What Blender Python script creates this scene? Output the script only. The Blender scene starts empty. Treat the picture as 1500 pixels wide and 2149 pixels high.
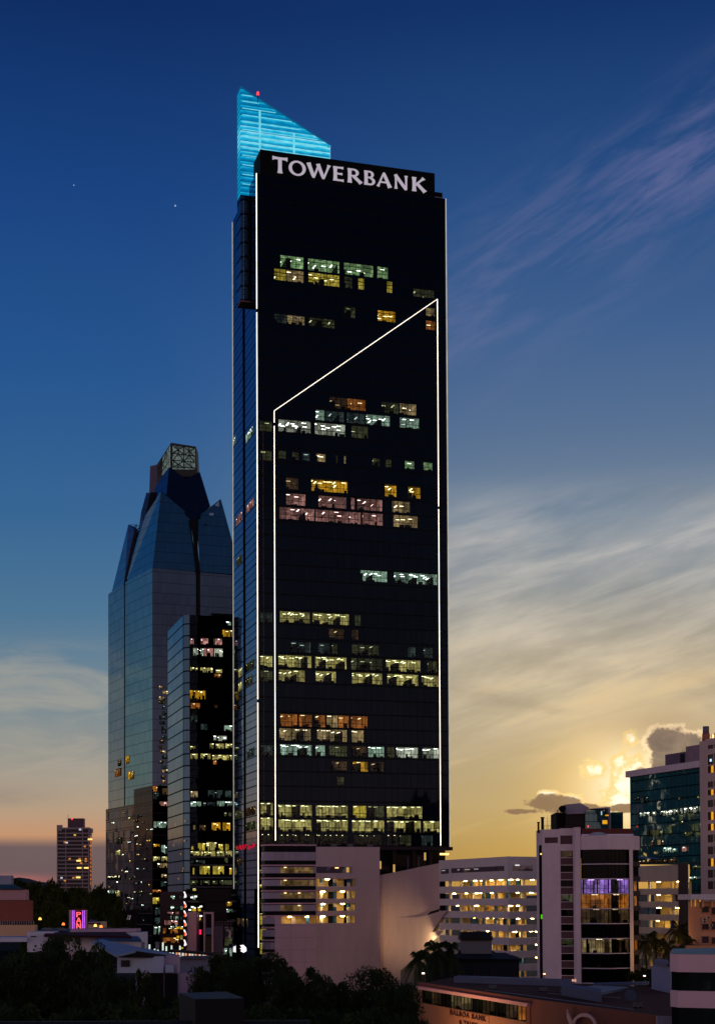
import bpy, math, random
from mathutils import Vector, Matrix
sc = bpy.context.scene
col = sc.collection
R = math.radians
# ------------------------------------------------------------------ camera
F_PX = 3208.0; HOR = 1890.0; PITCH = R(1.7); ROLL = R(-0.26); EYE = 26.0
CY = HOR - F_PX * math.tan(PITCH)            # row of the optical axis (photo pixels, 1500 wide)
cam_d = bpy.data.cameras.new('camera'); cam = bpy.data.objects.new('camera', cam_d); col.objects.link(cam)
cam_d.sensor_fit = 'HORIZONTAL'; cam_d.sensor_width = 36.0; cam_d.lens = 36.0 * F_PX / 1500.0
cam_d.shift_x = 0.0; cam_d.shift_y = (CY - 2149 / 2) / 1500.0
cam_d.clip_start = 0.5; cam_d.clip_end = 30000
MROT = (Matrix.Rotation(R(90) + PITCH, 3, 'X') @ Matrix.Rotation(ROLL, 3, 'Z'))
cam.matrix_world = Matrix.Translation((0, 0, EYE)) @ MROT.to_4x4()
sc.camera = cam
def ray(px, py):
    return (MROT @ Vector(((px - 750) / F_PX, (CY - py) / F_PX, -1.0)))
def W(px, py, Y):                              # world point seen at a photo pixel, Y metres away
    d = ray(px, py); t = Y / d.y
    return Vector((d.x * t, Y, EYE + d.z * t))
def G(px, Y, py=HOR):                          # plan position
    p = W(px, py, Y); return Vector((p.x, p.y, 0))
def Zat(px, py, Y): return W(px, py, Y).z
# ------------------------------------------------------------------ render settings
sc.view_settings.view_transform = 'Standard'; sc.view_settings.look = 'None'
sc.view_settings.exposure = 0.0; sc.view_settings.gamma = 1.0
sc.cycles.use_denoising = True
sc.cycles.max_bounces = 7; sc.cycles.diffuse_bounces = 3; sc.cycles.glossy_bounces = 3
sc.cycles.transparent_max_bounces = 10; sc.cycles.transmission_bounces = 2
sc.cycles.sample_clamp_indirect = 4.0; sc.cycles.caustics_reflective = False; sc.cycles.caustics_refractive = False
# ------------------------------------------------------------------ node helpers
def lin(c):
    return tuple(((x / 255 / 12.92) if x / 255 <= 0.04045 else ((x / 255 + 0.055) / 1.055) ** 2.4) for x in c)
class NT:
    def __init__(s, tree): s.t = tree; s.n = tree.nodes; s.l = tree.links
    def new(s, kind, **kw):
        n = s.n.new(kind)
        for k, v in kw.items(): setattr(n, k, v)
        return n
    def put(s, sock, v):
        if isinstance(v, bpy.types.NodeSocket): s.l.new(v, sock)
        elif v is not None:
            if isinstance(v, (tuple, list)) and len(v) == 3 and sock.type == 'RGBA': v = (*v, 1)
            sock.default_value = v
    def m(s, op, a, b=None, c=None, clamp=False):
        n = s.new('ShaderNodeMath', operation=op, use_clamp=clamp)
        s.put(n.inputs[0], a)
        if b is not None: s.put(n.inputs[1], b)
        if c is not None: s.put(n.inputs[2], c)
        return n.outputs[0]
    def v(s, op, a, b=None, scale=None):
        n = s.new('ShaderNodeVectorMath', operation=op)
        s.put(n.inputs[0], a)
        if b is not None: s.put(n.inputs[1], b)
        if scale is not None: s.put(n.inputs['Scale'], scale)
        return n.outputs['Value'] if op in ('DOT_PRODUCT', 'LENGTH') else n.outputs[0]
    def xyz(s, x, y, z):
        n = s.new('ShaderNodeCombineXYZ'); s.put(n.inputs[0], x); s.put(n.inputs[1], y); s.put(n.inputs[2], z); return n.outputs[0]
    def sep(s, a):
        n = s.new('ShaderNodeSeparateXYZ'); s.put(n.inputs[0], a); return n.outputs
    def ramp(s, f, stops, interp='LINEAR'):
        n = s.new('ShaderNodeValToRGB'); cr = n.color_ramp; cr.interpolation = interp
        while len(cr.elements) < len(stops): cr.elements.new(0.5)
        for e, (p, c) in zip(cr.elements, stops):
            e.position = p; e.color = (*c, 1) if len(c) == 3 else c
        s.put(n.inputs[0], f); return n.outputs[0]
    def mix(s, f, a, b, blend='MIX'):
        n = s.new('ShaderNodeMix', data_type='RGBA', blend_type=blend)
        s.put(n.inputs[0], f); s.put(n.inputs[6], a); s.put(n.inputs[7], b); return n.outputs[2]
    def step(s, x, a, b):                        # smoothstep
        n = s.new('ShaderNodeMapRange', interpolation_type='SMOOTHSTEP')
        s.put(n.inputs[0], x); n.inputs[1].default_value = a; n.inputs[2].default_value = b
        return n.outputs[0]
    def noise(s, vec, scale, detail=4, rough=0.5, dist=0.0):
        n = s.new('ShaderNodeTexNoise'); s.put(n.inputs['Vector'], vec)
        n.inputs['Scale'].default_value = scale; n.inputs['Detail'].default_value = detail
        n.inputs['Roughness'].default_value = rough; n.inputs['Distortion'].default_value = dist
        return n.outputs['Fac']
    def gauss(s, X, E, x0, e0, sx, se):          # soft round mask
        a = s.m('POWER', s.m('ABSOLUTE', s.m('DIVIDE', s.m('SUBTRACT', X, x0), sx)), 2.0)
        b = s.m('POWER', s.m('ABSOLUTE', s.m('DIVIDE', s.m('SUBTRACT', E, e0), se)), 2.0)
        return s.m('EXPONENT', s.m('MULTIPLY', s.m('ADD', a, b), -1.0))
# ------------------------------------------------------------------ world: dusk sky by direction
SUN_AZ = R(10.0); SUN_EL = R(4.2)
world = bpy.data.worlds.new('World'); sc.world = world; world.use_nodes = True
w = NT(world.node_tree); w.n.clear()
tc = w.new('ShaderNodeTexCoord'); x, y, z = w.sep(tc.outputs['Generated'])
hl = w.m('SQRT', w.m('ADD', w.m('MULTIPLY', x, x), w.m('MULTIPLY', y, y)))
E = w.m('MULTIPLY', w.m('DIVIDE', z, w.m('MAXIMUM', hl, 0.02)), 3.208)       # height above the horizon
A = w.m('ARCTAN2', x, y)                                                     # azimuth, 0 straight ahead
S = w.m('MULTIPLY', A, 3.208)
t = w.m('DIVIDE', E, 2.2, clamp=True)
def st(e, c, k=1.0): return (e / 2.2, tuple(v * k for v in lin(c)))
left = w.ramp(t, [st(0, (96, 82, 90)), st(.115, (104, 88, 94)), st(.135, (196, 146, 112)), st(.2, (180, 158, 134)), st(.3, (150, 149, 143)),
                  st(.42, (114, 136, 148)), st(.6, (72, 116, 150)), st(.8, (50, 101, 149)), st(1.1, (32, 84, 144)), st(1.5, (18, 65, 128)), st(1.89, (6, 43, 100)), st(2.2, (5, 34, 84))])
right = w.ramp(t, [st(0, (170, 132, 62)), st(.1, (176, 146, 80)), st(.2, (180, 159, 112)), st(.35, (172, 158, 130)), st(.5, (166, 156, 136)),
                   st(.65, (136, 144, 148)), st(.8, (108, 130, 152)), st(1.0, (80, 110, 148)), st(1.2, (58, 95, 144)), st(1.5, (32, 76, 132)), st(1.89, (8, 49, 106)), st(2.2, (6, 40, 90))])
back = w.ramp(t, [st(0, (210, 168, 160), 1.6), st(.2, (222, 178, 174), 1.8), st(.5, (188, 160, 170), 1.6), st(.9, (126, 124, 152), 1.2), st(1.4, (66, 80, 122), 1.0), st(2.2, (34, 54, 98), .9)])
sky = w.mix(w.step(S, -.50, .35), left, right)
absA = w.m('ABSOLUTE', A)
sky = w.mix(w.step(absA, 0.75, 1.5), sky, back)
P = w.xyz(S, E, 0.0)
# wide soft warmth round the sun
gl = w.gauss(S, E, .62, .24, .22, .16)
sky = w.mix(w.m('MULTIPLY', gl, .45), sky, lin((255, 208, 120)))
# high streaks rising to the right
def rot(vec, ang, sx, sy):
    ca, sa = math.cos(ang), math.sin(ang); a, b, _ = w.sep(vec)
    u = w.m('ADD', w.m('MULTIPLY', a, ca), w.m('MULTIPLY', b, sa)); v = w.m('SUBTRACT', w.m('MULTIPLY', b, ca), w.m('MULTIPLY', a, sa))
    return w.xyz(w.m('MULTIPLY', u, sx), w.m('MULTIPLY', v, sy), 0.0), v
pr, vv = rot(P, R(29), 1.3, 6.0)
n1 = w.noise(pr, 2.6, 9, .62, .35)
# line through (945,650) and (1500,330)
d1 = w.m('SUBTRACT', vv, math.cos(R(29)) * 1.24 - math.sin(R(29)) * .195)
b1 = w.m('EXPONENT', w.m('MULTIPLY', w.m('POWER', w.m('ABSOLUTE', w.m('DIVIDE', d1, .14)), 2.0), -1.0))
m1 = w.m('MULTIPLY', w.m('MULTIPLY', w.step(n1, .38, .70), b1), w.step(S, .02, .30))
sky = w.mix(w.m('MULTIPLY', m1, .36), sky, lin((124, 126, 166)))
d2 = w.m('SUBTRACT', vv, math.cos(R(29)) * 1.46 - math.sin(R(29)) * .55)
b2 = w.m('EXPONENT', w.m('MULTIPLY', w.m('POWER', w.m('ABSOLUTE', w.m('DIVIDE', d2, .07)), 2.0), -1.0))
sky = w.mix(w.m('MULTIPLY', w.m('MULTIPLY', w.m('MULTIPLY', w.step(n1, .40, .70), b2), w.step(S, .2, .6)), .45), sky, lin((98, 104, 156)))
# pale fibrous sheets lower on the right
pr2, _ = rot(P, R(16), .9, 5.2)
n2 = w.noise(pr2, 2.4, 9, .58, .35)
pr3, _ = rot(P, R(-8), 1.0, 3.6); n3 = w.noise(pr3, 1.7, 6, .55, .3)
band = w.m('MULTIPLY', w.step(E, .22, .42), w.m('SUBTRACT', 1.0, w.step(E, .70, .92)))
mR = w.m('MULTIPLY', band, w.step(S, -.10, .30))
n5 = w.noise(rot(P, R(12), .8, 2.2)[0], 1.6, 6, .6, .5)
veil = w.m('ADD', w.m('MULTIPLY', w.step(n2, .36, .64), .58), w.m('MULTIPLY', w.step(n5, .34, .62), .45))
sky = w.mix(w.m('MULTIPLY', w.m('MULTIPLY', mR, veil), .80), sky, w.mix(w.step(E, .3, .75), lin((222, 204, 168)), lin((210, 204, 196))))
sky = w.mix(w.m('MULTIPLY', w.m('MULTIPLY', mR, w.step(n3, .50, .68)), .32), sky, lin((140, 134, 130)))
low = w.m('MULTIPLY', w.m('MULTIPLY', w.step(E, .05, .2), w.m('SUBTRACT', 1.0, w.step(E, .42, .6))), w.step(S, -.10, .25))
sky = w.mix(w.m('MULTIPLY', w.m('MULTIPLY', low, w.step(n2, .48, .70)), .38), sky, lin((236, 200, 140)))
sky = w.mix(w.m('MULTIPLY', w.m('MULTIPLY', low, w.step(n3, .50, .72)), .35), sky, lin((150, 128, 92)))
# soft banks on the left
pl, _ = rot(P, R(4), 1.4, 5.5); n4 = w.noise(pl, 2.4, 6, .55, .6)
bl = w.m('MULTIPLY', w.m('MULTIPLY', w.step(E, .20, .30), w.m('SUBTRACT', 1.0, w.step(E, .46, .56))), w.m('SUBTRACT', 1.0, w.step(S, -.6, -.3)))
sky = w.mix(w.m('MULTIPLY', w.m('MULTIPLY', bl, w.step(n4, .40, .62)), .55), sky, lin((176, 168, 152)))
dk = w.gauss(S, E, -.74, .215, .10, .022)
sky = w.mix(w.m('MULTIPLY', w.m('MULTIPLY', dk, w.step(n4, .3, .6)), .6), sky, lin((132, 122, 120)))
pk = w.gauss(S, E, -.72, .045, .09, .010)
sky = w.mix(w.m('MULTIPLY', pk, .65), sky, lin((190, 106, 104)))
# cumulus by the sun
nc = w.noise(P, 15.0, 9, .66, .25); nc2 = w.noise(P, 46.0, 6, .6, .4)
ncs = w.m('ADD', w.m('MULTIPLY', w.m('SUBTRACT', nc, .5), 2.6), w.m('MULTIPLY', w.m('SUBTRACT', nc2, .5), .7))
def cloud(blobs, amp=1.0):
    d = None
    for b in blobs:
        g = w.gauss(S, E, *b)
        d = g if d is None else w.m('MAXIMUM', d, g)
    return w.m('ADD', d, w.m('MULTIPLY', w.m('MULTIPLY', ncs, amp), w.m('MULTIPLY', d, 2.2, clamp=True)))
halo = w.gauss(S, E, .555, .235, .13, .10)
sky = w.mix(w.m('MULTIPLY', halo, .85), sky, lin((255, 216, 140)))
halo2 = w.gauss(S, E, .565, .235, .075, .075)
sky = w.mix(w.m('MULTIPLY', halo2, .9), sky, (1.1, 1.0, .70))
glow = cloud([(.45, .212, .045, .022), (.53, .20, .05, .045), (.495, .268, .038, .026), (.56, .25, .04, .06), (.40, .222, .035, .010), (.57, .33, .022, .022), (.545, .285, .03, .02), (.585, .27, .03, .05)], 1.15)
sky = w.mix(w.step(glow, .40, .66), sky, lin((255, 220, 146)))
sky = w.mix(w.step(glow, .70, 1.2), sky, (1.25, 1.15, .86))
core = cloud([(.635, .322, .045, .034), (.675, .315, .05, .040), (.70, .285, .07, .05), (.64, .285, .045, .045), (.605, .255, .03, .022), (.75, .25, .09, .05)], .60)
sky = w.mix(w.step(core, .26, .40), sky, (1.15, .86, .50))
sky = w.mix(w.step(core, .40, .66), sky, w.mix(w.step(nc, .4, .6), lin((138, 122, 108)), lin((104, 94, 90))))
flat = cloud([(.405, .200, .07, .021), (.355, .184, .04, .007), (.45, .188, .07, .013), (.55, .186, .07, .010)], .95)
sky = w.mix(w.m('MULTIPLY', w.step(flat, .30, .62), .95), sky, lin((124, 102, 84)))
hz = w.gauss(S, E, .66, .36, .14, .04)
sky = w.mix(w.m('MULTIPLY', w.m('MULTIPLY', hz, w.step(n2, .35, .6)), .5), sky, lin((150, 128, 108)))
# two evening stars
for (px_, py_, k) in ((155, 388, .7), (368, 431, 1.0)):
    d = ray(px_, py_).normalized()
    dp = w.v('DOT_PRODUCT', tc.outputs['Generated'], tuple(d))
    sky = w.mix(w.m('MULTIPLY', w.step(dp, math.cos(.00045), math.cos(.00012)), k * .7), sky, (.55, .7, 1.0))
sky = w.mix(w.step(E, -.06, .0), lin((52, 46, 50)), sky)
nish = w.new('ShaderNodeTexSky', sky_type='NISHITA', sun_disc=False, sun_elevation=SUN_EL, sun_rotation=SUN_AZ)
bg = w.new('ShaderNodeBackground'); w.put(bg.inputs[0], sky); bg.inputs[1].default_value = 1.0
bg2 = w.new('ShaderNodeBackground'); w.put(bg2.inputs[0], nish.outputs[0]); bg2.inputs[1].default_value = 0.05
mx = w.new('ShaderNodeMixShader'); mx.inputs[0].default_value = 0.04
w.l.new(bg.outputs[0], mx.inputs[1]); w.l.new(bg2.outputs[0], mx.inputs[2])
wo = w.new('ShaderNodeOutputWorld'); w.l.new(mx.outputs[0], wo.inputs[0])
world.cycles.sampling_method = 'MANUAL'; world.cycles.sample_map_resolution = 512
# the sun, low behind the clouds on the right
sd = bpy.data.lights.new('sun', 'SUN'); sd.energy = 0.12; sd.angle = R(4.0); sd.color = (1.0, .72, .42)
so = bpy.data.objects.new('sun', sd); col.objects.link(so)
sv = Vector((math.sin(SUN_AZ) * math.cos(SUN_EL), math.cos(SUN_AZ) * math.cos(SUN_EL), math.sin(SUN_EL)))
so.rotation_euler = sv.to_track_quat('Z', 'Y').to_euler(); so.location = (60, 300, 300)
# ------------------------------------------------------------------ materials
MATS = {}
def mat_new(name):
    m = bpy.data.materials.new(name); m.use_nodes = True; n = NT(m.node_tree); n.n.clear()
    out = n.new('ShaderNodeOutputMaterial'); return m, n, out
def plain(name, rgb, rough=.7, var=.18, scale=.6, metal=0.0, spec=.22, bump=0.0, streak=False):
    """painted or mineral surface with procedural mottling"""
    if name in MATS: return MATS[name]
    m, n, out = mat_new(name); c = lin(rgb)
    tcn = n.new('ShaderNodeTexCoord').outputs['Object']
    vec = tcn
    if streak:
        mp = n.new('ShaderNodeMapping'); mp.inputs['Scale'].default_value = (1, 1, .12); n.l.new(tcn, mp.inputs[0]); vec = mp.outputs[0]
    f = n.noise(vec, scale, 6, .6)
    f2 = n.noise(tcn, scale * 9, 3, .6)
    ff = n.m('ADD', n.m('MULTIPLY', f, .75), n.m('MULTIPLY', f2, .25))
    cc = n.ramp(ff, [(.25, tuple(v * (1 - var) for v in c)), (.75, tuple(min(1, v * (1 + var * .7)) for v in c))])
    b = n.new('ShaderNodeBsdfPrincipled'); n.put(b.inputs['Base Color'], cc)
    b.inputs['Roughness'].default_value = rough; b.inputs['Metallic'].default_value = metal
    b.inputs['Specular IOR Level'].default_value = spec
    if bump:
        bn = n.new('ShaderNodeBump'); bn.inputs['Strength'].default_value = bump; bn.inputs['Distance'].default_value = .05
        n.l.new(f2, bn.inputs['Height']); n.l.new(bn.outputs[0], b.inputs['Normal'])
    n.l.new(b.outputs[0], out.inputs[0]); MATS[name] = m; return m
def glow_mat(name, rgb, k, var=0.0, scale=1.0):
    if name in MATS: return MATS[name]
    m, n, out = mat_new(name); e = n.new('ShaderNodeEmission'); c = lin(rgb)
    if var:
        tcn = n.new('ShaderNodeTexCoord').outputs['Object']
        f = n.noise(tcn, scale, 3, .6)
        n.put(e.inputs[0], n.ramp(f, [(.3, tuple(v * (1 - var) for v in c)), (.7, c)]))
    else: e.inputs[0].default_value = (*c, 1)
    e.inputs[1].default_value = k; n.l.new(e.outputs[0], out.inputs[0]); MATS[name] = m; return m
def facade_glass(name, rgb, U, floor_h, bay, refl=.5, rough=.04, wob=.06, line=.5, tint=(1, 1, 1), z0=0.0, lw=.055, bw=.04, split=0, refl_blot=0.0, wobs=.35):
    """coated curtain-wall glass: floor joints by height, bay joints along U, slightly uneven panes"""
    if name in MATS: return MATS[name]
    m, n, out = mat_new(name); c = lin(rgb)
    g = n.new('ShaderNodeNewGeometry').outputs['Position']
    px, py, pz = n.sep(g)
    u = n.m('ADD', n.m('MULTIPLY', px, U[0]), n.m('MULTIPLY', py, U[1]))
    fz = n.m('FRACT', n.m('DIVIDE', n.m('SUBTRACT', pz, z0), floor_h)); fu = n.m('FRACT', n.m('DIVIDE', u, bay))
    lz = n.m('LESS_THAN', fz, lw); lu = n.m('LESS_THAN', fu, bw)
    ln = n.m('MAXIMUM', lz, n.m('MULTIPLY', lu, .7))
    if split:
        fz2 = n.m('FRACT', n.m('DIVIDE', n.m('SUBTRACT', pz, z0), floor_h / split)); ln = n.m('MAXIMUM', ln, n.m('MULTIPLY', n.m('LESS_THAN', fz2, lw * split * .7), .7))
    cell = n.xyz(n.m('FLOOR', n.m('DIVIDE', u, bay)), n.m('FLOOR', n.m('DIVIDE', n.m('SUBTRACT', pz, z0), floor_h)), 0.0)
    wn = n.new('ShaderNodeTexWhiteNoise', noise_dimensions='3D'); n.l.new(cell, wn.inputs['Vector'])
    tilt = n.v('SCALE', n.v('SUBTRACT', wn.outputs['Color'], (.5, .5, .5)), scale=wob * .35)
    nz = n.new('ShaderNodeTexNoise'); n.put(nz.inputs['Vector'], g); nz.inputs['Scale'].default_value = wobs; nz.inputs['Detail'].default_value = 2
    wv = n.v('SCALE', n.v('SUBTRACT', nz.outputs['Color'], (.5, .5, .5)), scale=wob)
    nrm = n.v('NORMALIZE', n.v('ADD', n.v('ADD', n.new('ShaderNodeNewGeometry').outputs['Normal'], tilt), wv))
    gl = n.new('ShaderNodeBsdfGlossy'); gl.inputs['Roughness'].default_value = rough; n.l.new(nrm, gl.inputs['Normal'])
    pv = n.m('ADD', .86, n.m('MULTIPLY', wn.outputs['Value'], .14))
    n.put(gl.inputs['Color'], n.v('SCALE', tint, scale=pv))
    df = n.new('ShaderNodeBsdfDiffuse'); n.put(df.inputs['Color'], n.mix(n.m('MULTIPLY', ln, min(1, line * 1.1)), c, tuple(q * .12 for q in c)))
    fr = n.new('ShaderNodeFresnel'); fr.inputs['IOR'].default_value = 1.5
    k = n.m('ADD', refl, n.m('MULTIPLY', fr.outputs[0], 1 - refl), clamp=True)
    k = n.m('MULTIPLY', k, n.m('SUBTRACT', 1.0, n.m('MULTIPLY', ln, line)))
    if refl_blot:
        bn_ = n.noise(n.v('MULTIPLY', g, (1, 1, .45)), .06, 5, .65); k = n.m('MULTIPLY', k, n.m('SUBTRACT', 1.0, n.m('MULTIPLY', n.step(bn_, .52, .56), refl_blot)))  # painted reflections: noise patches dull the gloss like mirrored dark buildings
    ms = n.new('ShaderNodeMixShader'); n.put(ms.inputs[0], k); n.l.new(df.outputs[0], ms.inputs[1]); n.l.new(gl.outputs[0], ms.inputs[2])
    n.l.new(ms.outputs[0], out.inputs[0]); MATS[name] = m; return m
def pane_mat():
    if 'window_pane' in MATS: return MATS['window_pane']
    m, n, out = mat_new('window_pane'); fr = n.new('ShaderNodeFresnel'); fr.inputs['IOR'].default_value = 1.45
    tr = n.new('ShaderNodeBsdfTransparent'); tr.inputs['Color'].default_value = (.9, .93, .92, 1)
    gl = n.new('ShaderNodeBsdfGlossy'); gl.inputs['Roughness'].default_value = .03; gl.inputs['Color'].default_value = (.25, .28, .32, 1)
    ms = n.new('ShaderNodeMixShader'); n.l.new(fr.outputs[0], ms.inputs[0]); n.l.new(tr.outputs[0], ms.inputs[1]); n.l.new(gl.outputs[0], ms.inputs[2])
    n.l.new(ms.outputs[0], out.inputs[0]); MATS['window_pane'] = m; return m
def room_mat(name, rgb, k):
    """lit interior: partitions, blinds and furniture break the light up in blocks"""
    if name in MATS: return MATS[name]
    m, n, out = mat_new(name); c = lin(rgb)
    g = n.new('ShaderNodeNewGeometry').outputs['Position']; px, py, pz = n.sep(g)
    cell = n.xyz(n.m('FLOOR', n.m('DIVIDE', px, 2.3)), n.m('FLOOR', n.m('DIVIDE', pz, 4.3)), 0.0)
    wn = n.new('ShaderNodeTexWhiteNoise', noise_dimensions='3D'); n.l.new(cell, wn.inputs['Vector'])
    f = n.noise(g, .9, 3, .65)
    f2 = n.noise(n.v('MULTIPLY', g, (1, 1, .35)), 2.2, 3, .7)
    c2 = n.xyz(n.m('FLOOR', n.m('DIVIDE', px, .85)), n.m('FLOOR', n.m('DIVIDE', py, 1.1)), n.m('FLOOR', n.m('DIVIDE', pz, 1.45)))
    w2 = n.new('ShaderNodeTexWhiteNoise', noise_dimensions='3D'); n.l.new(c2, w2.inputs['Vector'])
    val = n.m('MULTIPLY', n.m('MULTIPLY', n.m('ADD', .35, n.m('MULTIPLY', wn.outputs['Value'], .85)), n.m('ADD', .55, n.m('MULTIPLY', n.step(f, .38, .60), .5))), n.m('ADD', .45, n.m('MULTIPLY', w2.outputs['Value'], .8)))
    e = n.new('ShaderNodeEmission'); e.inputs[0].default_value = (*c, 1); n.put(e.inputs[1], n.m('MULTIPLY', val, k * 1.25))
    n.l.new(e.outputs[0], out.inputs[0]); MATS[name] = m; return m
# ------------------------------------------------------------------ objects
def tag(o, label=None, cat=None, group=None, kind=None):
    if label: o['label'] = label
    if cat: o['category'] = cat
    if group: o['group'] = group
    if kind: o['kind'] = kind
    return o
def thing(name, label, cat, loc=(0, 0, 0), group=None):
    o = bpy.data.objects.new(name, None); col.objects.link(o); o.location = loc; o.empty_display_size = 1
    return tag(o, label, cat, group)
def base_of(o):
    v = Vector((0, 0, 0))
    while o is not None: v += o.location; o = o.parent
    return v
class MB:
    """collects faces, then links them as ONE mesh object"""
    def __init__(s): s.v = []; s.f = []; s.mi = []; s.mats = []; s.sm = []
    def mat(s, m):
        if m not in s.mats: s.mats.append(m)
        return s.mats.index(m)
    def face(s, pts, m, smooth=False):
        i = len(s.v); s.v += [Vector(p) for p in pts]; s.f.append(tuple(range(i, i + len(pts)))); s.mi.append(s.mat(m)); s.sm.append(smooth)
    def hexa(s, a, m):                          # a: 4 bottom + 4 top points
        i = len(s.v); s.v += [Vector(p) for p in a]; k = s.mat(m)
        for q in ((3, 2, 1, 0), (4, 5, 6, 7), (0, 1, 5, 4), (1, 2, 6, 5), (2, 3, 7, 6), (3, 0, 4, 7)):
            s.f.append(tuple(i + j for j in q)); s.mi.append(k); s.sm.append(False)
    def fbox(s, F, u0, u1, d0, d1, z0, z1, m):
        s.hexa([F.P(u0, d0, z0), F.P(u1, d0, z0), F.P(u1, d1, z0), F.P(u0, d1, z0), F.P(u0, d0, z1), F.P(u1, d0, z1), F.P(u1, d1, z1), F.P(u0, d1, z1)], m)
    def box(s, x0, x1, y0, y1, z0, z1, m):
        s.hexa([(x0, y0, z0), (x1, y0, z0), (x1, y1, z0), (x0, y1, z0), (x0, y0, z1), (x1, y0, z1), (x1, y1, z1), (x0, y1, z1)], m)
    def prism(s, plan, z0, z1, m, top=None, sides=None):   # plan: xy points; z1 may be a list
        n = len(plan); za = z0 if isinstance(z0, (list, tuple)) else [z0] * n; zb = z1 if isinstance(z1, (list, tuple)) else [z1] * n
        i = len(s.v); s.v += [Vector((p[0], p[1], z)) for p, z in zip(plan, za)] + [Vector((p[0], p[1], z)) for p, z in zip(plan, zb)]
        for k in range(n):
            j = (k + 1) % n; mm = sides[k] if sides else m
            s.f.append((i + k, i + j, i + n + j, i + n + k)); s.mi.append(s.mat(mm)); s.sm.append(False)
        s.f.append(tuple(i + n + k for k in range(n))); s.mi.append(s.mat(top or m)); s.sm.append(False)
        s.f.append(tuple(i + k for k in reversed(range(n)))); s.mi.append(s.mat(m)); s.sm.append(False)
    def slab(s, pts, off, m):                   # polygon pushed along off
        n = len(pts); i = len(s.v); off = Vector(off); s.v += [Vector(p) for p in pts] + [Vector(p) + off for p in pts]; k = s.mat(m)
        s.f.append(tuple(range(i, i + n))); s.f.append(tuple(i + n + q for q in reversed(range(n))))
        for q in range(n):
            j = (q + 1) % n; s.f.append((i + q, i + n + q, i + n + j, i + j))
        s.mi += [k] * (n + 2); s.sm += [False] * (n + 2)
    def tube(s, p, q, r0, r1, m, seg=8, caps=True):
        p, q = Vector(p), Vector(q); d = (q - p).normalized(); a = d.orthogonal().normalized(); b = d.cross(a)
        i = len(s.v); k = s.mat(m)
        for c, r in ((p, r0), (q, r1)):
            for j in range(seg):
                t = 2 * math.pi * j / seg; s.v.append(c + a * (r * math.cos(t)) + b * (r * math.sin(t)))
        for j in range(seg):
            h = (j + 1) % seg; s.f.append((i + j, i + h, i + seg + h, i + seg + j)); s.mi.append(k); s.sm.append(True)
        if caps:
            s.f.append(tuple(i + j for j in reversed(range(seg)))); s.f.append(tuple(i + seg + j for j in range(seg))); s.mi += [k, k]; s.sm += [False, False]
    def build(s, name, parent=None, label=None, loc=None, recalc=True):
        off = base_of(parent) if parent else (Vector(loc) if loc is not None else Vector((0, 0, 0)))
        me = bpy.data.meshes.new(name); me.from_pydata([tuple(v - off) for v in s.v], [], s.f)
        for m in s.mats: me.materials.append(m)
        me.polygons.foreach_set('material_index', s.mi); me.polygons.foreach_set('use_smooth', s.sm); me.update()
        if recalc:
            import bmesh
            bm = bmesh.new(); bm.from_mesh(me); bmesh.ops.recalc_face_normals(bm, faces=bm.faces); bm.to_mesh(me); bm.free()
        o = bpy.data.objects.new(name, me); col.objects.link(o)
        if parent: o.parent = parent
        elif loc is not None: o.location = loc
        if label: o['label'] = label
        return o
def copy_tree(o, parent=None):
    kids = list(o.children); c = o.copy(); col.objects.link(c); c.parent = parent
    for k in kids: copy_tree(k, c)
    return c
class Face:
    """a vertical wall plane: u runs along it, d goes into the building, z up"""
    def __init__(s, O, U, N): s.O = Vector((O[0], O[1], 0)); s.U = Vector((U[0], U[1], 0)).normalized(); s.N = Vector((N[0], N[1], 0)).normalized()
    def P(s, u, d, z): return s.O + s.U * u + s.N * d + Vector((0, 0, z))
    def uz(s, px, py, d=0.0):
        r = ray(px, py); o = s.O + s.N * d
        t = (o - Vector((0, 0, 0))).dot(s.N) / r.dot(s.N); p = r * t
        return (p - s.O).dot(s.U), p.z + EYE
def dir_vp(vx):                                 # horizontal direction whose vanishing point is at photo column vx
    r = ray(vx, HOR); return Vector((r.x, r.y, 0)).normalized()
def vdir(a, b): return (b - a).normalized()
def face_px(pa, Ya, pb, Yb, inward=None):       # wall between two photo columns
    a, b = G(pa, Ya), G(pb, Yb); U = (b - a).normalized(); N = Vector((-U.y, U.x, 0))
    if N.y < 0: N = -N
    F = Face(a, U, N); F.w = (b - a).length; return F
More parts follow.
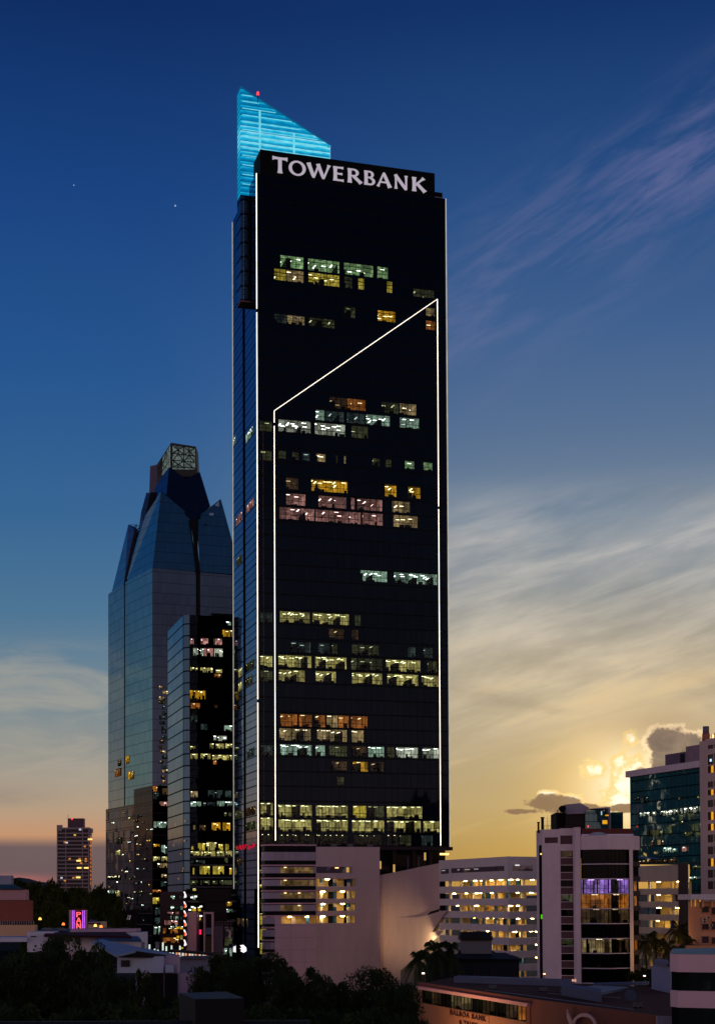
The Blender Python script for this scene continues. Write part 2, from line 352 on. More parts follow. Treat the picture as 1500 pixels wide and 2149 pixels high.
# ------------------------------------------------------------------ common materials
M_MULL = plain('mullion_metal', (7, 8, 10), .7, .1, spec=.2)
M_DARK = plain('dark_furniture', (9, 9, 10), .9, .1, spec=.15)
M_BLACK = plain('black_panel', (6, 6, 8), .7, .1, spec=.2)
M_ROOFD = plain('dark_roofing', (30, 31, 36), .8, .2, 1.5)
STY = {  # wall colour, wall k, ceiling k, lamp colour, lamp k, lamps per 4 m, furniture
 'green': ((150, 190, 130), .70, .55, (235, 255, 225), 3.2, .9, .35), 'yellow': ((214, 190, 70), .62, .50, (255, 245, 180), 2.2, .8, .4),
 'yg': ((214, 200, 116), .54, .42, (250, 252, 190), 2.0, 1.5, .9), 'gold': ((232, 170, 36), .70, .62, (255, 236, 170), 2.4, 1.4, .5),
 'pink': ((214, 150, 140), .48, .30, (255, 214, 205), 2.6, .7, .5), 'cool': ((170, 205, 180), .55, .42, (236, 255, 244), 3.0, 1.5, .8),
 'white': ((205, 214, 190), .62, .5, (248, 255, 240), 4.0, 1.8, .7), 'orange': ((205, 122, 50), .52, .42, (255, 226, 170), 1.6, .7, .5),
 'warm': ((205, 175, 120), .45, .34, (255, 240, 200), 2.2, .9, .7), 'dim': ((120, 124, 84), .22, .16, (220, 225, 170), .8, .6, .8),
 'dimcool': ((90, 112, 108), .22, .14, (200, 225, 215), .7, .5, .8), 'dimwarm': ((120, 92, 62), .26, .2, (240, 210, 150), .8, .6, .8),
 'dots': ((60, 60, 36), .16, .10, (250, 240, 190), 3.0, 2.6, .9), 'purple': ((150, 110, 200), .8, .7, (230, 190, 255), 2.0, .5, .3),
}
def room(mb, F, u0, u1, z0, z1, sty, rng, depth=4.5, inset=.12):
    wc, wk, ck, lc, lk, ln, fur = STY[sty]
    mw = room_mat('room_wall_' + sty, wc, wk); mc = room_mat('room_ceiling_' + sty, wc, ck); ml = glow_mat('ceiling_lamp_' + sty, lc, lk * 1.5)
    d0, d1 = inset, depth
    P = F.P
    mb.face([P(u0, d1, z0), P(u1, d1, z0), P(u1, d1, z1), P(u0, d1, z1)], mw)
    mb.face([P(u0, d0, z0), P(u1, d0, z0), P(u1, d1, z0), P(u0, d1, z0)], M_DARK)
    mb.face([P(u0, d0, z1), P(u1, d0, z1), P(u1, d1, z1), P(u0, d1, z1)], mc)
    mb.face([P(u0, d0, z0), P(u0, d1, z0), P(u0, d1, z1), P(u0, d0, z1)], mw)
    mb.face([P(u1, d0, z0), P(u1, d1, z0), P(u1, d1, z1), P(u1, d0, z1)], mw)
    wd = u1 - u0
    n = int(wd / 3.2 * ln * (1.6 if depth > 6 else 1) + rng.random())
    if sty == 'dots': n = int(wd / 1.5)
    for i in range(n):                           # ceiling lamps
        c = u0 + wd * (i + .3 + .4 * rng.random()) / max(n, 1); dd = d0 + .15 * (d1 - d0) + (d1 - d0) * .6 * rng.random()
        if sty == 'dots': mb.fbox(F, c - .11, c + .11, dd, dd + .25, z1 - .12, z1 - .03, ml)
        elif depth < 3 or rng.random() < .6: mb.fbox(F, c - .6, c + .6, dd, dd + .3, z1 - .13, z1 - .03, ml)
        else: mb.fbox(F, c - .2, c + .2, dd, dd + 2.2, z1 - .13, z1 - .03, ml)
    k = int(wd * fur * 1.1)
    for i in range(k):                           # desks, cabinets, plants, people-height clutter
        c = u0 + wd * rng.random(); h = (z1 - z0) * (.14 + .28 * rng.random() ** 2); ww = .25 + .55 * rng.random(); dd = d0 + .2 + 2.2 * rng.random()
        a, b = max(u0, c - ww), min(u1, c + ww)
        mb.fbox(F, a, b, dd, dd + .3, z0, z0 + h, M_DARK)
    for i in range(int(wd * .16 * (fur + .3) + rng.random())):   # partitions and cupboards
        c = u0 + wd * rng.random(); ww = .15 + .5 * rng.random()
        mb.fbox(F, max(u0, c - ww), min(u1, c + ww), d0 + 1.0 + 2 * rng.random(), d1 - .1, z0, z0 + (z1 - z0) * (.65 + .35 * rng.random()), M_DARK if rng.random() < .55 else mw)
def flat_room(mb, F, u0, u1, z0, z1, sty, rng):
    """shallow lit bay: glowing back, a few lamps, dark clutter"""
    wc, wk, ck, lc, lk, ln, fur = STY[sty]
    mw = room_mat('room_wall_' + sty, wc, wk); ml = glow_mat('ceiling_lamp_' + sty, lc, lk * 1.5); wd = u1 - u0; h = z1 - z0
    mb.fbox(F, u0, u1, -.05, -.005, z0, z1, mw)
    for i in range(int(wd / 2.2 * ln + rng.random())):
        c = u0 + wd * rng.random(); ww = .1 + .35 * rng.random(); zz_ = z1 - h * (.08 + .3 * rng.random() ** 2)
        mb.fbox(F, max(u0, c - ww), min(u1, c + ww), -.075, -.051, zz_ - .16, zz_, ml)
    for i in range(int(wd * (fur + .2) * 1.1)):
        c = u0 + wd * rng.random(); ww = .12 + .4 * rng.random(); mb.fbox(F, max(u0, c - ww), min(u1, c + ww), -.07, -.052, z0, z0 + h * (.12 + .35 * rng.random()), M_DARK)
    for i in range(int(wd * .3 + rng.random())):
        c = u0 + wd * rng.random(); ww = .1 + .3 * rng.random(); mb.fbox(F, max(u0, c - ww), min(u1, c + ww), -.068, -.053, z0, z1, M_DARK)
def lit_window(F, u0, u1, z0, z1, sty, parent, rng, bay=1.35, pane=True, rows=2, mull=.13, depth=4.5):
    mb = MB(); room(mb, F, u0, u1, z0, z1, sty, rng, depth); o = mb.build('window', parent)
    fm = MB(); n = max(1, round((u1 - u0) / bay))
    for i in range(n + 1):
        c = u0 + (u1 - u0) * i / n; fm.fbox(F, c - mull / 2, c + mull / 2, -.05, .06, z0, z1, M_MULL)
    zs = [z0, z1] + ([z0 + (z1 - z0) * .36] if rows > 1 else [])
    for zz in zs: fm.fbox(F, u0 - mull / 2, u1 + mull / 2, -.048, .062, zz - mull / 2, zz + mull / 2, M_MULL)
    fm.build('mullions', o)
    if pane:
        pm = MB(); pm.face([F.P(u0, .075, z0), F.P(u1, .075, z0), F.P(u1, .075, z1), F.P(u0, .075, z1)], pane_mat()); pm.build('pane', o, recalc=False)
    return o
def wall_with_holes(mb, F, u0, u1, z0, z1, holes, m, d=0.0, th=.12):
    """flat wall quads round rectangular openings, with reveals"""
    zs = sorted({z0, z1} | {h[k] for h in holes for k in (2, 3) if z0 < h[k] < z1})
    for a, b in zip(zs, zs[1:]):
        c = (a + b) / 2; cuts = sorted((h[0], h[1]) for h in holes if h[2] < c < h[3]); x = u0
        for p, q in cuts:
            p, q = max(p, u0), min(q, u1)
            if p > x + 1e-4: mb.face([F.P(x, d, a), F.P(p, d, a), F.P(p, d, b), F.P(x, d, b)], m)
            x = max(x, q)
        if x < u1 - 1e-4: mb.face([F.P(x, d, a), F.P(u1, d, a), F.P(u1, d, b), F.P(x, d, b)], m)
    for (a, b, c, e) in holes:
        for q in ([(a, c), (b, c)], [(a, e), (b, e)], [(a, c), (a, e)], [(b, c), (b, e)]):
            (p1, r1), (p2, r2) = q
            mb.face([F.P(p1, d, r1), F.P(p2, d, r2), F.P(p2, d + th, r2), F.P(p1, d + th, r1)], M_MULL)
rng = random.Random(7)
# ------------------------------------------------------------------ ground, road, hills
gm = MB(); gmat = plain('ground_soil', (58, 60, 50), .95, .3, .02)
gm.face([(-6000, -300, 0), (6000, -300, 0), (6000, 12000, 0), (-6000, 12000, 0)], gmat)
tag(gm.build('ground', recalc=False), kind='structure')
rmat = plain('asphalt', (58, 58, 60), .9, .2, .3, bump=.2); kmat = plain('kerb_concrete', (120, 116, 112), .85, .15)
rd = MB(); rd.box(-260, 260, 244, 256, .0, .02, rmat); rd.box(-260, 260, 340, 352, .0, .02, rmat); tag(rd.build('road'), kind='structure')
kb = MB()
for y in (243.6, 256.1, 339.6, 352.1): kb.box(-260, 260, y, y + .3, 0, .14, kmat)
tag(kb.build('pavement_kerb'), kind='structure')
mk = MB(); wpaint = plain('road_paint', (210, 208, 200), .7, .1)
for i in range(60): mk.box(-250 + i * 8.5, -246 + i * 8.5, 249.9, 250.1, .024, .028, wpaint)
tag(mk.build('road_marking'), kind='structure')
hm = MB(); hmat = plain('distant_hill_forest', (52, 52, 56), .95, .25, .004)
def hillstrip(pts, Y, thick):
    n = len(pts)
    for (a, b) in zip(pts, pts[1:]):
        A0 = W(a[0], a[1], Y); B0 = W(b[0], b[1], Y)
        hm.face([(A0.x, Y - thick, 0), (B0.x, Y - thick, 0), B0, A0], hmat, True); hm.face([A0, B0, (B0.x, Y + thick, 0), (A0.x, Y + thick, 0)], hmat, True)
hillstrip([(-500, 1870), (-300, 1850), (-120, 1858), (0, 1848), (40, 1842), (62, 1845), (82, 1851), (100, 1853), (118, 1858), (150, 1866), (200, 1872), (260, 1878), (500, 1880), (900, 1876), (1100, 1880), (1500, 1872), (2000, 1870)], 3600, 900)
tag(hm.build('hills'), kind='structure')
# ------------------------------------------------------------------ main tower
U = dir_vp(11606); V = Vector((-U.y, U.x, 0)); O = G(540.8, 441)
TF = Face(O, U, V); TL = Face(O, V, U)
TW, TD, ZR, ZP = 59.0, 33.3, 238.8, 41.9
tower = thing('office_tower', 'tallest black glass skyscraper outlined in white light strips, cyan lit sail on its roof', 'skyscraper', tuple(O + U * 29))
G_FRONT = facade_glass('tower_front_glass', (8, 17, 28), U, 4.315, 2.03, refl=0.0, rough=.05, wob=.02, line=.6, tint=(.12, .16, .22), lw=.06, z0=ZP % 4.315)
G_SIDE = facade_glass('tower_side_glass', (8, 12, 20), V, 4.315, 1.6, refl=.06, rough=.03, wob=.012, line=.8, tint=(.27, .33, .46), lw=.10, bw=.05, split=2, z0=ZP % 4.315)
PITCHF = 4.315
def snap(z): return ZP + .15 + round((z - ZP - 3.9) / PITCHF) * PITCHF   # floor level under a window top
WL = []   # (x0, x1, ytop, height px, style)
def row(y, h, *items):
    x0 = items[0][0]
    for it in items: WL.append((it[0], it[1], (y, x0), h, it[2] if len(it) > 2 else None))
rows = [
 (534, 587, 3.6, [(588, 637, 'green'), (646, 712, 'green'), (721, 783, 'green'), (791, 814, 'green')]),
 (562, 575, 3.5, [(575, 600, 'yellow'), (601, 637, 'warm'), (647, 712, 'yellow'), (722, 739, 'dim'), (751, 764, 'yellow'), (811, 823, 'yellow')]),
 (570, 575, 2.6, [(867, 911, 'dim')]),
 (609, 575, 2.6, [(893, 912, 'warm')]), (637, 575, 2.8, [(893, 913, 'orange')]),
 (626, 575, 3.3, [(722, 745, 'dim'), (792, 830, 'gold')]),
 (657, 575, 2.7, [(575, 601, 'dimcool'), (602, 639, 'warm'), (648, 702, 'dim')]),
 (822, 583, 3.4, [(691, 728, 'dimwarm'), (728, 767, 'orange'), (800, 836, 'dim'), (838, 873, 'warm')]),
 (852, 583, 3.2, [(662, 681, 'cool'), (683, 722, 'dimcool'), (727, 766, 'dimcool'), (768, 818, 'cool'), (838, 879, 'cool')]),
 (879, 583, 3.7, [(584, 652, 'white'), (660, 724, 'white'), (737, 772, 'dim')]),
 (945, 583, 2.4, [(584, 600, 'dim'), (613, 627, 'dim'), (634, 650, 'dimcool'), (663, 683, 'warm'), (705, 709, 'dim'), (721, 726, 'warm'), (781, 797, 'dim'), (808, 821, 'dim'), (849, 869, 'green'), (888, 907, 'green')]),
 (999, 583, 3.8, [(600, 626, 'dimwarm'), (653, 729, 'gold'), (807, 832, 'gold'), (856, 882, 'gold')]),
 (1033, 583, 3.5, [(600, 641, 'pink'), (668, 727, 'pink'), (736, 744, 'pink'), (749, 802, 'pink'), (822, 860, 'warm')]),
 (1063, 583, 3.6, [(586, 660, 'pink'), (662, 731, 'pink'), (732, 757, 'pink'), (760, 803, 'pink'), (825, 876, 'warm')]),
 (1185, 583, 3.4, [(756, 812, 'cool'), (826, 917, 'cool')]),
 (1282, 583, 3.3, [(587, 650, 'yg'), (655, 732, 'yg'), (744, 757, 'dim')]),
 (1314, 583, 3.0, [(690, 722, 'dimwarm'), (737, 752, 'dimwarm')]),
 (1345, 583, 3.2, [(610, 652, 'dimcool'), (667, 692, 'dimcool'), (696, 708, 'dim'), (738, 795, 'dim'), (854, 872, 'dimcool'), (888, 908, 'dimcool')]),
 (1374, 583, 3.6, [(584, 654, 'yg'), (661, 727, 'yg'), (736, 802, 'dim'), (809, 882, 'yg'), (896, 917, 'dim')]),
 (1405, 583, 3.4, [(585, 640, 'yg'), (662, 705, 'yg'), (738, 802, 'yg'), (812, 877, 'yg'), (884, 921, 'yg')]),
 (1498, 583, 3.8, [(588, 624, 'orange'), (627, 655, 'orange'), (661, 683, 'orange'), (685, 709, 'warm'), (710, 732, 'orange'), (736, 771, 'orange')]),
 (1528, 583, 3.7, [(586, 652, 'warm'), (665, 728, 'warm'), (737, 763, 'warm')]),
 (1562, 583, 3.2, [(588, 655, 'cool'), (662, 682, 'cool'), (690, 728, 'dim'), (738, 770, 'dimwarm'), (772, 806, 'cool'), (812, 828, 'dim'), (831, 877, 'white'), (886, 921, 'white')]),
 (1595, 583, 3.0, [(695, 728, 'dimwarm'), (740, 772, 'gold'), (776, 806, 'dimwarm')]),
 (1628, 583, 2.6, [(707, 722, 'dim')]),
 (1689, 583, 3.7, [(584, 655, 'yg'), (662, 730, 'yg'), (740, 769, 'yellow'), (772, 806, 'dim'), (811, 886, 'yg')]),
 (1720, 583, 3.6, [(584, 654, 'yg'), (664, 730, 'yg'), (738, 806, 'yg'), (812, 883, 'yg'), (888, 922, 'yg')]),
 (1751, 583, 3.2, [(584, 660, 'dots'), (664, 730, 'dots'), (742, 800, 'dots'), (812, 836, 'dots'), (838, 863, 'dim'), (884, 908, 'dimcool')]),
]
holes = []
for (yt, xr, hh, items) in rows:
    u_, z1_ = TF.uz(xr, yt); hh = min(hh, 3.65); zb = z1_ - hh
    for (a, b, sty) in items:
        ua = TF.uz(a, yt)[0]; ub = TF.uz(b, yt)[0]; holes.append((ua, ub, zb, zb + hh, sty))
for (yt, hh, sty) in ((879, 3.0, 'dim'), (945, 3.0, 'dim'), (1284, 3.0, 'dimcool'), (1374, 3.3, 'yg'), (1405, 3.3, 'dim'), (1562, 3.2, 'dimcool'), (1689, 3.7, 'yg'), (1720, 3.7, 'yg'), (1751, 3.2, 'dots')):
    zb = snap(TF.uz(583, yt)[1]); holes.append((.9, 4.6, zb, zb + hh, sty))
for z in (6.2, 10.5, 14.6, 19.0, 23.2, 27.3, 31.6):
    holes.append((.6, 2.5, z, z + 3.3, 'yellow' if z in (10.5, 14.6, 19.0, 27.3) else 'dim'))
sh = MB()
wall_with_holes(sh, TF, 0, TW, ZP, ZR, [h[:4] for h in holes if h[2] > ZP], G_FRONT)
wall_with_holes(sh, TF, 0, 2.7, 0, ZP, [h[:4] for h in holes if h[2] < ZP], G_FRONT)
g0, g1 = 15.4, 18.8                              # slot in the side wall
lh = []
for (x0, x1, y0, y1, sty) in ((516, 531, 905, 940, 'cool'), (489.5, 494, 925, 943, 'cool'), (518, 532, 1060, 1082, 'pink'), (496, 508, 1085, 1105, 'pink'), (497, 507, 1172, 1186, 'dim'), (500, 508, 1400, 1418, 'yg'), (516, 534, 1385, 1405, 'dim'), (500, 507, 1425, 1440, 'yg'), (516, 530, 1420, 1436, 'dim'), (518, 534, 1560, 1572, 'dimcool'), (493, 507, 1690, 1712, 'dim'), (516, 536, 1692, 1712, 'dimwarm'), (516, 536, 1722, 1742, 'dim'), (498, 520, 1925, 1945, 'dimwarm'), (497, 508, 1800, 1812, 'dimwarm')):
    ua, za = TL.uz(x1, (y0 + y1) / 2); ub, zb_ = TL.uz(x0, (y0 + y1) / 2); k = snap(max(za, zb_) + 1.2) if za > ZP else za - 2
    lh.append((min(ua, ub), max(ua, ub), k, k + 3.2, sty))
def side_holes(a, b): return []
wall_with_holes(sh, TL, 0, g0, 0, ZR, side_holes(0, g0), G_SIDE); wall_with_holes(sh, TL, g1, TD, 0, ZR, side_holes(g1, TD), G_SIDE)
sh.fbox(TL, g0, g1, 1.3, 1.5, 0, ZR, M_BLACK)
sh.face([TL.P(g0, 0, 0), TL.P(g0, 1.3, 0), TL.P(g0, 1.3, ZR), TL.P(g0, 0, ZR)], M_BLACK); sh.face([TL.P(g1, 0, 0), TL.P(g1, 1.3, 0), TL.P(g1, 1.3, ZR), TL.P(g1, 0, ZR)], M_BLACK)
sh.face([TF.P(TW, 0, ZP), TF.P(TW, TD, ZP), TF.P(TW, TD, ZR), TF.P(TW, 0, ZR)], G_SIDE)
sh.face([TF.P(0, TD, 0), TF.P(TW, TD, 0), TF.P(TW, TD, ZR), TF.P(0, TD, ZR)], G_SIDE)
sh.face([TF.P(0, 0, ZR), TF.P(TW, 0, ZR), TF.P(TW, TD, ZR), TF.P(0, TD, ZR)], M_ROOFD)
sh.face([TF.P(2.7, 0, ZP), TF.P(TW, 0, ZP), TF.P(TW, TD, ZP), TF.P(2.7, TD, ZP)], M_BLACK)
sh.face([TF.P(2.7, 0, 0), TF.P(2.7, 8, 0), TF.P(2.7, 8, ZP), TF.P(2.7, 0, ZP)], M_BLACK)
shell = sh.build('curtain_wall', tower, recalc=False)
ml = MB()
for i in range(30): ml.fbox(TF, i * 2.03 - .03 + .02, i * 2.03 + .05, -.045, 0, ZP, ZR, M_MULL)
for k in range(46): ml.fbox(TF, 0, TW, -.052, 0, ZP + k * PITCHF - .12, ZP + k * PITCHF + .10, M_MULL)
ml.build('mullions', shell)
for (a, b, c, e, sty) in holes: lit_window(TF, a, b, c, e, sty, tower, rng, bay=2.03, depth=8.5 if a > 3 else 4)
for (a, b, c, e, sty) in lh:
    for (p, q) in ((0, g0), (g1, TD)):
        x0, x1 = max(a, p + .1), min(b, q - .1)
        if x1 - x0 > .6: mb = MB(); flat_room(mb, TL, x0, x1, c + .4, e - .3, sty, rng); mb.build('window', tower)
NEON = glow_mat('warm_white_light_strip', (255, 238, 216), 2.7, .35, .5)
NEON2 = glow_mat('dim_white_light_strip', (225, 215, 195), .75, .3, .3)
def strip(name, pts, w, m=NEON, F=TF, gap=()):
    mb = MB(); sp_ = False
    for (a, b) in zip(pts, pts[1:]):
        A, B = Vector(a), Vector(b); L = (B - A).length; t = (B - A) / L; nn = Vector((-t.y, t.x)) * w / 2
        cuts = [0.0, L]
        if abs(t.y) > .9:
            for g in gap:
                for y_ in g:
                    s_ = (y_ - A.y) / t.y
                    if 0 < s_ < L: cuts.append(s_)
        cuts.sort(); segs = []
        for c0_, c1_ in zip(cuts, cuts[1:]):
            n_ = max(1, int((c1_ - c0_) / 6)); segs += [(c0_ + (c1_ - c0_) * i / n_, c0_ + (c1_ - c0_) * (i + 1) / n_) for i in range(n_)]
        for s0_, s1_ in segs:
            p = A + t * (s0_ + .02); q = A + t * (s1_ - .02)
            if any(g[0] < (p.y + q.y) / 2 < g[1] for g in gap):
                if mb.f: mb.build(name, tower); mb = MB()
                continue
            mb.slab([F.P(c.x, -.35 if F is TF else -.14, c.y) for c in (p - nn, q - nn, q + nn, p + nn)], F.N * (.3 if F is TF else .12), m)
    return mb.build(name, tower)
z_of = lambda x, y: TF.uz(x, y)[1]
strip('light_strip', [(.12, z_of(541, 1990)), (.12, ZR)], .2, gap=((z_of(540, 656), z_of(540, 648)), (z_of(540, 1475), z_of(540, 1468))))
strip('light_strip', [(TW - .15, ZP), (TW - .15, ZR)], .22, NEON2)
strip('light_strip', [(TD - .1, z_of(541, 1995)), (TD - .1, ZR)], .26, NEON2, TL)
ul = TF.uz(575, 862)[0]; ur = TF.uz(917, 628)[0]
strip('light_strip', [(ul, z_of(577, 1765)), (ul, 169.1)], .16, gap=((z_of(575, 894), z_of(575, 887)),))
strip('light_strip', [(ul, 169.1), (ur, 207.6)], .15)
strip('light_strip', [(ur, ZP + .3), (ur, 207.6)], .15, gap=((z_of(920, 1069), z_of(920, 1063)),))
th = MB(); th.fbox(TF, 1.9, 2.0, -.06, 0, 8, z_of(551, 890), plain('bronze_trim', (120, 86, 48), .5, .3)); th.build('trim', tower)
# roof sign box with the name
SB = MB(); sbm = plain('sign_box_black', (7, 7, 9), .8, .15, .3, spec=.15); SB.fbox(TF, 1.33, 55.4, .02, 11, ZR, 246.2, sbm)
for i in range(9): SB.fbox(TF, 4 + i * 6, 5.2 + i * 6, 1, 2, 246.2, 246.5, sbm)
signbox = SB.build('sign_box', tower)
pb = MB(); pb.fbox(TF, 55.41, 58.2, 1, 9, ZR, 241.0, sbm); pb.fbox(TF, 55.41, 57.4, 3, 6, 241.0, 242.0, sbm); pb.fbox(TF, 55.41, 57.9, .3, .4, 239.0, 239.2, plain('light_metal', (140, 135, 150))); pb.build('plant_room', tower)
LET = glow_mat('sign_letter_face', (200, 188, 204), .80, .08, .5)
def ring(cx, cy, rx, ry, tx, ty, a0=0, a1=360, n=28, rot=0):
    out = []
    for i in range(n + 1):
        a = R(a0 + (a1 - a0) * i / n); out.append(((cx + rx * math.cos(a), cy + ry * math.sin(a)), (cx + (rx - tx) * math.cos(a), cy + (ry - ty) * math.sin(a))))
    return [[o1[0], o2[0], o2[1], o1[1]] for o1, o2 in zip(out, out[1:])]
def stem(p, q, w0, wm, w1):
    p, q = Vector(p), Vector(q); t = (q - p).normalized(); nn = Vector((-t.y, t.x)); L = (q - p).length
    l = [(0, w0), (.13, (w0 + wm * 2) / 3), (.35, wm), (.65, wm), (.87, (w1 + wm * 2) / 3), (1, w1)]
    A = [p + t * (L * s) + nn * (ww / 2) for s, ww in l]; B = [p + t * (L * s) - nn * (ww / 2) for s, ww in l]
    return [[tuple(A[i]), tuple(A[i + 1]), tuple(B[i + 1]), tuple(B[i])] for i in range(5)]
S_ = .19
GLY = {
 'T': (.80, [stem((.40, 0), (.40, .92), .27, .19, .2), stem((0, .93), (.80, .93), .20, .12, .20), [[(0, .80), (.05, .80), (.05, 1.03), (0, 1.03)]], [[(.75, .80), (.80, .80), (.80, 1.03), (.75, 1.03)]]]),
 'O': (1.04, [ring(.52, .5, .52, .52, .19, .10)]),
 'W': (1.42, [stem((.12, 1), (.42, 0), .24, .19, .12), stem((.42, 0), (.70, .92), .10, .11, .14), stem((.66, 1), (.98, 0), .22, .18, .12), stem((.98, 0), (1.30, 1), .10, .11, .20)]),
 'E': (.62, [stem((.13, 0), (.13, 1), .26, S_, .26), stem((.13, .95), (.60, .95), .11, .10, .17), stem((.13, .51), (.54, .51), .10, .09, .15), stem((.13, .05), (.62, .05), .11, .10, .18)]),
 'R': (.86, [stem((.13, 0), (.13, 1), .26, S_, .24), ring(.36, .73, .30, .27, .16, .09, -90, 90, 14), stem((.13, .955), (.38, .955), .09, .09, .09), stem((.13, .50), (.38, .50), .09, .08, .09), stem((.36, .48), (.80, .02), .18, .18, .24)]),
 'B': (.70, [stem((.13, 0), (.13, 1), .26, S_, .24), ring(.36, .755, .25, .245, .15, .09, -90, 90, 14), ring(.38, .27, .31, .27, .17, .09, -90, 90, 14), stem((.13, .955), (.37, .955), .09, .09, .09), stem((.13, .53), (.40, .53), .08, .08, .08), stem((.13, .045), (.40, .045), .09, .09, .09)]),
 'A': (.98, [stem((.10, 0), (.47, .98), .20, .11, .10), stem((.88, 0), (.47, 1.02), .26, .19, .12), stem((.22, .33), (.76, .33), .09, .08, .09)]),
 'N': (.90, [stem((.12, 0), (.12, 1), .20, .11, .20), stem((.08, 1.0), (.80, 0), .20, .19, .14), stem((.80, 0), (.80, 1), .12, .11, .20)]),
 'K': (.84, [stem((.13, 0), (.13, 1), .26, S_, .26), stem((.18, .42), (.70, 1.0), .13, .12, .24), stem((.30, .56), (.78, .01), .16, .18, .26)]),
}
def write_glyph(ch, F, u0, z0, wid, hei, parent, m, d0=-.02, th_=.3, name='sign_letter'):
    w_, parts = GLY[ch]; mb = MB(); kk = 0
    for part in parts:
        kk += 1
        for q in part:
            mb.slab([F.P(u0 + a / w_ * wid, d0 - kk * .006, z0 + b * hei) for a, b in q], F.N * (-th_), m)
    return mb.build(name, parent)
SF = TF
for ch, x0, x1, ytop, ybot in (('T', 322, 412, 487, 580), ('O', 420, 523, 505, 597), ('W', 527, 677, 519, 612), ('E', 688, 752, 546, 632), ('R', 775, 864, 555, 642), ('B', 875, 943, 567, 657), ('A', 950, 1041, 580, 668), ('N', 1057, 1139, 599, 690), ('K', 1165, 1250, 612, 700)):
    a = 460 + x0 / 2.885; b = 460 + x1 / 2.885; ua = SF.uz(a, 370)[0]; ub = SF.uz(b, 370)[0]
    ub = SF.uz(b, 390)[0]
    z0 = 239.85; hh = 4.65 if ch == 'T' else 4.2
    write_glyph(ch, SF, ua, z0, ub - ua, hh, signbox, LET)
# roof sail lit cyan
def sail_mat():
    m, n, out = mat_new('cyan_lit_glass'); g = n.new('ShaderNodeNewGeometry').outputs['Position']; px, py, pz = n.sep(g)
    nz = n.noise(n.v('MULTIPLY', g, (.35, .35, .8)), 1.0, 4, .6, .4)
    fz = n.m('FRACT', n.m('DIVIDE', pz, 1.55)); ln = n.m('LESS_THAN', fz, .14)
    hot = n.m('EXPONENT', n.m('MULTIPLY', n.m('POWER', n.m('ABSOLUTE', n.m('DIVIDE', n.m('SUBTRACT', pz, 254.0), 5.0)), 2.0), -1.0))
    val = n.m('ADD', n.m('ADD', n.m('MULTIPLY', nz, .38), n.m('MULTIPLY', n.m('POWER', fz, 2.0), .30)), n.m('ADD', .12, n.m('MULTIPLY', hot, .26)))
    c = n.ramp(val, [(.22, lin((0, 74, 128))), (.48, lin((6, 140, 192))), (.66, lin((36, 190, 230))), (.88, lin((170, 240, 252)))])
    c = n.mix(n.m('MULTIPLY', ln, .5), c, lin((6, 100, 140)))
    e = n.new('ShaderNodeEmission'); n.put(e.inputs[0], c); e.inputs[1].default_value = .95; n.l.new(e.outputs[0], out.inputs[0]); return m
SM = sail_mat(); BEAM = glow_mat('cyan_lit_beam', (120, 232, 250), 1.0, .35, .5); EDGE = glow_mat('sail_edge_frame', (18, 96, 138), .8)
v0, v1 = 9.0, 13.6; ua, ub = -2.6, 25.0; zb = 236.0; zl, zr = 268.6, 254.9
sm = MB()
sm.slab([TF.P(ua, v0, zb), TF.P(ub, v0, zb), TF.P(ub, v0, zr), TF.P(ua, v0, zl)], TF.N * (v1 - v0), SM)
sail = sm.build('roof_sail', tower)
def ztop(u): return zl + (zr - zl) * (u - ua) / (ub - ua)
for i, z in enumerate([239.5, 242.4, 245.3, 248.2, 250.4, 252.0, 254.0, 256.0, 258.3, 260.4, 262.4, 264.5, 266.4]):
    ue = ub if z < zr else ua + (ub - ua) * (zl - z) / (zl - zr); b = MB(); hh = .42 if z in (252.0, 254.0) else .22
    u_s = ua + .5; b.fbox(TF, u_s, max(u_s + .3, ue - .8 - (i % 3) * .9), v0 - .12, v0, z, z + hh, BEAM)
    b.build('sail_beam', sail)
for u in (3.0, 13.5): b = MB(); b.fbox(TF, u, u + .55, v0 - .16, v0 - .01, 240, ztop(u) - 3.4, BEAM); b.build('sail_column', sail)
ef = MB(); ef.slab([TF.P(ua - .05, v0 - .2, zl), TF.P(ub + .1, v0 - .2, zr), TF.P(ub + .1, v0 - .2, zr + .35), TF.P(ua - .05, v0 - .2, zl + .45)], TF.N * 5, EDGE)
ef.fbox(TF, ub, ub + .12, v0 - .15, v1, zb, zr, BEAM); ef.fbox(TF, ua - .15, ua - .01, v1 - .3, v1 + .3, zb, zl, EDGE); ef.build('sail_frame', sail)
rl = MB(); p = W(541, 195, 450); rl.tube(p - Vector((0, 0, 3)), p - Vector((0, 0, .45)), .1, .1, M_MULL); tower_l = rl.build('beacon_mast', tower)
rb = MB(); rb.tube(p - Vector((0, 0, .4)), p + Vector((0, 0, .4)), .42, .3, glow_mat('red_beacon', (255, 60, 60), 2.5)); rb.build('beacon', tower_l)
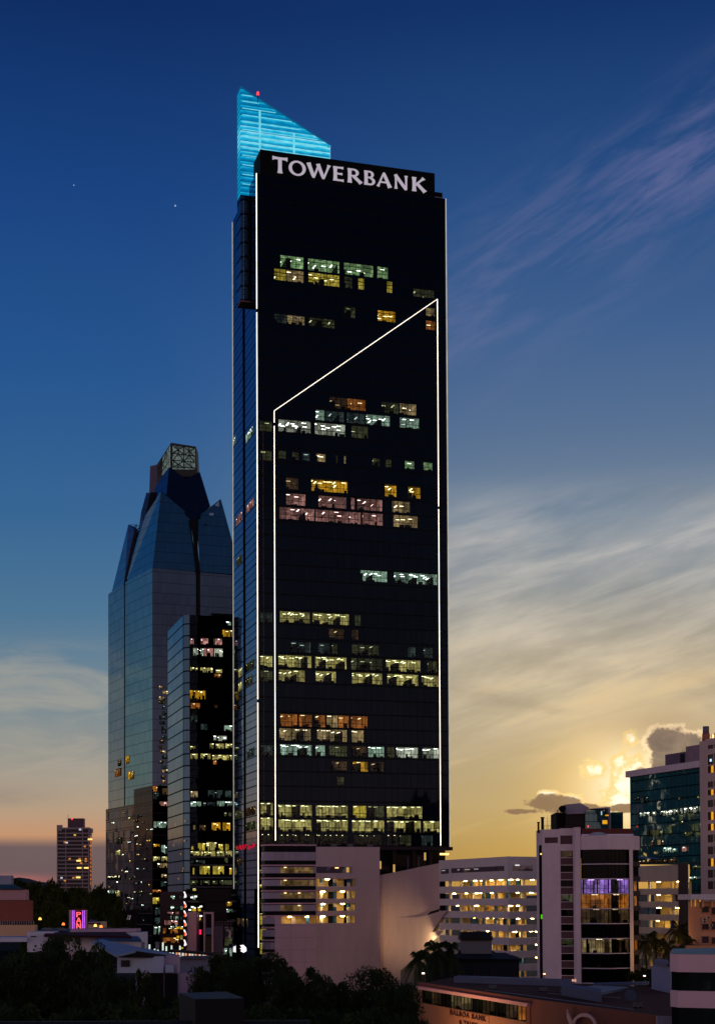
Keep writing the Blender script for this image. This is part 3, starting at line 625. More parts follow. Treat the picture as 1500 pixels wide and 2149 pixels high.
# projecting bay on the side
by = MB(); bz = TL.uz(505, 640)[1]; BG = facade_glass('bay_glass', (10, 14, 22), U, 4.315, .9, refl=.10, wob=0, line=.8, tint=(.7, .85, .95), lw=.2, z0=1)
BW = 235.6; zb0 = TF.uz(524, 632, 8.4)[1]
by.fbox(TF, -2.74, -.0, 8.4, 13.4, zb0, BW, BG); bay = by.build('projecting_bay', tower)
bs = MB(); bs.fbox(TF, -2.8, .0, 8.3, 13.5, zb0 - .35, zb0, plain('bay_soffit', (150, 110, 104))); bs.fbox(TF, -.55, .0, 8.22, 8.4, zb0, BW, M_BLACK); bs.fbox(TF, -2.8, .0, 8.3, 13.5, BW, BW + .3, M_BLACK); bs.build('bay_trim', bay)
for k in range(7):
    z = zb0 + 1.2 + k * 4.3; b = MB(); b.fbox(TF, -2.15, -.85, 8.37, 8.4, z, z + 3.2, facade_glass('bay_window_glass', (44, 78, 96), U, 1.45, .6, refl=.1, wob=0, line=.8, tint=(.4, .55, .62), lw=.1, bw=.1)); b.build('bay_window', bay)
# reflection of a red sign painted as glowing strokes, and lit emblem, on the side wall
RED = glow_mat('red_reflection_glow', (235, 30, 62), 1.1, .5, 2.0)
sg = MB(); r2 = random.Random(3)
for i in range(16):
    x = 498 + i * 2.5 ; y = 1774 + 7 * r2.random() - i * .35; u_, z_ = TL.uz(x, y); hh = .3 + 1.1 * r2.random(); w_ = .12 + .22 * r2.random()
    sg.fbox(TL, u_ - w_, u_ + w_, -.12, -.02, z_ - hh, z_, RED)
sg.build('red_sign_reflection', tower)
em = MB(); pts = [(504, 1985), (511, 1984), (517, 1990), (517, 1997), (512, 2000), (505, 1997), (509, 1994.5), (504, 1992), (508, 1989)]
em.slab([TL.P(TL.uz(a, b)[0], -.06, TL.uz(a, b)[1]) for a, b in pts], -TL.N * .05, glow_mat('white_emblem_light', (255, 244, 250), 1.8)); em.build('emblem', tower)
# dark recessed base storeys on the right
bs = MB(); brown = plain('base_concrete_brown', (56, 40, 36), .8, .3, .2)
bs.fbox(TF, 2.8, TW - .5, 3.0, TD, 0, ZP - .06, M_BLACK)
bs.fbox(TF, 30, TW + .4, -1.2, 3, ZP - 1.1, ZP - .1, plain('canopy_edge', (52, 40, 44)))
for u in (34.5, 41, 47.2, 52.5): bs.fbox(TF, u, u + 1.0, .2, 1.2, 20, ZP - 1.1, brown)
bs.fbox(TF, 41.5, 52, 2.2, 3.0, 36, 39.5, brown); bs.fbox(TF, 35, 40.5, 1.8, 3, 34.5, 36.2, brown)
for u in (33.6, 45.5, 48.8): bs.fbox(TF, u, u + .35, -.1, .3, 30, ZP - 3, plain('pale_column', (92, 84, 104)))
bs.build('base_storeys', tower)
b = MB(); a, z = TF.uz(928, 1793); b.fbox(TF, a - .4, a + 2.4, .9, 1.2, z - .3, z + .3, glow_mat('warm_lamp_glow', (255, 206, 120), 2.2)); b.build('lamp_row', tower)
for i, (px, py) in enumerate(((798, 1815), (827, 1822), (892, 1797))):
    b = MB(); a, z = TF.uz(px, py); b.fbox(TF, a - .3, a + .3, .1, .18, z - 1.3, z + 1, glow_mat('warm_lamp_dim', (230, 180, 100), .7)); b.build('wall_lamp', tower)
# ------------------------------------------------------------------ car park with the sweeping blind wall, in front of the tower base
MAUVE = plain('mauve_render', (176, 156, 160), .85, .10, .12, streak=True)
def lined_wall(name, rgb, U, h, bay, z0=0.0, lw=.03, bw=.01, dark=.72):
    """rendered wall with thin construction joints"""
    if name in MATS: return MATS[name]
    m, n, out = mat_new(name); c = lin(rgb); g = n.new('ShaderNodeNewGeometry').outputs['Position']; px, py, pz = n.sep(g)
    u = n.m('ADD', n.m('MULTIPLY', px, U[0]), n.m('MULTIPLY', py, U[1]))
    ln = n.m('MAXIMUM', n.m('LESS_THAN', n.m('FRACT', n.m('DIVIDE', n.m('SUBTRACT', pz, z0), h)), lw), n.m('LESS_THAN', n.m('FRACT', n.m('DIVIDE', u, bay)), bw))
    f = n.noise(n.v('MULTIPLY', g, (.25, .25, .05)), 1.0, 6, .6); f2 = n.noise(g, .9, 4, .6)
    ff = n.m('ADD', n.m('MULTIPLY', f, .7), n.m('MULTIPLY', f2, .3))
    cc = n.ramp(ff, [(.3, tuple(v * .84 for v in c)), (.7, tuple(v * 1.08 for v in c))])
    cc = n.mix(ln, cc, tuple(v * dark for v in c))
    b = n.new('ShaderNodeBsdfPrincipled'); n.put(b.inputs['Base Color'], cc); b.inputs['Roughness'].default_value = .85
    n.l.new(b.outputs[0], out.inputs[0]); MATS[name] = m; return m
MW = lined_wall('blind_wall_render', (200, 174, 174), U, 3.37, 5.1, 1.0, .02, .008, .85)
LAMP = glow_mat('car_park_lamp', (255, 210, 130), 70.0)
LAMPW = glow_mat('car_park_lamp_cool', (255, 240, 200), 20.0)
CONC = plain('car_park_concrete', (240, 220, 160), .85, .2, .4); CONCD = plain('car_park_ceiling', (120, 92, 66), .9, .2, .4)
BLUEP = plain('blue_column_paint', (40, 86, 140), .6, .1); WHITEP = plain('white_column_paint', (205, 205, 200), .6, .1)
SFm = Face(TF.P(0, -6, 0), TF.U, TF.N)           # front plane of the podium
def U6(px, py=1890): return SFm.uz(px, py)[0]
def Z6(px, py): return SFm.uz(px, py)[1]
podium = thing('parking_podium', 'mauve car park podium whose tall blind wall sweeps right below the black tower', 'car park', tuple(SFm.P(20, 0, 0)))
uA, uB, uC = U6(563), U6(663), U6(797)
ops = []
for y0, y1, xa in ((1845, 1861, 663), (1871, 1887, 663), (1897, 1912.5, 663), (1923, 1938.5, 590)):
    ops.append((U6(xa, y0), U6(745, y0), Z6(663, y1), Z6(663, y0)))
wb = MB(); ztopM = Z6(730, 1778)
wall_with_holes(wb, SFm, uB, uC, 0, ztopM, [(max(o[0], uB), o[1], o[2], o[3]) for o in ops], MW, th=.4)
wb.face([SFm.P(uC, 0, 0), SFm.P(uC, 5.5, 0), SFm.P(uC, 5.5, ztopM), SFm.P(uC, 0, ztopM)], MW)
wb.face([SFm.P(uB, 0, ztopM), SFm.P(uC, 0, ztopM), SFm.P(uC, 5.5, ztopM), SFm.P(uB, 5.5, ztopM)], MW)
# sweeping part: columns of photo px, distance and top row
sweep = [(797, None, 1837.5), (815, 447.5, 1834), (835, 446, 1830), (857, 443.5, 1825.5), (880, 440, 1820.5), (903, 435.5, 1816), (922, 430.5, 1812.5)]
def Dp(px): dx = max(0, px - 797); return 449.4 + .07 * dx - .00174 * dx * dx
pl = []
for k_ in range(19):
    px = 797 + 125 * k_ / 18; py = 0
    for (a_, _, ya), (b_, _, yb) in zip(sweep, sweep[1:]):
        if a_ <= px <= b_: py = ya + (yb - ya) * (px - a_) / (b_ - a_)
    q = SFm.P(uC, 0, 0) if k_ == 0 else G(px, Dp(px)); pl.append((Vector((q.x, q.y, 0)), Zat(px, py, q.y)))
for (a, za), (b, zb_) in zip(pl, pl[1:]):
    zl_ = Zat(860, 1926, 442) if a.x > pl[6][0].x - .01 else 0; wb.face([a + Vector((0, 0, zl_)), b + Vector((0, 0, zl_)), b + Vector((0, 0, zb_)), a + Vector((0, 0, za))], MW, True)
    off = Vector((.15, .6, 0)); wb.face([a + Vector((0, 0, za)), b + Vector((0, 0, zb_)), b + off + Vector((0, 0, zb_)), a + off + Vector((0, 0, za))], MW)
    wb.face([a + off + Vector((0, 0, zl_)), b + off + Vector((0, 0, zl_)), b + off + Vector((0, 0, zb_)), a + off + Vector((0, 0, za))], MW)
wallo = wb.build('blind_wall', podium, recalc=False)
def lerp_tab(t_, x):
    if x <= t_[0][0]: return t_[0][1]
    for (a, ya), (b, yb) in zip(t_, t_[1:]):
        if x <= b: return ya + (yb - ya) * (x - a) / (b - a)
    return t_[-1][1]
def strip_wall(name, x0, x1, top, bot, off, n=16):
    mb = MB(); xs = [x0 + (x1 - x0) * i / n for i in range(n + 1)]
    for a, b in zip(xs, xs[1:]):
        oa, ob_ = [.05 + off * ((v - x0) / (x1 - x0)) for v in (a, b)]; q = [W(a, lerp_tab(bot, a), Dp(a) - oa), W(b, lerp_tab(bot, b), Dp(b) - ob_), W(b, lerp_tab(top, b), Dp(b) - ob_), W(a, lerp_tab(top, a), Dp(a) - oa)]
        bk = [p + Vector((.15, off * .9, 0)) for p in q]
        mb.face(q, MW, True); mb.face([q[3], q[2], bk[2], bk[3]], MW); mb.face([q[0], q[1], bk[1], bk[0]], MW)
        if b == xs[-1]: mb.face([q[1], q[2], bk[2], bk[1]], MW)
    return mb.build(name, podium, recalc=False)
strip_wall('wall_fin', 835, 938, [(835, 1926), (880, 1925), (893, 1922.5), (928, 1912), (938, 1911.5)], [(835, 1957), (905, 1957), (938, 1912)], 1.4)
strip_wall('wall_fin', 797, 929, [(797, 1957.2), (905, 1957.2), (929, 1954)], [(797, 2068), (828, 2049), (860, 2020), (890, 1992), (912, 1972), (929, 1956)], 1.0)  # lower edge cut along the line where light on the wall ends
sl = MB(); sl.slab([W(a, b, Dp(a) - .3) for a, b in ((893, 1923.5), (903, 1914), (918, 1909.5), (926, 1908), (926, 1913), (905, 1919.5))], Vector((.05, .2, 0)), M_BLACK); sl.build('wall_slot', podium)
lw_ = MB(); lw_.face([W(828, 2100, 452), W(935, 2100, 440), W(935, 1925, 440), W(828, 1925, 452)], plain('shaded_wall_grey', (120, 112, 118), .9, .15, .2)); lw_.build('shaded_wall', podium)  # added darker sheet: shadow on the sweeping wall put into its grey
# lit decks behind the openings
ins = MB()
for (a, b, c, e) in ops:
    D1 = 5.0 if a > uB - 1 else 5.0
    P_ = SFm.P
    ins.face([P_(a - 2, D1, c - .2), P_(b, D1, c - .2), P_(b, D1, e + .1), P_(a - 2, D1, e + .1)], CONC); ins.face([P_(a - 2, .4, c - .2), P_(b + .3, .4, c - .2), P_(b + .3, D1, c - .2), P_(a - 2, D1, c - .2)], CONC)
    ins.face([P_(a - 2, .4, e + .1), P_(b + .3, .4, e + .1), P_(b + .3, D1, e + .1), P_(a - 2, D1, e + .1)], CONC); ins.face([P_(b, .4, c - .2), P_(b, D1, c - .2), P_(b, D1, e + .1), P_(b, .4, e + .1)], CONC)
    ins.fbox(SFm, a - 2.2, a - 2, .4, D1, c - .2, e + .1, CONC)
ins.build('deck_interior', podium, recalc=False)
for i, (a, b, c, e) in enumerate(ops):
    n = int((b - a) / 4)
    for j in range(n + 1):
        u = b - 1.6 - j * 4.1
        if u < a: continue
        mb = MB(); mb.fbox(SFm, u - .45, u + .45, 1.2, 1.6, c - .2, c + 1.1, BLUEP if j % 2 else WHITEP); mb.fbox(SFm, u - .452, u + .452, 1.198, 1.602, c + 1.1, e + .1, WHITEP if (i + j) % 2 else BLUEP); mb.build('column', podium)
    for u in ([b - 9.4, b - 3.6] if i else [b - 8.2]) + ([a + 2.6, a + 7.8] if i == 3 else []):
        mb = MB(); mb.fbox(SFm, u - .5, u + .5, .5, .8, e - .28, e - .05, LAMP); mb.build('deck_lamp', podium)
    for u in (b - 6.0, b - 1.2):
        mb = MB(); mb.fbox(SFm, u - .8, u + .8, 4.0, 4.9, c - .2, e - .1, M_DARK); mb.build('stair_core', podium)
rw = MB(); a0, a1 = U6(664), U6(740); z0, z1 = Z6(700, 1833), Z6(700, 1819.5)
RG = facade_glass('ribbon_glass', (84, 74, 86), U, 9, 2.2, refl=.05, wob=.04, line=.5, lw=0.0, tint=(.5, .5, .55))
rw.fbox(SFm, a0, a1, -.05, .05, z0, z1, RG); rwo = rw.build('ribbon_window', podium)
b = MB(); b.fbox(SFm, a1 - 1.9, a1 - 1.1, -.08, -.05, z0 + .2, z1 - .2, glow_mat('warm_lamp_dim', (230, 180, 100), .7)); b.fbox(SFm, a1 - 5.3, a1 - 4.2, -.08, -.05, z1 - .5, z1 - .2, glow_mat('warm_lamp_glow', (255, 206, 120), 2.2)); b.build('lit_pane', rwo)
# banded glazed block left of it
bd = MB(); LED = plain('ledge_pink', (206, 160, 170), .7, .1); FROST = lined_wall('frosted_panel', (172, 156, 172), U, 30, 1.95, 0, .0, .045, .5)
uL = U6(557); ch = 1.4
plan = [SFm.P(uL + ch, 0, 0), SFm.P(uB - .05, 0, 0), SFm.P(uB - .05, 5, 0), SFm.P(uL + .1, 5, 0), SFm.P(uL + .1, 1.2, 0)]
def grow(pl_, k):
    c = sum(pl_, Vector((0, 0, 0))) / len(pl_); return [p + (p - c).normalized() * k for p in pl_]
ledges = [1774, 1816.5, 1843.5, 1870, 1896.5, 1922.5]
bands = MB()
for i, y in enumerate(ledges):
    zt = Z6(620, y - 1.2); zb_ = Z6(620, y + 1.8); bands.prism(grow(plan, .25), zb_, zt, LED)
bands.build('ledge', podium)
for i, (y, y2) in enumerate(zip(ledges, ledges[1:])):
    za = Z6(620, y + 1.8); zc = Z6(620, y2 - 1.2); mb = MB()
    mb.prism(plan, zc, za, M_BLACK); mb.build('spandrel', podium)
    t0, t1 = (.33, .78) if i == 0 else (.08, .63)
    mb = MB(); mb.prism(grow(plan, .10), za - (za - zc) * t1, za - (za - zc) * t0, FROST); mb.build('frosted_band', podium)
GLP = room_mat('frosted_panel_glow', (190, 150, 96), .32)
for i in range(1, 5):
    za = Z6(620, ledges[i] + 1.8); zc = Z6(620, ledges[i + 1] - 1.2); mb = MB()
    mb.fbox(SFm, U6(589), U6(589) + (9.6 if i != 4 else 6.5), -.13, -.10, za - (za - zc) * .6, za - (za - zc) * .1, GLP); mb.build('lit_panel', podium)
    for px in ([598], [598], [598, 627], [627])[i - 1]:
        mb = MB(); u = U6(px); mb.fbox(SFm, u - .35, u + .35, -.5, -.3, za - .55, za - .3, glow_mat('soffit_lamp', (255, 214, 140), 2.4)); mb.build('soffit_lamp', podium)
lowb = MB(); u2 = U6(576); plan2 = [SFm.P(uL + ch, 0, 0), SFm.P(u2, 0, 0), SFm.P(u2, 5, 0), SFm.P(uL + .1, 5, 0), SFm.P(uL + .1, 1.2, 0)]
PKW = lined_wall('pink_panelled_wall', (214, 178, 186), U, 3.5, 4.4, 1.3, .03, .012, .6)
for k in range(8):
    zt = Z6(620, 1922.5 + 26.5 * (k + 1)); z_hi = Z6(620, 1922.5 + 26.5 * k)
    if zt < 0: break
    lowb.prism(plan2, zt, z_hi - .4, FROST if k % 1 == 0 else M_BLACK); lowb.prism(grow(plan2, .08), zt + .5, zt + 1.3, M_BLACK); lowb.prism(grow(plan2, .25), zt, zt + .35, LED)
lowb.build('lower_bands', podium)
pw = MB(); zo = ops[3]; zop = Z6(620, 1947)
pw.fbox(SFm, u2 + .02, uB - .02, -.15, .35, 0, zo[2] - .02, PKW); pw.fbox(SFm, u2 + .02, ops[3][0] - .02, -.14, .35, zo[2] - .02, Z6(620, 1922), PKW)
pw.build('panelled_wall', podium)
# floodlight raking the sweeping wall
sp = bpy.data.lights.new('floodlight', 'SPOT'); sp.energy = 15000; sp.color = (1, .70, .32); sp.spot_size = R(92); sp.spot_blend = 1.0; sp.shadow_soft_size = .6
spo = bpy.data.objects.new('floodlight', sp); col.objects.link(spo); spo.location = Vector((21.2, 429.6, 13.0))
tgt = Vector((20.6, 443.0, 15.0)); spo.rotation_euler = (spo.location - tgt).to_track_quat('Z', 'Y').to_euler()
fl = MB(); c = spo.location; fl.box(c.x + .3, c.x + .9, c.y - .3, c.y + .3, c.z - .3, c.z + .3, M_DARK); fl.box(c.x + .5, c.x + .7, c.y - .1, c.y + .1, 0, c.z - .3, M_DARK)
tag(fl.build('flood_lamp', loc=(c.x, c.y, 0)), 'dark floodlight mast at the right end of the sweeping mauve wall', 'lamp')
# ------------------------------------------------------------------ open-deck car park right of the wall
def car_park(root, A, B, C_, band_m, ztop0, par_h, pitch, band_h, n, seed, depth=12, skip=(), lampm=LAMP):
    """three plan points: A-B and B-C faces"""
    rr = random.Random(seed)
    inn = Vector(((A.x + C_.x) / 2 + .0, max(A.y, C_.y) + depth, 0))
    faces = []
    for (p, q) in ((A, B), (B, C_)):
        u = (q - p).normalized(); nn = Vector((-u.y, u.x, 0))
        if nn.y < 0: nn = -nn
        f = Face(p, u, nn); f.w = (q - p).length; faces.append(f)
    A2 = A + faces[0].N * depth; C2 = C_ + faces[1].N * depth; B2 = B + (faces[0].N + faces[1].N).normalized() * depth
    i1 = .35
    def ringplan(o, i):
        bis = (faces[0].N + faces[1].N).normalized()
        return [A + faces[0].N * o, B + bis * o, C_ + faces[1].N * o, C_ + faces[1].N * i, B + bis * i, A + faces[0].N * i]
    z = ztop0
    for k in range(n):
        h = par_h if k == 0 else band_h
        if z - h < -1: break
        mb = MB(); mb.prism(ringplan(0, i1), max(0, z - h), z, band_m); mb.build('parapet', root)
        mb = MB(); mb.prism(ringplan(i1 + .02, depth), max(0, z - h) + .02, max(0, z - h) + .35, CONC); mb.build('deck', root)
        zl = z - h; zn = z - h - (pitch - band_h) if k == 0 else z - pitch
        if k < n - 1:
            for fi, f in enumerate(faces):
                m_ = int(f.w / 6.6); du = f.w / max(m_, 1)
                for j in range(m_):
                    u = du * (j + .5) + (rr.random() - .5)
                    cm = MB(); u = min(max(u, 1.3), f.w - 1.3); cm.fbox(f, u - .35, u + .35, 1.5, 2.1, zn - 1.4, zl, rr.choice([WHITEP, BLUEP, WHITEP, CONC])); cm.build('column', root)
                    if rr.random() < .9:
                        lm = MB(); uu = min(f.w - 1, u + du * rr.random()); lm.fbox(f, uu - .5, uu + .5, 3.2, 3.5, zl - .12, zl - .02, lampm); lm.build('deck_lamp', root)
                    if rr.random() < .25:
                        lm = MB(); uu = min(f.w - 1, u + du / 2); lm.fbox(f, uu - .6, uu + .6, 1.1, 1.45, zl - .16, zl - .02, lampm); lm.build('deck_lamp', root)
                bm_ = MB()
                u = .5 if fi == 0 else 4.0; ue_ = f.w - 4.0 if fi == 0 else f.w - .5
                while u < ue_ - .8:
                    ww = 1.2 + 3.5 * rr.random(); m2 = rr.choice([CONC, CONC, CONC, M_DARK, CONC, CONC, BLUEP, CONC, CONC, CONC, CONCD, CONC])
                    bm_.fbox(f, u, min(ue_, u + ww), 6.2 + rr.random(), 7.5, zn - 1.5, zl - .02, m2); u += ww + rr.random() * .9
                bm_.build('back_wall', root)
        z = z - h - (pitch - band_h) if k == 0 else z - pitch
    return faces
PBAND = plain('parking_parapet', (208, 198, 202), .8, .12, .2, streak=True)
park = thing('parking_structure', 'pale open-deck car park between the sweeping wall and the white apartment tower', 'car park', tuple(G(1065, 392)))
A_, B_, C_ = G(921, 430), G(1066, 392), G(1140, 398)
zt = Zat(1065, 1798, 392)
pf = car_park(park, A_, B_, C_, PBAND, zt, 5.9, 3.37, 1.85, 10, 5)
f0 = pf[0]; mb = MB(); z = zt - 2.9
mb.fbox(f0, 1.5, 6.5, -.04, -.0, z - .9, z + .4, RG); mb.fbox(f0, 8, f0.w - 2, -.04, -.0, z - .8, z + .5, RG); mb.fbox(pf[1], 1.5, 8, -.04, 0, z - .8, z + .6, RG)
rwn = mb.build('ribbon_window', park)
b = MB()
for u, k in ((2, 2.2), (12, 1.2), (16.5, 3.0), (22, 2.5)): b.fbox(f0, u, u + k, -.07, -.04, z - .1, z + .12, glow_mat('pale_reflected_light', (215, 205, 215), .5))  # reflections painted on the glass as glowing strips, no lamp behind
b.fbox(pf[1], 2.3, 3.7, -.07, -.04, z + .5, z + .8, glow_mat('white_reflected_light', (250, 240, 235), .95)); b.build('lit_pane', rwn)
# cars
def make_car(name, label, rgb, loc, rz, group=None):
    root = thing(name, label, 'car', (0, 0, 0), group)
    paint = plain('car_paint_%d_%d_%d' % rgb, rgb, .25, .05, 1, spec=.8); glass = plain('car_glass', (20, 24, 28), .1, .1); tyre = plain('tyre_rubber', (18, 18, 18), .9, .1); rim = plain('wheel_rim', (150, 150, 155), .3, .1, metal=.8)
    mb = MB(); prof = [(-2.2, .35), (-2.25, .75), (-2.1, .95), (-1.35, 1.0), (1.0, .98), (2.0, .85), (2.2, .6), (2.2, .35)]
    L = [Vector((x, -.88, z)) for x, z in prof]; mb.slab(L, (0, 1.76, 0), paint)
    cab = [(-1.75, .99), (-1.25, 1.46), (.15, 1.48), (.95, .97)]
    mb2 = [Vector((x, -.78, z)) for x, z in cab]; mb.slab(mb2, (0, 1.56, 0), paint); body = mb.build('body', root)
    g = MB(); g.slab([Vector((x, -.80, z)) for x, z in ((-1.5, 1.04), (-1.15, 1.40), (.1, 1.41), (.65, 1.03))], (0, 1.6, 0), glass); g.build('windows', root)
    for x in (-1.35, 1.35):
        for y in (-.80, .80):
            q = MB(); q.tube((x, y - .1, .33), (x, y + .1, .33), .33, .33, tyre, 12); wo_ = q.build('wheel', root); q = MB(); q.tube((x, y - .12, .33), (x, y + .12, .33), .18, .18, rim, 8); q.build('rim', wo_)
    for y in (-.6, .6):
        q = MB(); q.box(2.15, 2.23, y - .2, y + .2, .62, .76, plain('headlight_lens', (220, 220, 215), .2)); q.build('headlight', root)
    root.location = loc; root.rotation_euler = (0, 0, rz); return root
carA = make_car('parked_car', 'silver saloon parked on a lower lit deck nearest the white apartment tower', (150, 158, 150), (0, 0, 0), 0, 'cars on the open parking decks')
def put_car(src, f, u, d, z, rz, label, first=False, rgb=None):
    o = src if first else copy_tree(src)
    p = f.P(u, d, z); o.location = p; o.rotation_euler = (0, 0, math.atan2(f.U.y, f.U.x) + rz); o['label'] = label; o['group'] = 'cars on the open parking decks'
    if rgb:
        for ch_ in o.children:
            if ch_.name.startswith('body'):
                ch_.data = ch_.data.copy(); ch_.data.materials[0] = plain('car_paint_%d_%d_%d' % rgb, rgb, .25, .05, 1, spec=.8)
    return o
def deck_z(k): return zt - 5.9 - (3.37 - 1.85) - (k - 1) * 3.37 - 1.85 + .36     # standing level behind band k
carsp = [(1, 2.6, 4, 0, 'pale car on the fourth lit deck under the parapet, beside the white tower', (200, 204, 208), 3), (1, 5.4, 7, 0.1, 'silver saloon parked on a lower lit deck nearest the white apartment tower', None, 6),
         (0, 24, 3, 0, 'grey green hatchback at the corner of the open decks, above the dark tiled turret', (140, 150, 140), 5), (0, 26, 3, 3.14, 'black car with red tail lights on the deck at the corner', (24, 24, 28), 4), (0, 15, 4, 0, 'white car behind the middle of the fourth deck parapet', (200, 200, 200), 3), (1, 6.2, 3, 0, 'dark car on the second lit deck by the white tower', (40, 44, 52), 2)]
for i, (fi, u, d, rz, lb, rgb, k) in enumerate(carsp): put_car(carA, pf[fi], u, 3.6, deck_z(k), rz, lb, i == 0, rgb)
carA['label'] = carsp[0][4]
# ------------------------------------------------------------------ white apartment tower with glazed bow front
APW = lined_wall('apartment_white_render', (224, 202, 206), Vector((1, 0, 0)), 3.07, 60, 0, .0, .0)
APW2 = plain('apartment_trim_white', (228, 212, 222), .75, .08)
apt = thing('apartment_building', 'white apartment tower with bowed dark glass front, one floor lit purple and one orange', 'apartment building', tuple(G(1230, 318)))
Pp = {k: G(k, y) for k, y in ((1126, 328), (1138, 322), (1175, 320.5), (1205, 320), (1218, 317.4), (1277, 315), (1320, 317), (1328, 318), (1344, 321))}
def zz(px, py, Y): return Zat(px, py, Y)
zA = zz(1160, 1741, 321); zB = zz(1250, 1754, 316); zg = zz(1250, 1783.5, 316)
bodyb = MB()
plan_l = [Pp[1126], Pp[1138], Pp[1175], Pp[1205], G(1205, 335), G(1126, 338)]
# left part with openings
fw = face_px(1138, 322, 1175, 320.5); bodyb_f = fw
zw0, zw1 = zz(1150, 1770, 321), zz(1150, 1758, 321)
wall_with_holes(bodyb, fw, 0, fw.w, 0, zA, [(fw.w * .16, fw.w * .9, zw0, zw1)], APW, th=.35)
fs = face_px(1126, 328, 1138, 322)
wall_with_holes(bodyb, fs, 0, fs.w, 0, zA, [(fs.w * .45, fs.w * .95, 4, zz(1132, 1775, 325))], APW, th=.6)
fc = face_px(1175, 320.5, 1205, 320); FH = 3.085; zc0 = zz(1190, 1786, 320)
choles = []
for k in range(9):
    zt_ = zc0 - k * FH; choles.append((.15, fc.w - .15, zt_ - 1.40, zt_))
choles.append((.15, fc.w - .3, zz(1190, 1772, 320), zz(1190, 1754, 320)))
wall_with_holes(bodyb, fc, 0, fc.w, 0, zA + .15, choles, APW, th=.35)
bodyb.prism([Pp[1126] + Vector((.4, .9, 0)), Pp[1205] + Vector((0, .9, 0)), G(1205, 338), G(1130, 340)], 0, zA - .6, M_DARK)
bodyb.prism(grow([G(1134, 325.4), Pp[1205] + Vector((0, .5, 0)), G(1205, 338), G(1130, 340)], 0), zA - .5, zA - .3, M_ROOFD)
pil = [G(1203, 319.2), G(1208, 317.6), G(1218, 317.0), G(1219, 319.5), G(1219, 336), G(1203, 336)]
bodyb.prism(pil, 0, zz(1210, 1737, 318), APW)
par = [Pp[1218], Pp[1277], G(1322, 316.8), G(1330, 317.8), G(1343, 320.8), G(1343, 336), G(1219, 336)]
bodyb.prism(par, zg, zB, APW)
bodyb.prism([G(1321, 316.8), G(1328.5, 317.6), G(1328.5, 320), G(1321, 319)], 0, zg - .005, APW)
bodyb.build('wall', apt, recalc=False)
gw = MB(); BROWNP = plain('brown_spandrel', (96, 70, 72), .7, .15)
for k in range(9):
    zt_ = zc0 - k * FH; gw = MB(); gw.fbox(fc, .15, fc.w - .15, -.02, .2, max(0, zt_ - FH + .14), zt_ - 1.52, BROWNP); gw.build('spandrel', apt)
    if k in (0, 3, 6): lit_window(Face(fc.P(0, .1, 0), fc.U, fc.N), .2, fc.w - .2, zt_ - 1.40, zt_, 'dim' if k != 0 else 'dimwarm', apt, rng, bay=.9, mull=.07, rows=1, depth=1.0)
    else:
        mb = MB(); mb.fbox(fc, .15, fc.w - .15, .25, .3, zt_ - 1.4, zt_, facade_glass('apartment_dark_glass', (10, 10, 12), Vector((1, 0, 0)), 30, .95, refl=0, wob=.03, line=.6, lw=0, bw=.08, tint=(.12, .12, .13))); mb.build('window', apt)
DG = MATS['apartment_dark_glass']
mb = MB(); mb.fbox(fw, fw.w * .16, fw.w * .9, .3, .34, zw0, zw1, BROWNP); mb.build('shutter', apt)
mb = MB(); mb.fbox(fc, .15, fc.w - .3, .25, .3, zz(1190, 1772, 320), zz(1190, 1754, 320), BROWNP); mb.build('shutter', apt)
mb = MB(); u, z_ = fs.uz(1134.5, 1793); mb.fbox(fs, u - .4, u + .4, -.02, .1, z_ - .15, z_ + .15, glow_mat('warm_lamp_glow', (255, 206, 120), 2.2)); mb.build('stair_lamp', apt)
mb = MB(); u, z_ = fs.uz(1136.5, 1925); mb.fbox(fs, u - .7, u + .5, -.05, .1, z_ - .45, z_ + .5, glow_mat('green_lamp', (90, 220, 30), .8)); mb.build('green_sign', apt)
# bow-front floors
fl_a = face_px(1218.5, 317.6, 1277, 315.2); fl_b = face_px(1277, 315.2, 1321, 317.2)
zf = zg; k = 0; sty_f = {2: 'purple', 3: 'orange', 4: 'dimwarm', 6: 'warm'}
CUR = plain('curtain_fabric', (120, 100, 90), .9, .2, 2)
while zf - FH > -1:
    z0_, z1_ = max(0, zf - FH + .18), zf - .02
    for fi, f in enumerate((fl_a, fl_b)):
        s_ = sty_f.get(k)
        if s_ == 'warm' and fi == 1: s_ = 'dimwarm'
        if s_:
            lit_window(Face(f.P(0, .3, 0), f.U, f.N), 0.02, f.w - .02, z0_, z1_, s_, apt, rng, bay=.95, mull=.07, depth=1.6)
            if s_ == 'purple' or s_ == 'warm':
                cm = MB(); x = .1
                while x < f.w - .3:
                    if rng.random() < .3: cm.fbox(f, x, x + .2 + .4 * rng.random(), 1.0, 1.1, z0_, z1_, M_DARK)
                    x += .75
                cm.build('curtain', apt)
        else:
            mb = MB(); mb.fbox(f, .02, f.w - .02, .3, .5, z0_, z1_, DG); w_ = mb.build('window', apt)
            mb = MB(); mb.fbox(f, .02, f.w - .02, .26, .3, z0_ + .95, z0_ + 1.02, M_MULL)
            for q in range(int(f.w / .95) + 1): mb.fbox(f, min(f.w - .06, .02 + q * .95), min(f.w, .06 + q * .95), .262, .3, z0_, z1_, M_MULL)
            mb.build('mullions', w_)
    mb = MB(); z2 = zf - FH; bis = (fl_a.N + fl_b.N).normalized()
    mb.prism([fl_a.P(0, .0, 0), fl_b.P(0, .0, 0), fl_b.P(fl_b.w, .0, 0), fl_b.P(fl_b.w, 3, 0), fl_a.P(fl_a.w, 3, 0), fl_a.P(0, 3, 0)], z2, z2 + .17, APW2); mb.build('slab_edge', apt)
    zf -= FH; k += 1
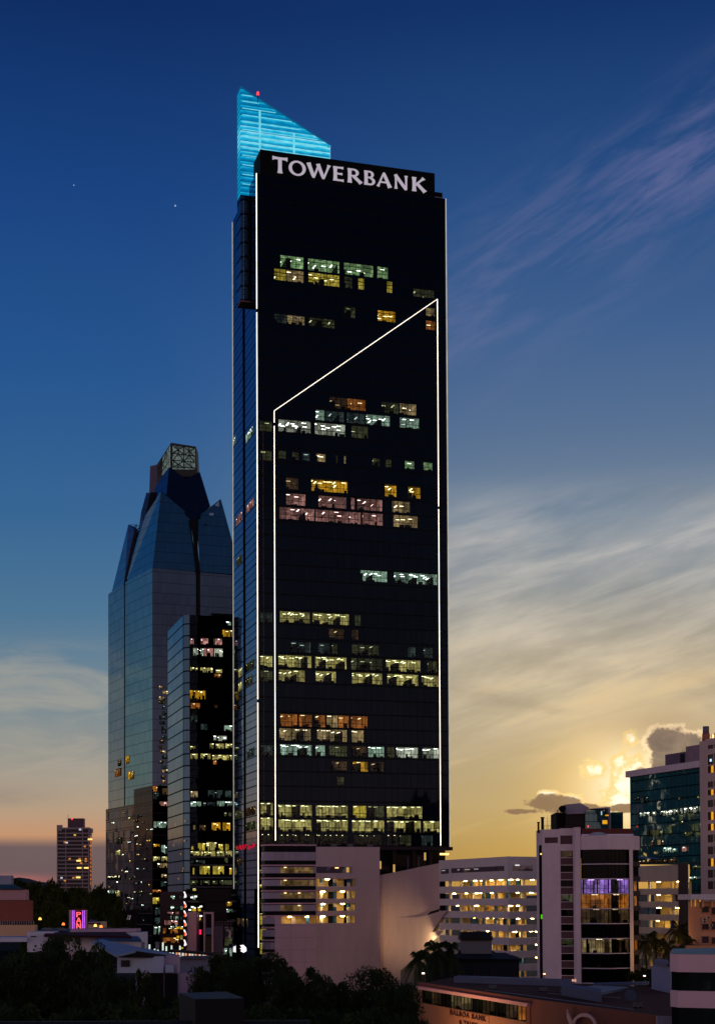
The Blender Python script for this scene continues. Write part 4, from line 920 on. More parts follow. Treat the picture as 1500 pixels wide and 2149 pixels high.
back_ = MB(); back_.prism([fl_a.P(0, 2.2, 0), fl_a.P(fl_a.w, 2.2, 0), fl_b.P(fl_b.w, 2.2, 0), G(1330, 336), G(1222, 336)], 0, zg - .02, M_DARK); back_.build('core', apt)
# dark balconies round the corner
zf = zg - .3
for k in range(9):
    mb = MB(); pl_ = [G(1329, 318.4), G(1343.5, 321.5), G(1343.5, 328), G(1329, 328)]; z2 = zf - FH
    if z2 < 0: break
    mb.prism(pl_, z2 - .1, z2 + .95, plain('balcony_dark', (52, 44, 48), .8, .2)); mb.build('balcony', apt)
    if k in (2, 3, 6):
        mb = MB(); mb.prism([G(1330, 319.6), G(1336, 320.7), G(1336, 326), G(1330, 326)], z2 + .96, z2 + FH - .12, room_mat('room_wall_orange', STY['orange'][0], STY['orange'][1])); mb.build('lit_bay', apt)
    zf -= FH
mb = MB(); mb.prism([G(1329, 321), G(1340, 322.4), G(1340, 335), G(1329, 335)], 0, zg - .03, M_DARK); mb.build('side_wall', apt)
# roof: red-brown strip, skylight, pipes
rf = MB(); RBR = plain('red_brown_roof', (104, 52, 46), .8, .2)
rf.prism([G(1222, 321), G(1329, 321.5), G(1329, 330), G(1222, 330)], zB - .9, zz(1270, 1740, 322), RBR)
rf.prism([G(1221, 319.4), G(1330, 319.8), G(1330, 331), G(1221, 331)], zB + .05, zB + .45, APW2); rf.build('roof', apt)
sk = MB(); c = G(1255, 319.8); zs = zB + .05
for i in range(12):
    a, b = math.pi * i / 12, math.pi * (i + 1) / 12
    sk.hexa([c + Vector((-2.0 * math.cos(a), -.5, zs)), c + Vector((-2.0 * math.cos(b), -.5, zs)), c + Vector((-2.0 * math.cos(b), .4, zs)), c + Vector((-2.0 * math.cos(a), .4, zs)),
             c + Vector((-1.9 * math.cos(a), -.5, zs + .05 + .75 * math.sin(a))), c + Vector((-1.9 * math.cos(b), -.5, zs + .05 + .75 * math.sin(b))), c + Vector((-1.9 * math.cos(b), .4, zs + .05 + .75 * math.sin(b))), c + Vector((-1.9 * math.cos(a), .4, zs + .05 + .75 * math.sin(a)))], plain('skylight_grey', (150, 160, 175), .4))
sk.build('skylight', apt)
for (x, y0, r) in ((1129.5, 1728, .22), (1138, 1718, .32)):
    mb = MB(); p = W(x, 1741, 324); q = W(x, y0, 324); mb.tube(p - Vector((0, 0, .8)), q, r, r, M_MULL, 10); mb.tube(q, q + Vector((0, 0, .25)), r * 1.4, r * 1.4, M_MULL, 10); mb.build('chimney', apt)
rl_ = MB(); 
for x in range(1142, 1166, 4): p = W(x, 1741, 324); rl_.tube(p - Vector((0, 0, .5)), p + Vector((0, 0, .8)), .03, .03, M_MULL, 5)
p = W(1142, 1733, 324); q = W(1164, 1733, 324); rl_.tube(p, q, .03, .03, M_MULL, 5); rl_.build('railing', apt)
mb = MB(); p = G(1192, 318.5); mb.box(p.x - 2, p.x + 2.2, p.y - .6, p.y - .5, zz(1192, 2061, 318), zz(1192, 2056, 318), glow_mat('small_shop_light', (255, 190, 170), 1.0, .7, 3.0)); mb.build('shop_light', apt)
# ------------------------------------------------------------------ faceted blue glass tower, far left
fac = thing('faceted_tower', 'tallest blue glass tower on the left with pointed petals and a lattice crown', 'skyscraper', tuple(G(350, 640)))
Uf = dir_vp(9700); Ul = Vector((-.487, .873, 0)); Ul2 = Vector((-.412, .911, 0))
def pan_mat(name, rgb, U_, refl, tint, fh=5.3, bay=2.4, line=.45, wob=.012, refl_blot=0): return facade_glass(name, rgb, U_, fh, bay, refl=refl, wob=wob, line=line, tint=tint, lw=.07, bw=.05, refl_blot=refl_blot)
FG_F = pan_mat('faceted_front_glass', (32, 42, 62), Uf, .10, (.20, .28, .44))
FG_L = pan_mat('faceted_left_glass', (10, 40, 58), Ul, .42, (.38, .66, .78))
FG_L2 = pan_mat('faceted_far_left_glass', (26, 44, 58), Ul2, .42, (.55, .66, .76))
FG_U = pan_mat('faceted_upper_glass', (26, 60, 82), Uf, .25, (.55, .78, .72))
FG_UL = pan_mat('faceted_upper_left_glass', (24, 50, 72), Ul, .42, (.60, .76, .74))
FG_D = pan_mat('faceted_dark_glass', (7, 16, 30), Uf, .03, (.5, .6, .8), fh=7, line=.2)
KF = 760 / 600
def WK(x, y, Y): return W(x, y, Y * KF)
def GK(x, Y): return G(x, Y * KF)
def ZK(x, y, Y): return Zat(x, y, Y * KF)
c0 = GK(320, 600); c1 = GK(503, 612.5); l1 = GK(262, 627); l2 = GK(227, 651)
zb_ = ZK(320, 1192, 600)
mb = MB(); plan = [c0, c1, c1 + Vector((-10, 76, 0)), l2 + Vector((4, 38, 0)), l2, l1]
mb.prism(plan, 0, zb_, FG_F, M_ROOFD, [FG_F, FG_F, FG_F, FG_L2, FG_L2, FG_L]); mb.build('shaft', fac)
# recessed slots
mb = MB()
ff = Face(c0, (c1 - c0), Vector((-(c1 - c0).y, (c1 - c0).x, 0))); 
uu0, uu1 = ff.uz(411, 1250)[0], ff.uz(420, 1250)[0]; mb.fbox(ff, uu0, uu1, -.06, .1, 0, zb_ + .1, M_BLACK)
fl_ = Face(c0, (l1 - c0), Vector(((l1 - c0).y, -(l1 - c0).x, 0))); fl_.w = (l1 - c0).length
mb.fbox(fl_, fl_.w - .3, fl_.w + 1.0, -.06 if fl_.P(0, -1, 0).x < fl_.P(0, 0, 0).x else .06, .1, 0, zb_ + .1, M_BLACK); mb.build('slot', fac)
def pet(name, pts, m, off=(0, 3, 0)):
    if m is FG_U: pts = [(x, y, 600 + .066 * (x - 320) + .037 * (1192 - y)) for x, y, _ in pts]
    mb = MB(); mb.slab([WK(*p) for p in pts], Vector(off), m); return mb.build(name, fac)
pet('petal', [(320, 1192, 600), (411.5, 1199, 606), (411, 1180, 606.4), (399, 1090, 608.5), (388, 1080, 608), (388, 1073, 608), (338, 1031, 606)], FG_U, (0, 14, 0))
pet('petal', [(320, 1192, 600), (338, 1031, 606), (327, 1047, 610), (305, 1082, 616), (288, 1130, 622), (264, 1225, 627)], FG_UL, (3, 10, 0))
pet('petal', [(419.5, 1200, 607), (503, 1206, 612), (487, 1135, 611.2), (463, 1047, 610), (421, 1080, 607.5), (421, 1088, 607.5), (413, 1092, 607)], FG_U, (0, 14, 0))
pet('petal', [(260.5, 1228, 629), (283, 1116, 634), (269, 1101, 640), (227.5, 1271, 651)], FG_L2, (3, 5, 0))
pet('inner_shaft', [(287, 1140, 632), (296, 1075, 634), (307, 1034, 636), (326, 1034, 634), (322, 1060, 630), (312, 1150, 628)], FG_L2, (4, 14, 0))
pet('dark_notch', [(304, 1083, 617.5), (314, 1040, 618), (316, 1033, 618), (327, 1033, 617), (324, 1045, 616), (306, 1080, 616)], M_BLACK, (.5, 2, 0))
pet('dark_prow', [(349, 1040, 613), (355, 980, 616), (390, 1005, 617), (419, 990, 619), (441, 1063, 618), (414, 1090, 612), (398, 1090, 611), (385, 1075, 611)], FG_D, (0, 12, 0))
pet('dark_prow_side', [(349, 1041, 613.2), (355, 980, 616), (343, 996, 622), (326, 1022, 626), (318, 1060, 626)], pan_mat('prow_side_glass', (14, 34, 66), Ul, .15, (.5, .65, .9)), (3, 8, 0))
pet('slot', [(398, 1088, 607.6), (416, 1090, 609), (415, 1150, 605.6), (420, 1200, 605), (411, 1200, 605.4), (405, 1130, 606.6)], M_BLACK, (0, .6, 0))
pet('slot', [(283, 1108, 632), (288, 1112, 630), (276, 1175, 626.6), (264, 1228, 626), (259, 1228, 627.6), (272, 1160, 630)], M_BLACK, (.1, .6, 0))
STEELG = plain('crown_lattice_steel', (58, 58, 54), .6, .2, .8)
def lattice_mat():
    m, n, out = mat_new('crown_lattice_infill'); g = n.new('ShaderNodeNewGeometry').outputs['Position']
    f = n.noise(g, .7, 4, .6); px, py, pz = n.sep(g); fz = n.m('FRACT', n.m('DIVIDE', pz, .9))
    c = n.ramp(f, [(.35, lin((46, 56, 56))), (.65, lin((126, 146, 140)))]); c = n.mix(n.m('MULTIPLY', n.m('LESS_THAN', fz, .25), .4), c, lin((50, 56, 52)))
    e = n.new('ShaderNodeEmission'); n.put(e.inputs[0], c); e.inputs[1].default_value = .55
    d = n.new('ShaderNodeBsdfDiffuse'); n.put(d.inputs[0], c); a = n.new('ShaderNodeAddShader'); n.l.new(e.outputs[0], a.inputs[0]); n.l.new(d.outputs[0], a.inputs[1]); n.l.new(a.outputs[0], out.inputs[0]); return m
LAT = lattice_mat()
cr = MB(); cr.slab([WK(359, 929, 624), WK(411, 937, 626), WK(414, 1000, 626), WK(356, 1000, 624)], Vector((0, 12, 0)), STEELG)
cro = cr.build('crown', fac)
def latbar(p, q, w_, name='lattice_bar'):
    return (WK(*p), WK(*q), w_)
bars = MB(); inf = MB()
inf.slab([WK(362, 934, 623.8), WK(409, 941, 625.8), WK(410, 985, 625.8), WK(362, 985, 623.8)], Vector((0, .1, 0)), LAT)
inf.build('lattice_infill', cro)
for (a, b) in [((362, 951), (409, 957)), ((362, 966), (409, 970)), ((362, 980), (409, 982)), ((385, 937), (386, 984)), ((363, 935), (384, 952)), ((384, 937), (363, 951)), ((386, 938), (408, 957)), ((408, 941), (386, 954)), ((363, 966), (374, 952)), ((374, 952), (385, 967)), ((386, 968), (397, 955)), ((397, 955), (408, 970)), ((363, 967), (385, 981)), ((385, 968), (364, 980)), ((387, 969), (407, 983)), ((361, 933), (361, 985)), ((410, 940), (411, 985)), ((361, 933), (410, 940)), ((374, 936), (374, 952)), ((397, 940), (397, 955))]:
    bars.tube(WK(a[0], a[1], 623.5 + (a[0] - 359) * .038), WK(b[0], b[1], 623.5 + (b[0] - 359) * .038), .28, .28, STEELG, 5)
bars.build('lattice', cro)
pet('crown_side', [(359, 929, 624), (358, 1000, 624), (330, 1030, 634), (329, 975, 634)], STEELG, (2, 3, 0))
mb = MB(); mb.slab([WK(357, 935, 623.8), WK(357, 985, 623.8), WK(332, 1005, 633.6), (WK(332, 975, 633.6))], Vector((.1, .15, 0)), LAT)
sd_ = mb.build('side_infill', fac); mb = MB()
for (a, b) in [((357, 950), (332, 983)), ((357, 968), (332, 996)), ((349, 946), (349, 993)), ((340, 960), (340, 1001)), ((357, 936), (349, 966)), ((349, 946), (357, 975)), ((349, 948), (340, 983)), ((340, 962), (333, 990))]:
    mb.tube(WK(a[0], a[1], 623.5 + (359 - a[0]) * .36), WK(b[0], b[1], 623.5 + (359 - b[0]) * .36), .25, .25, STEELG, 5)
mb.build('side_lattice', sd_)
pet('grey_core', [(315, 978, 640), (329, 975, 636), (331, 1036, 636), (313, 1036, 640)], plain('grey_core_panel', (104, 96, 116), .8, .1), (2, 10, 0))
mb = MB()
for (a, b) in [((272, 1101), (285, 1112)), ((274, 1101), (294, 1104)), ((278, 1106), (292, 1103)), ((283, 1100), (286, 1112)), ((286, 1098), (287, 1108)), ((287, 1112), (297, 1100)), ((294, 1104), (289, 1112))]: mb.tube(WK(a[0], a[1], 638), WK(b[0], b[1], 634), .14, .14, M_MULL, 5)
mb.build('roof_truss', fac)
mb = MB(); p = WK(444, 1079, 606.5); mb.box(p.x - 1.0, p.x + 1.0, p.y, p.y + .3, p.z - .6, p.z + .6, plain('pale_glass', (150, 180, 220), .3))
mb.slab([WK(450, 1061, 609), WK(459, 1052, 609), WK(460, 1063, 609)], Vector((0, .3, 0)), plain('pale_glass', (150, 180, 220), .3)); mb.build('window', fac)
# lit floors of the faceted tower (front and far-left faces)
def small_lit(f, px0, px1, py0, py1, sty, parent, depth=1.5, pane=False, bay=1.6):
    u0, z0 = f.uz(px0, py1); u1, z1 = f.uz(px1, py0); a, z0b = f.uz(px1, py1)
    z0 = (z0 + z0b) / 2; z1 = max(z1, z0 + .6)
    o_ = Face(f.P(0, -.16, 0), f.U, f.N); mb = MB(); flat_room(mb, o_, min(u0, u1), max(u0, u1), z0, z1, sty, rng); ob = mb.build('window', parent)
    m2 = MB(); n = max(1, int(abs(u1 - u0) / bay))
    for i in range(n + 1):
        c = min(u0, u1) + abs(u1 - u0) * i / n; m2.fbox(o_, c - .06, c + .06, -.10, -.002, z0, z1, M_MULL)
    m2.fbox(o_, min(u0, u1), max(u0, u1), -.098, -.003, z0 - .06, z0 + .06, M_MULL); m2.fbox(o_, min(u0, u1), max(u0, u1), -.098, -.003, z1 - .06, z1 + .06, M_MULL); m2.build('mullions', ob)
    return ob
f2 = face_px(227, 651 * KF, 262, 627 * KF)
for t_ in ((270, 281, 1618, 1636, 'gold'), (264, 271, 1586, 1603, 'gold')): small_lit(Face(l1, (c0 - l1), fl_.N if fl_.N.y > 0 else -fl_.N), *t_, fac)
for t_ in ((242, 254, 1612, 1630, 'orange'), (248, 254, 1595, 1608, 'dimwarm')): small_lit(f2, *t_, fac)
rl3 = random.Random(31)
for i in range(24):
    y = 1440 + i * 10.3 + rl3.random() * 3; x = 331 + rl3.random() * 10; small_lit(ff, x, min(352, x + 6 + 10 * rl3.random()), y, y + 6.5, rl3.choice(['dimcool', 'dimcool', 'dimwarm', 'orange', 'dim', 'warm']), fac)
# ------------------------------------------------------------------ dark glass block in front of it: podium plus stand-in for mirrored buildings
blk = thing('podium_reflection_block', 'low dark glass block with scattered lights, its upper part standing in for reflections in the blue faceted tower', 'office building', tuple(G(300, 560)))
BG1 = facade_glass('block_dark_glass', (9, 9, 12), Uf, 4.1, 2.4, refl=.0, wob=.06, line=.4, tint=(.5, .5, .55), lw=.05)
BG2 = facade_glass('block_side_glass', (24, 22, 26), Ul, 4.1, 2.2, refl=.16, wob=.16, line=.6, tint=(.46, .48, .54), lw=.05, wobs=.14)
k0 = G(320, 560); kf = Face(k0, Uf, Vector((-Uf.y, Uf.x, 0))); 
# left wall runs back-left; its frame
kl = face_px(222, 612, 320, 560)
u281 = kl.uz(281, 1800)[0]
mb = MB(); e1 = k0 + Uf * 26; zt1 = Zat(300, 1649, 560); zt2 = Zat(250, 1692, 590)
a281 = kl.P(u281, 0, 0)
DARKB = facade_glass('block_black_glass', (7, 7, 9), kl.U, 4.1, 2.0, refl=.0, wob=.05, line=.5, tint=(.4, .4, .45), lw=.05)
mb.prism([k0, e1, e1 + Vector((0, 22, 0)), a281 + Vector((6, 18, 0)), a281], 0, zt1, BG1, M_ROOFD, [BG1, BG1, BG1, BG1, DARKB]); mb.build('reflection_block', blk)  # reflection low in the faceted tower, built as a solid block
mb = MB(); mb.prism([a281 + Vector((-.02, .1, 0)), a281 + Vector((8, 26, 0)), kl.P(0, 0, 0) + Vector((8, 22, 0)), kl.P(0, 0, 0)], 0, zt2, BG2, M_ROOFD); mb.build('lower_block', blk)
mb = MB()
for k in range(int(zt1 / 4.1) + 1): mb.fbox(kf, 0, 26, -.12, 0, k * 4.1 + .9, k * 4.1 + 1.1, plain('block_rail', (70, 48, 44), .5)); mb.fbox(kl, 0 if k * 4.1 + 1.1 < zt2 else u281, kl.w, -.14, 0, k * 4.1 + .9, k * 4.1 + 1.08, MATS['block_rail'])
mb.build('floor_line', blk)
r5 = random.Random(12)
for i in range(64):                               # sparkle of small lit windows
    y = 1700 + r5.random() ** .8 * 280; x = 226 + r5.random() * 90
    small_lit(kl, x, x + 2.5 + 5 * r5.random(), y, y + 2 + 3 * r5.random(), r5.choice(['dimcool', 'warm', 'gold', 'cool', 'dimwarm', 'yg', 'white']), blk)
for t_ in ((227, 240, 1869, 1882, 'cool'), (241, 252, 1869, 1882, 'yg'), (227, 250, 1901, 1918, 'dimcool'), (226, 248, 1922, 1944, 'cool'), (243, 253, 1784, 1796, 'yg'), (226, 253, 1838, 1848, 'dots'), (246, 256, 1758, 1772, 'dim')): small_lit(kl, *t_, blk)
kf2 = kf
for t_ in ((338, 351, 1774, 1793, 'cool'), (321, 351, 1798, 1808, 'yg'), (330, 351, 1812, 1822, 'warm'), (320, 338, 1868, 1874, 'orange'), (320, 334, 1884, 1898, 'yellow'), (333, 351, 1683, 1692, 'pink'), (322, 351, 1725, 1738, 'cool'), (322, 335, 1772, 1778, 'gold'), (337, 351, 1850, 1862, 'dimcool'), (322, 336, 1905, 1922, 'dimcool'), (322, 336, 1926, 1940, 'dimcool'), (322, 336, 1944, 1962, 'cool'), (320, 330, 1650, 1662, 'orange'), (340, 351, 1655, 1668, 'dimwarm'), (322, 333, 1664, 1678, 'dimcool'), (338, 350, 1835, 1843, 'warm')): small_lit(kf2, *t_, blk)
gr = MB()                                         # leaning louvre screen by the street
gr.slab([W(238, 1946, 520), W(246, 1915, 520), W(286, 1908, 520), W(281, 1948, 520)], Vector((0, 6, 0)), plain('rust_canopy', (60, 34, 32), .8, .2)); gro = gr.build('entrance_screen', blk)
sl_ = MB()
for i in range(7):
    for j in range(2):
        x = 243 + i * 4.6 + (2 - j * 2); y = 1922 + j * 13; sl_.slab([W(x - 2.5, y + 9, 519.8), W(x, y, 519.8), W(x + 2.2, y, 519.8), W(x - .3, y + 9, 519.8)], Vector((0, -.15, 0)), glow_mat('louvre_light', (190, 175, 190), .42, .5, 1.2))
sl_.build('louvre', gro)
# ------------------------------------------------------------------ glass tower with rounded corner
rt = thing('rounded_tower', 'glass tower with a rounded blue corner and lit front rooms, left of the black tower', 'skyscraper', tuple(G(420, 500)))
r0 = G(387, 500); RF = Face(r0, U, V); RS = Face(r0, V, U)
RTG_F = facade_glass('rounded_front_glass', (6, 9, 13), U, 3.9, 1.6, refl=0, wob=.03, line=.6, tint=(.4, .45, .5), lw=.08)
RTG_S = facade_glass('rounded_side_glass', (18, 30, 42), V, 3.9, 1.9, refl=.26, wob=.02, line=.9, tint=(.50, .66, .84), lw=.12, bw=.07, split=1)
RTG_C = facade_glass('rounded_corner_glass', (10, 36, 56), U, 3.9, 1.9, refl=.16, wob=.0, line=.9, tint=(.22, .42, .60), lw=.12)
zr_ = Zat(392, 1290, 500); rd_ = 1.3; vL = None
ur0 = RF.uz(398, 1600)[0]
# far left end of the side wall at px 352
for i in range(400):
    q = RS.P(i * .1, 0, 0); 
    if 750 + F_PX * q.x / q.y < 352: vL = i * .1; break
cc = RF.P(ur0, ur0 * 1.6, 0); arc = []
for i in range(9):
    t_ = R(90) * i / 8; arc.append(RF.P(ur0 - ur0 * math.sin(t_), ur0 * 1.6 - ur0 * 1.6 * math.cos(t_), 0))
plan = arc + [RF.P(0, vL, 0), RF.P(40, vL, 0), RF.P(40, 0, 0)]
mb = MB(); mb.prism(plan, 0, zr_, RTG_F, M_ROOFD, [RTG_C] * 8 + [RTG_S, RTG_S, RTG_F, RTG_F]); mb.fbox(RF, RF.uz(445, 1500)[0], 39, .3, 8, zr_, zr_ + 1.0, M_BLACK); rto = mb.build('shaft', rt)
LB = [(398, 407, 1340, 1353, 'pink'), (421, 437, 1340, 1353, 'pink'), (448, 466, 1341, 1354, 'pink'), (405, 427, 1361, 1377, 'white'), (428, 447, 1361, 1378, 'pink'), (449, 467, 1362, 1379, 'white'), (466, 487, 1323, 1337, 'gold'), (474, 485, 1305, 1313, 'cool'),
 (399, 415, 1401, 1409, 'yg'), (420, 446, 1402, 1412, 'yg'), (448, 466, 1405, 1414, 'yg'), (449, 465, 1415, 1422, 'orange'), (398, 431, 1450, 1468, 'gold'), (400, 422, 1476, 1488, 'orange'), (449, 456, 1480, 1487, 'dimwarm'), (421, 435, 1520, 1533, 'dimcool'), (400, 414, 1502, 1516, 'dimcool'), (470, 487, 1523, 1535, 'cool'),
 (448, 476, 1545, 1556, 'white'), (440, 470, 1561, 1572, 'yg'), (472, 487, 1561, 1571, 'yg'), (399, 410, 1566, 1574, 'yg'), (399, 415, 1582, 1594, 'yg'), (420, 442, 1582, 1594, 'yg'), (445, 487, 1585, 1596, 'yg'), (447, 458, 1597, 1605, 'orange'),
 (400, 415, 1661, 1674, 'warm'), (436, 467, 1659, 1676, 'dimcool'), (472, 487, 1660, 1675, 'dimcool'), (400, 425, 1683, 1694, 'cool'), (426, 452, 1684, 1693, 'dimcool'), (455, 487, 1682, 1693, 'cool'), (470, 486, 1706, 1714, 'dim'), (441, 483, 1727, 1744, 'gold'), (418, 431, 1732, 1744, 'dimwarm'), (405, 410, 1732, 1742, 'warm'),
 (415, 430, 1770, 1786, 'yellow'), (432, 456, 1768, 1786, 'yg'), (458, 480, 1772, 1786, 'yellow'), (400, 426, 1787, 1797, 'yg'), (428, 452, 1787, 1798, 'yg'), (455, 487, 1786, 1798, 'yg'), (401, 406, 1776, 1784, 'yellow'), (415, 440, 1818, 1836, 'yellow'), (442, 470, 1818, 1836, 'yellow'), (404, 408, 1822, 1836, 'yellow'), (481, 487, 1822, 1836, 'gold'), (399, 440, 1848, 1858, 'dim'), (442, 487, 1848, 1858, 'dim'), (400, 430, 1806, 1813, 'dimcool'), (470, 478, 1800, 1812, 'dim')]
for t_ in LB: small_lit(RF, *t_, rt)
for t_ in ((389, 397, 1451, 1466, 'gold'), ): small_lit(Face(RF.P(0, 1, 0), RF.U, RF.N), *t_, rt)
mb = MB()
for (y, hh) in ((1799, 2), (1816, 2), (1842, 2), (1862, 2)): u, z_ = RF.uz(440, y); mb.fbox(RF, ur0, 36, -.5, -.02, z_ - hh * .15, z_ + hh * .1, plain('floor_ledge_grey', (90, 88, 88), .6))
mb.build('ledge', rt)
for i in range(9):
    x = 356 + r5.random() * 34; y = 1720 + r5.random() * 130; q = RS.uz(x, y); b = MB(); b.fbox(RS, q[0] - .5, q[0] + .5, -.1, -.02, q[1] - .25, q[1] + .35, glow_mat('dim_side_light', (220, 170, 110), .6, .5, .8)); b.build('window', rt)
# ------------------------------------------------------------------ shopping building at its foot
shp = thing('commercial_building', 'pink-slabbed commercial building with a vertical light sign at the foot of the rounded tower', 'commercial building', tuple(G(420, 430)))
def pxbox(mb, x0, x1, y0, y1, Y, th_, m):        # box facing the camera, corners at photo rows and columns
    a = W(x0, y1, Y); b = W(x1, y0, Y); mb.box(a.x, b.x, Y, Y + th_, a.z, b.z, m)
PINKR = plain('pink_render', (216, 166, 166), .85, .12, .5, streak=True)
mb = MB(); pxbox(mb, 336, 390, 1872, 2040, 440, 14, plain('reddish_dark_wall', (66, 48, 48), .8, .25, .3)); mb.build('wall', shp)
mb = MB(); pxbox(mb, 391, 412, 1915, 2050, 432, 10, PINKR); mb.build('pink_slab', shp)
mb = MB(); pxbox(mb, 416, 481, 1866, 1893, 436, 14, plain('dark_brown_block', (34, 24, 26), .8, .2)); pxbox(mb, 430, 473, 1893, 1960, 437, 12, MATS['dark_brown_block']); mb.build('dark_core', shp)
mb = MB()
for y in (1868, 1881, 1902, 1922, 1941): pxbox(mb, 392, 492, y + 9, y + 14, 442, 12, plain('deck_slab_grey', (90, 84, 84), .8, .2))
pxbox(mb, 392, 492, 1866, 2040, 455, 2, M_DARK); mb.build('deck', shp)
for (x0, x1, y0, y1, s_) in ((358, 367, 1880, 1888, 'cool'), (376, 384, 1880, 1888, 'dimcool'), (358, 366, 1902, 1910, 'cool'), (368, 375, 1903, 1910, 'dimcool'), (378, 384, 1902, 1910, 'cool'), (358, 366, 1923, 1930, 'cool'), (368, 375, 1923, 1931, 'cool'), (378, 384, 1924, 1932, 'dimcool'), (358, 366, 1944, 1950, 'cool'), (368, 375, 1943, 1951, 'dimcool'), (377, 384, 1944, 1951, 'cool'), (378, 384, 1963, 1973, 'yg'), (345, 374, 1932, 1942, 'pink'), (342, 374, 1948, 1960, 'orange'), (342, 375, 1968, 1980, 'orange'), (352, 376, 1914, 1920, 'pink'), (404, 411, 1865, 1871, 'cool'), (403, 413, 1880, 1889, 'cool'), (404, 411, 1903, 1912, 'cool'), (415, 421, 1904, 1912, 'yellow'), (405, 412, 1923, 1932, 'cool'), (416, 422, 1924, 1932, 'yellow'), (473, 487, 1893, 1903, 'gold'), (474, 488, 1908, 1916, 'cool')):
    fq = Face((0, 439.6 if x0 < 391 else 441.5), (1, 0), (0, 1)); small_lit(fq, x0, x1, y0, y1, s_, shp)
YEL = glow_mat('yellow_wall_light', (235, 185, 30), .75); FLUO = glow_mat('white_fluorescent', (240, 245, 235), 3.0)
for (x0, x1, y0, y1) in ((404, 411, 1907, 1913), (416, 421, 1908, 1913), (404, 411, 1928, 1933), (417, 421, 1928, 1932), (371, 376, 1946, 1950), (378, 384, 1947, 1951), (379, 384, 1989, 1992), (370, 375, 1946, 1950), (405, 411, 1866, 1870), (371, 376, 1965, 1970)):
    b = MB(); pxbox(b, x0, x1, y0, y1, 438.4 if x0 < 391 else 440.2, .3, YEL); b.build('yellow_panel', shp)
for (x, y) in ((403, 1903), (421, 1902), (421, 1922), (402, 1883), (398, 1909), (410, 1881)): b = MB(); pxbox(b, x - 2, x + 3, y, y + 2.5, 437, .3, FLUO); b.build('fluorescent_lamp', shp)
# vertical sign: red and white slanted strokes
vs = MB(); pxbox(vs, 384, 392, 1868, 1990, 431, .6, M_BLACK); vso = vs.build('vertical_sign', shp)
SR = glow_mat('sign_red_orange', (255, 90, 50), 1.3, .3, 1.5); SWt = glow_mat('sign_white', (250, 238, 245), 1.4, .3, 1.5)
for i, y in enumerate((1872, 1893, 1912, 1932, 1952, 1973)):
    b = MB(); b.slab([W(385, y, 430.8), W(388, y, 430.8), W(392, y + 10, 430.8), W(389.5, y + 13, 430.8)], (0, -.2, 0), SWt); b.slab([W(386, y + 13, 430.8), W(389.2, y + 13, 430.8), W(391, y + 9, 430.79), W(388, y + 4, 430.79)], (0, -.28, 0), SR if 0 < i < 5 else SWt); b.build('sign_stroke', vso)
# pink portal frame
pf_ = MB(); pxbox(pf_, 427, 430, 1915, 2012, 428, 3, PINKR); pxbox(pf_, 444, 447, 1915, 2012, 428, 3, PINKR); pxbox(pf_, 430, 444, 1915, 1919, 428, 3, PINKR); pf_.build('portal_frame', shp)
b = MB(); pxbox(b, 430.2, 443.8, 1948, 1962, 429.5, .4, plain('pale_blue_panel', (120, 130, 160), .5)); pxbox(b, 430.2, 443.8, 1966, 2010, 429.5, .4, plain('olive_glass', (58, 54, 30), .3)); b.build('portal_glazing', shp)
b = MB(); pxbox(b, 447.5, 466, 1945, 2030, 430, 12, plain('mauve_block', (104, 88, 98), .85, .15)); b.build('mauve_volume', shp)
b = MB(); pxbox(b, 466.2, 489, 1946, 2040, 434, 10, facade_glass('blue_grey_shop_glass', (30, 36, 46), Vector((1, 0, 0)), 5, 1.8, refl=.08, line=.6)); b.build('glazed_volume', shp)
b = MB()
for y in (1935, 1940): pxbox(b, 447, 490, y, y + .8, 430, .1, plain('rail_pink', (150, 118, 122)))
for x in range(448, 490, 6): pxbox(b, x, x + .6, 1935, 1946, 430, .1, MATS['rail_pink'])
b.build('railing', shp)
for (x0, x1, y0, y1, s_) in ((470, 487, 1990, 2008, 'cool'), (468, 487, 1970, 1986, 'dim')): small_lit(Face((0, 433.8), (1, 0), (0, 1)), x0, x1, y0, y1, s_, shp)
b = MB(); pxbox(b, 418, 422, 1952, 1962, 430.5, .3, glow_mat('red_neon', (255, 30, 80), 1.5)); b.build('neon_sign', shp)
b = MB(); pxbox(b, 415, 421, 2005, 2009, 380, .3, glow_mat('cyan_sign', (120, 225, 255), 1.6)); pxbox(b, 416.5, 419.5, 2009, 2030, 380, .3, M_DARK)
tag(b.build('street_sign', loc=(G(418, 380).x, 380, 0)), 'small cyan lit sign in the street below the pink portal', 'sign')
# ------------------------------------------------------------------ far apartment slab
far = thing('far_apartment_tower', 'distant pale apartment tower standing alone against the orange horizon on the far left', 'apartment building', tuple(G(155, 1000)))
FW = plain('far_apartment_wall', (168, 150, 150), .85, .1, .1); FD = plain('far_window_dark', (58, 54, 62), .4, .3, .3)
b = MB(); pxbox(b, 120, 187, 1741, 1890, 1001, 6, FD); pxbox(b, 187.2, 190.5, 1746, 1890, 1003, 6, FD); b.build('core', far)
b = MB(); pxbox(b, 119, 129, 1732, 1745, 1000, 4, FW); pxbox(b, 129, 187, 1737, 1741, 1000, 6, FW); pxbox(b, 185, 192, 1739, 1748, 1001, 6, FW); b.build('parapet', far)
b = MB(); pxbox(b, 142, 175, 1718, 1737, 1004, 6, plain('penthouse_grey', (104, 84, 92), .85, .1)); b.build('penthouse', far)
for x0, x1 in ((119, 121), (137, 139), (172, 174), (185, 188), (191.5, 192.8)): b = MB(); pxbox(b, x0, x1, 1741, 1890, 999.6, .5, FW); b.build('pier', far)
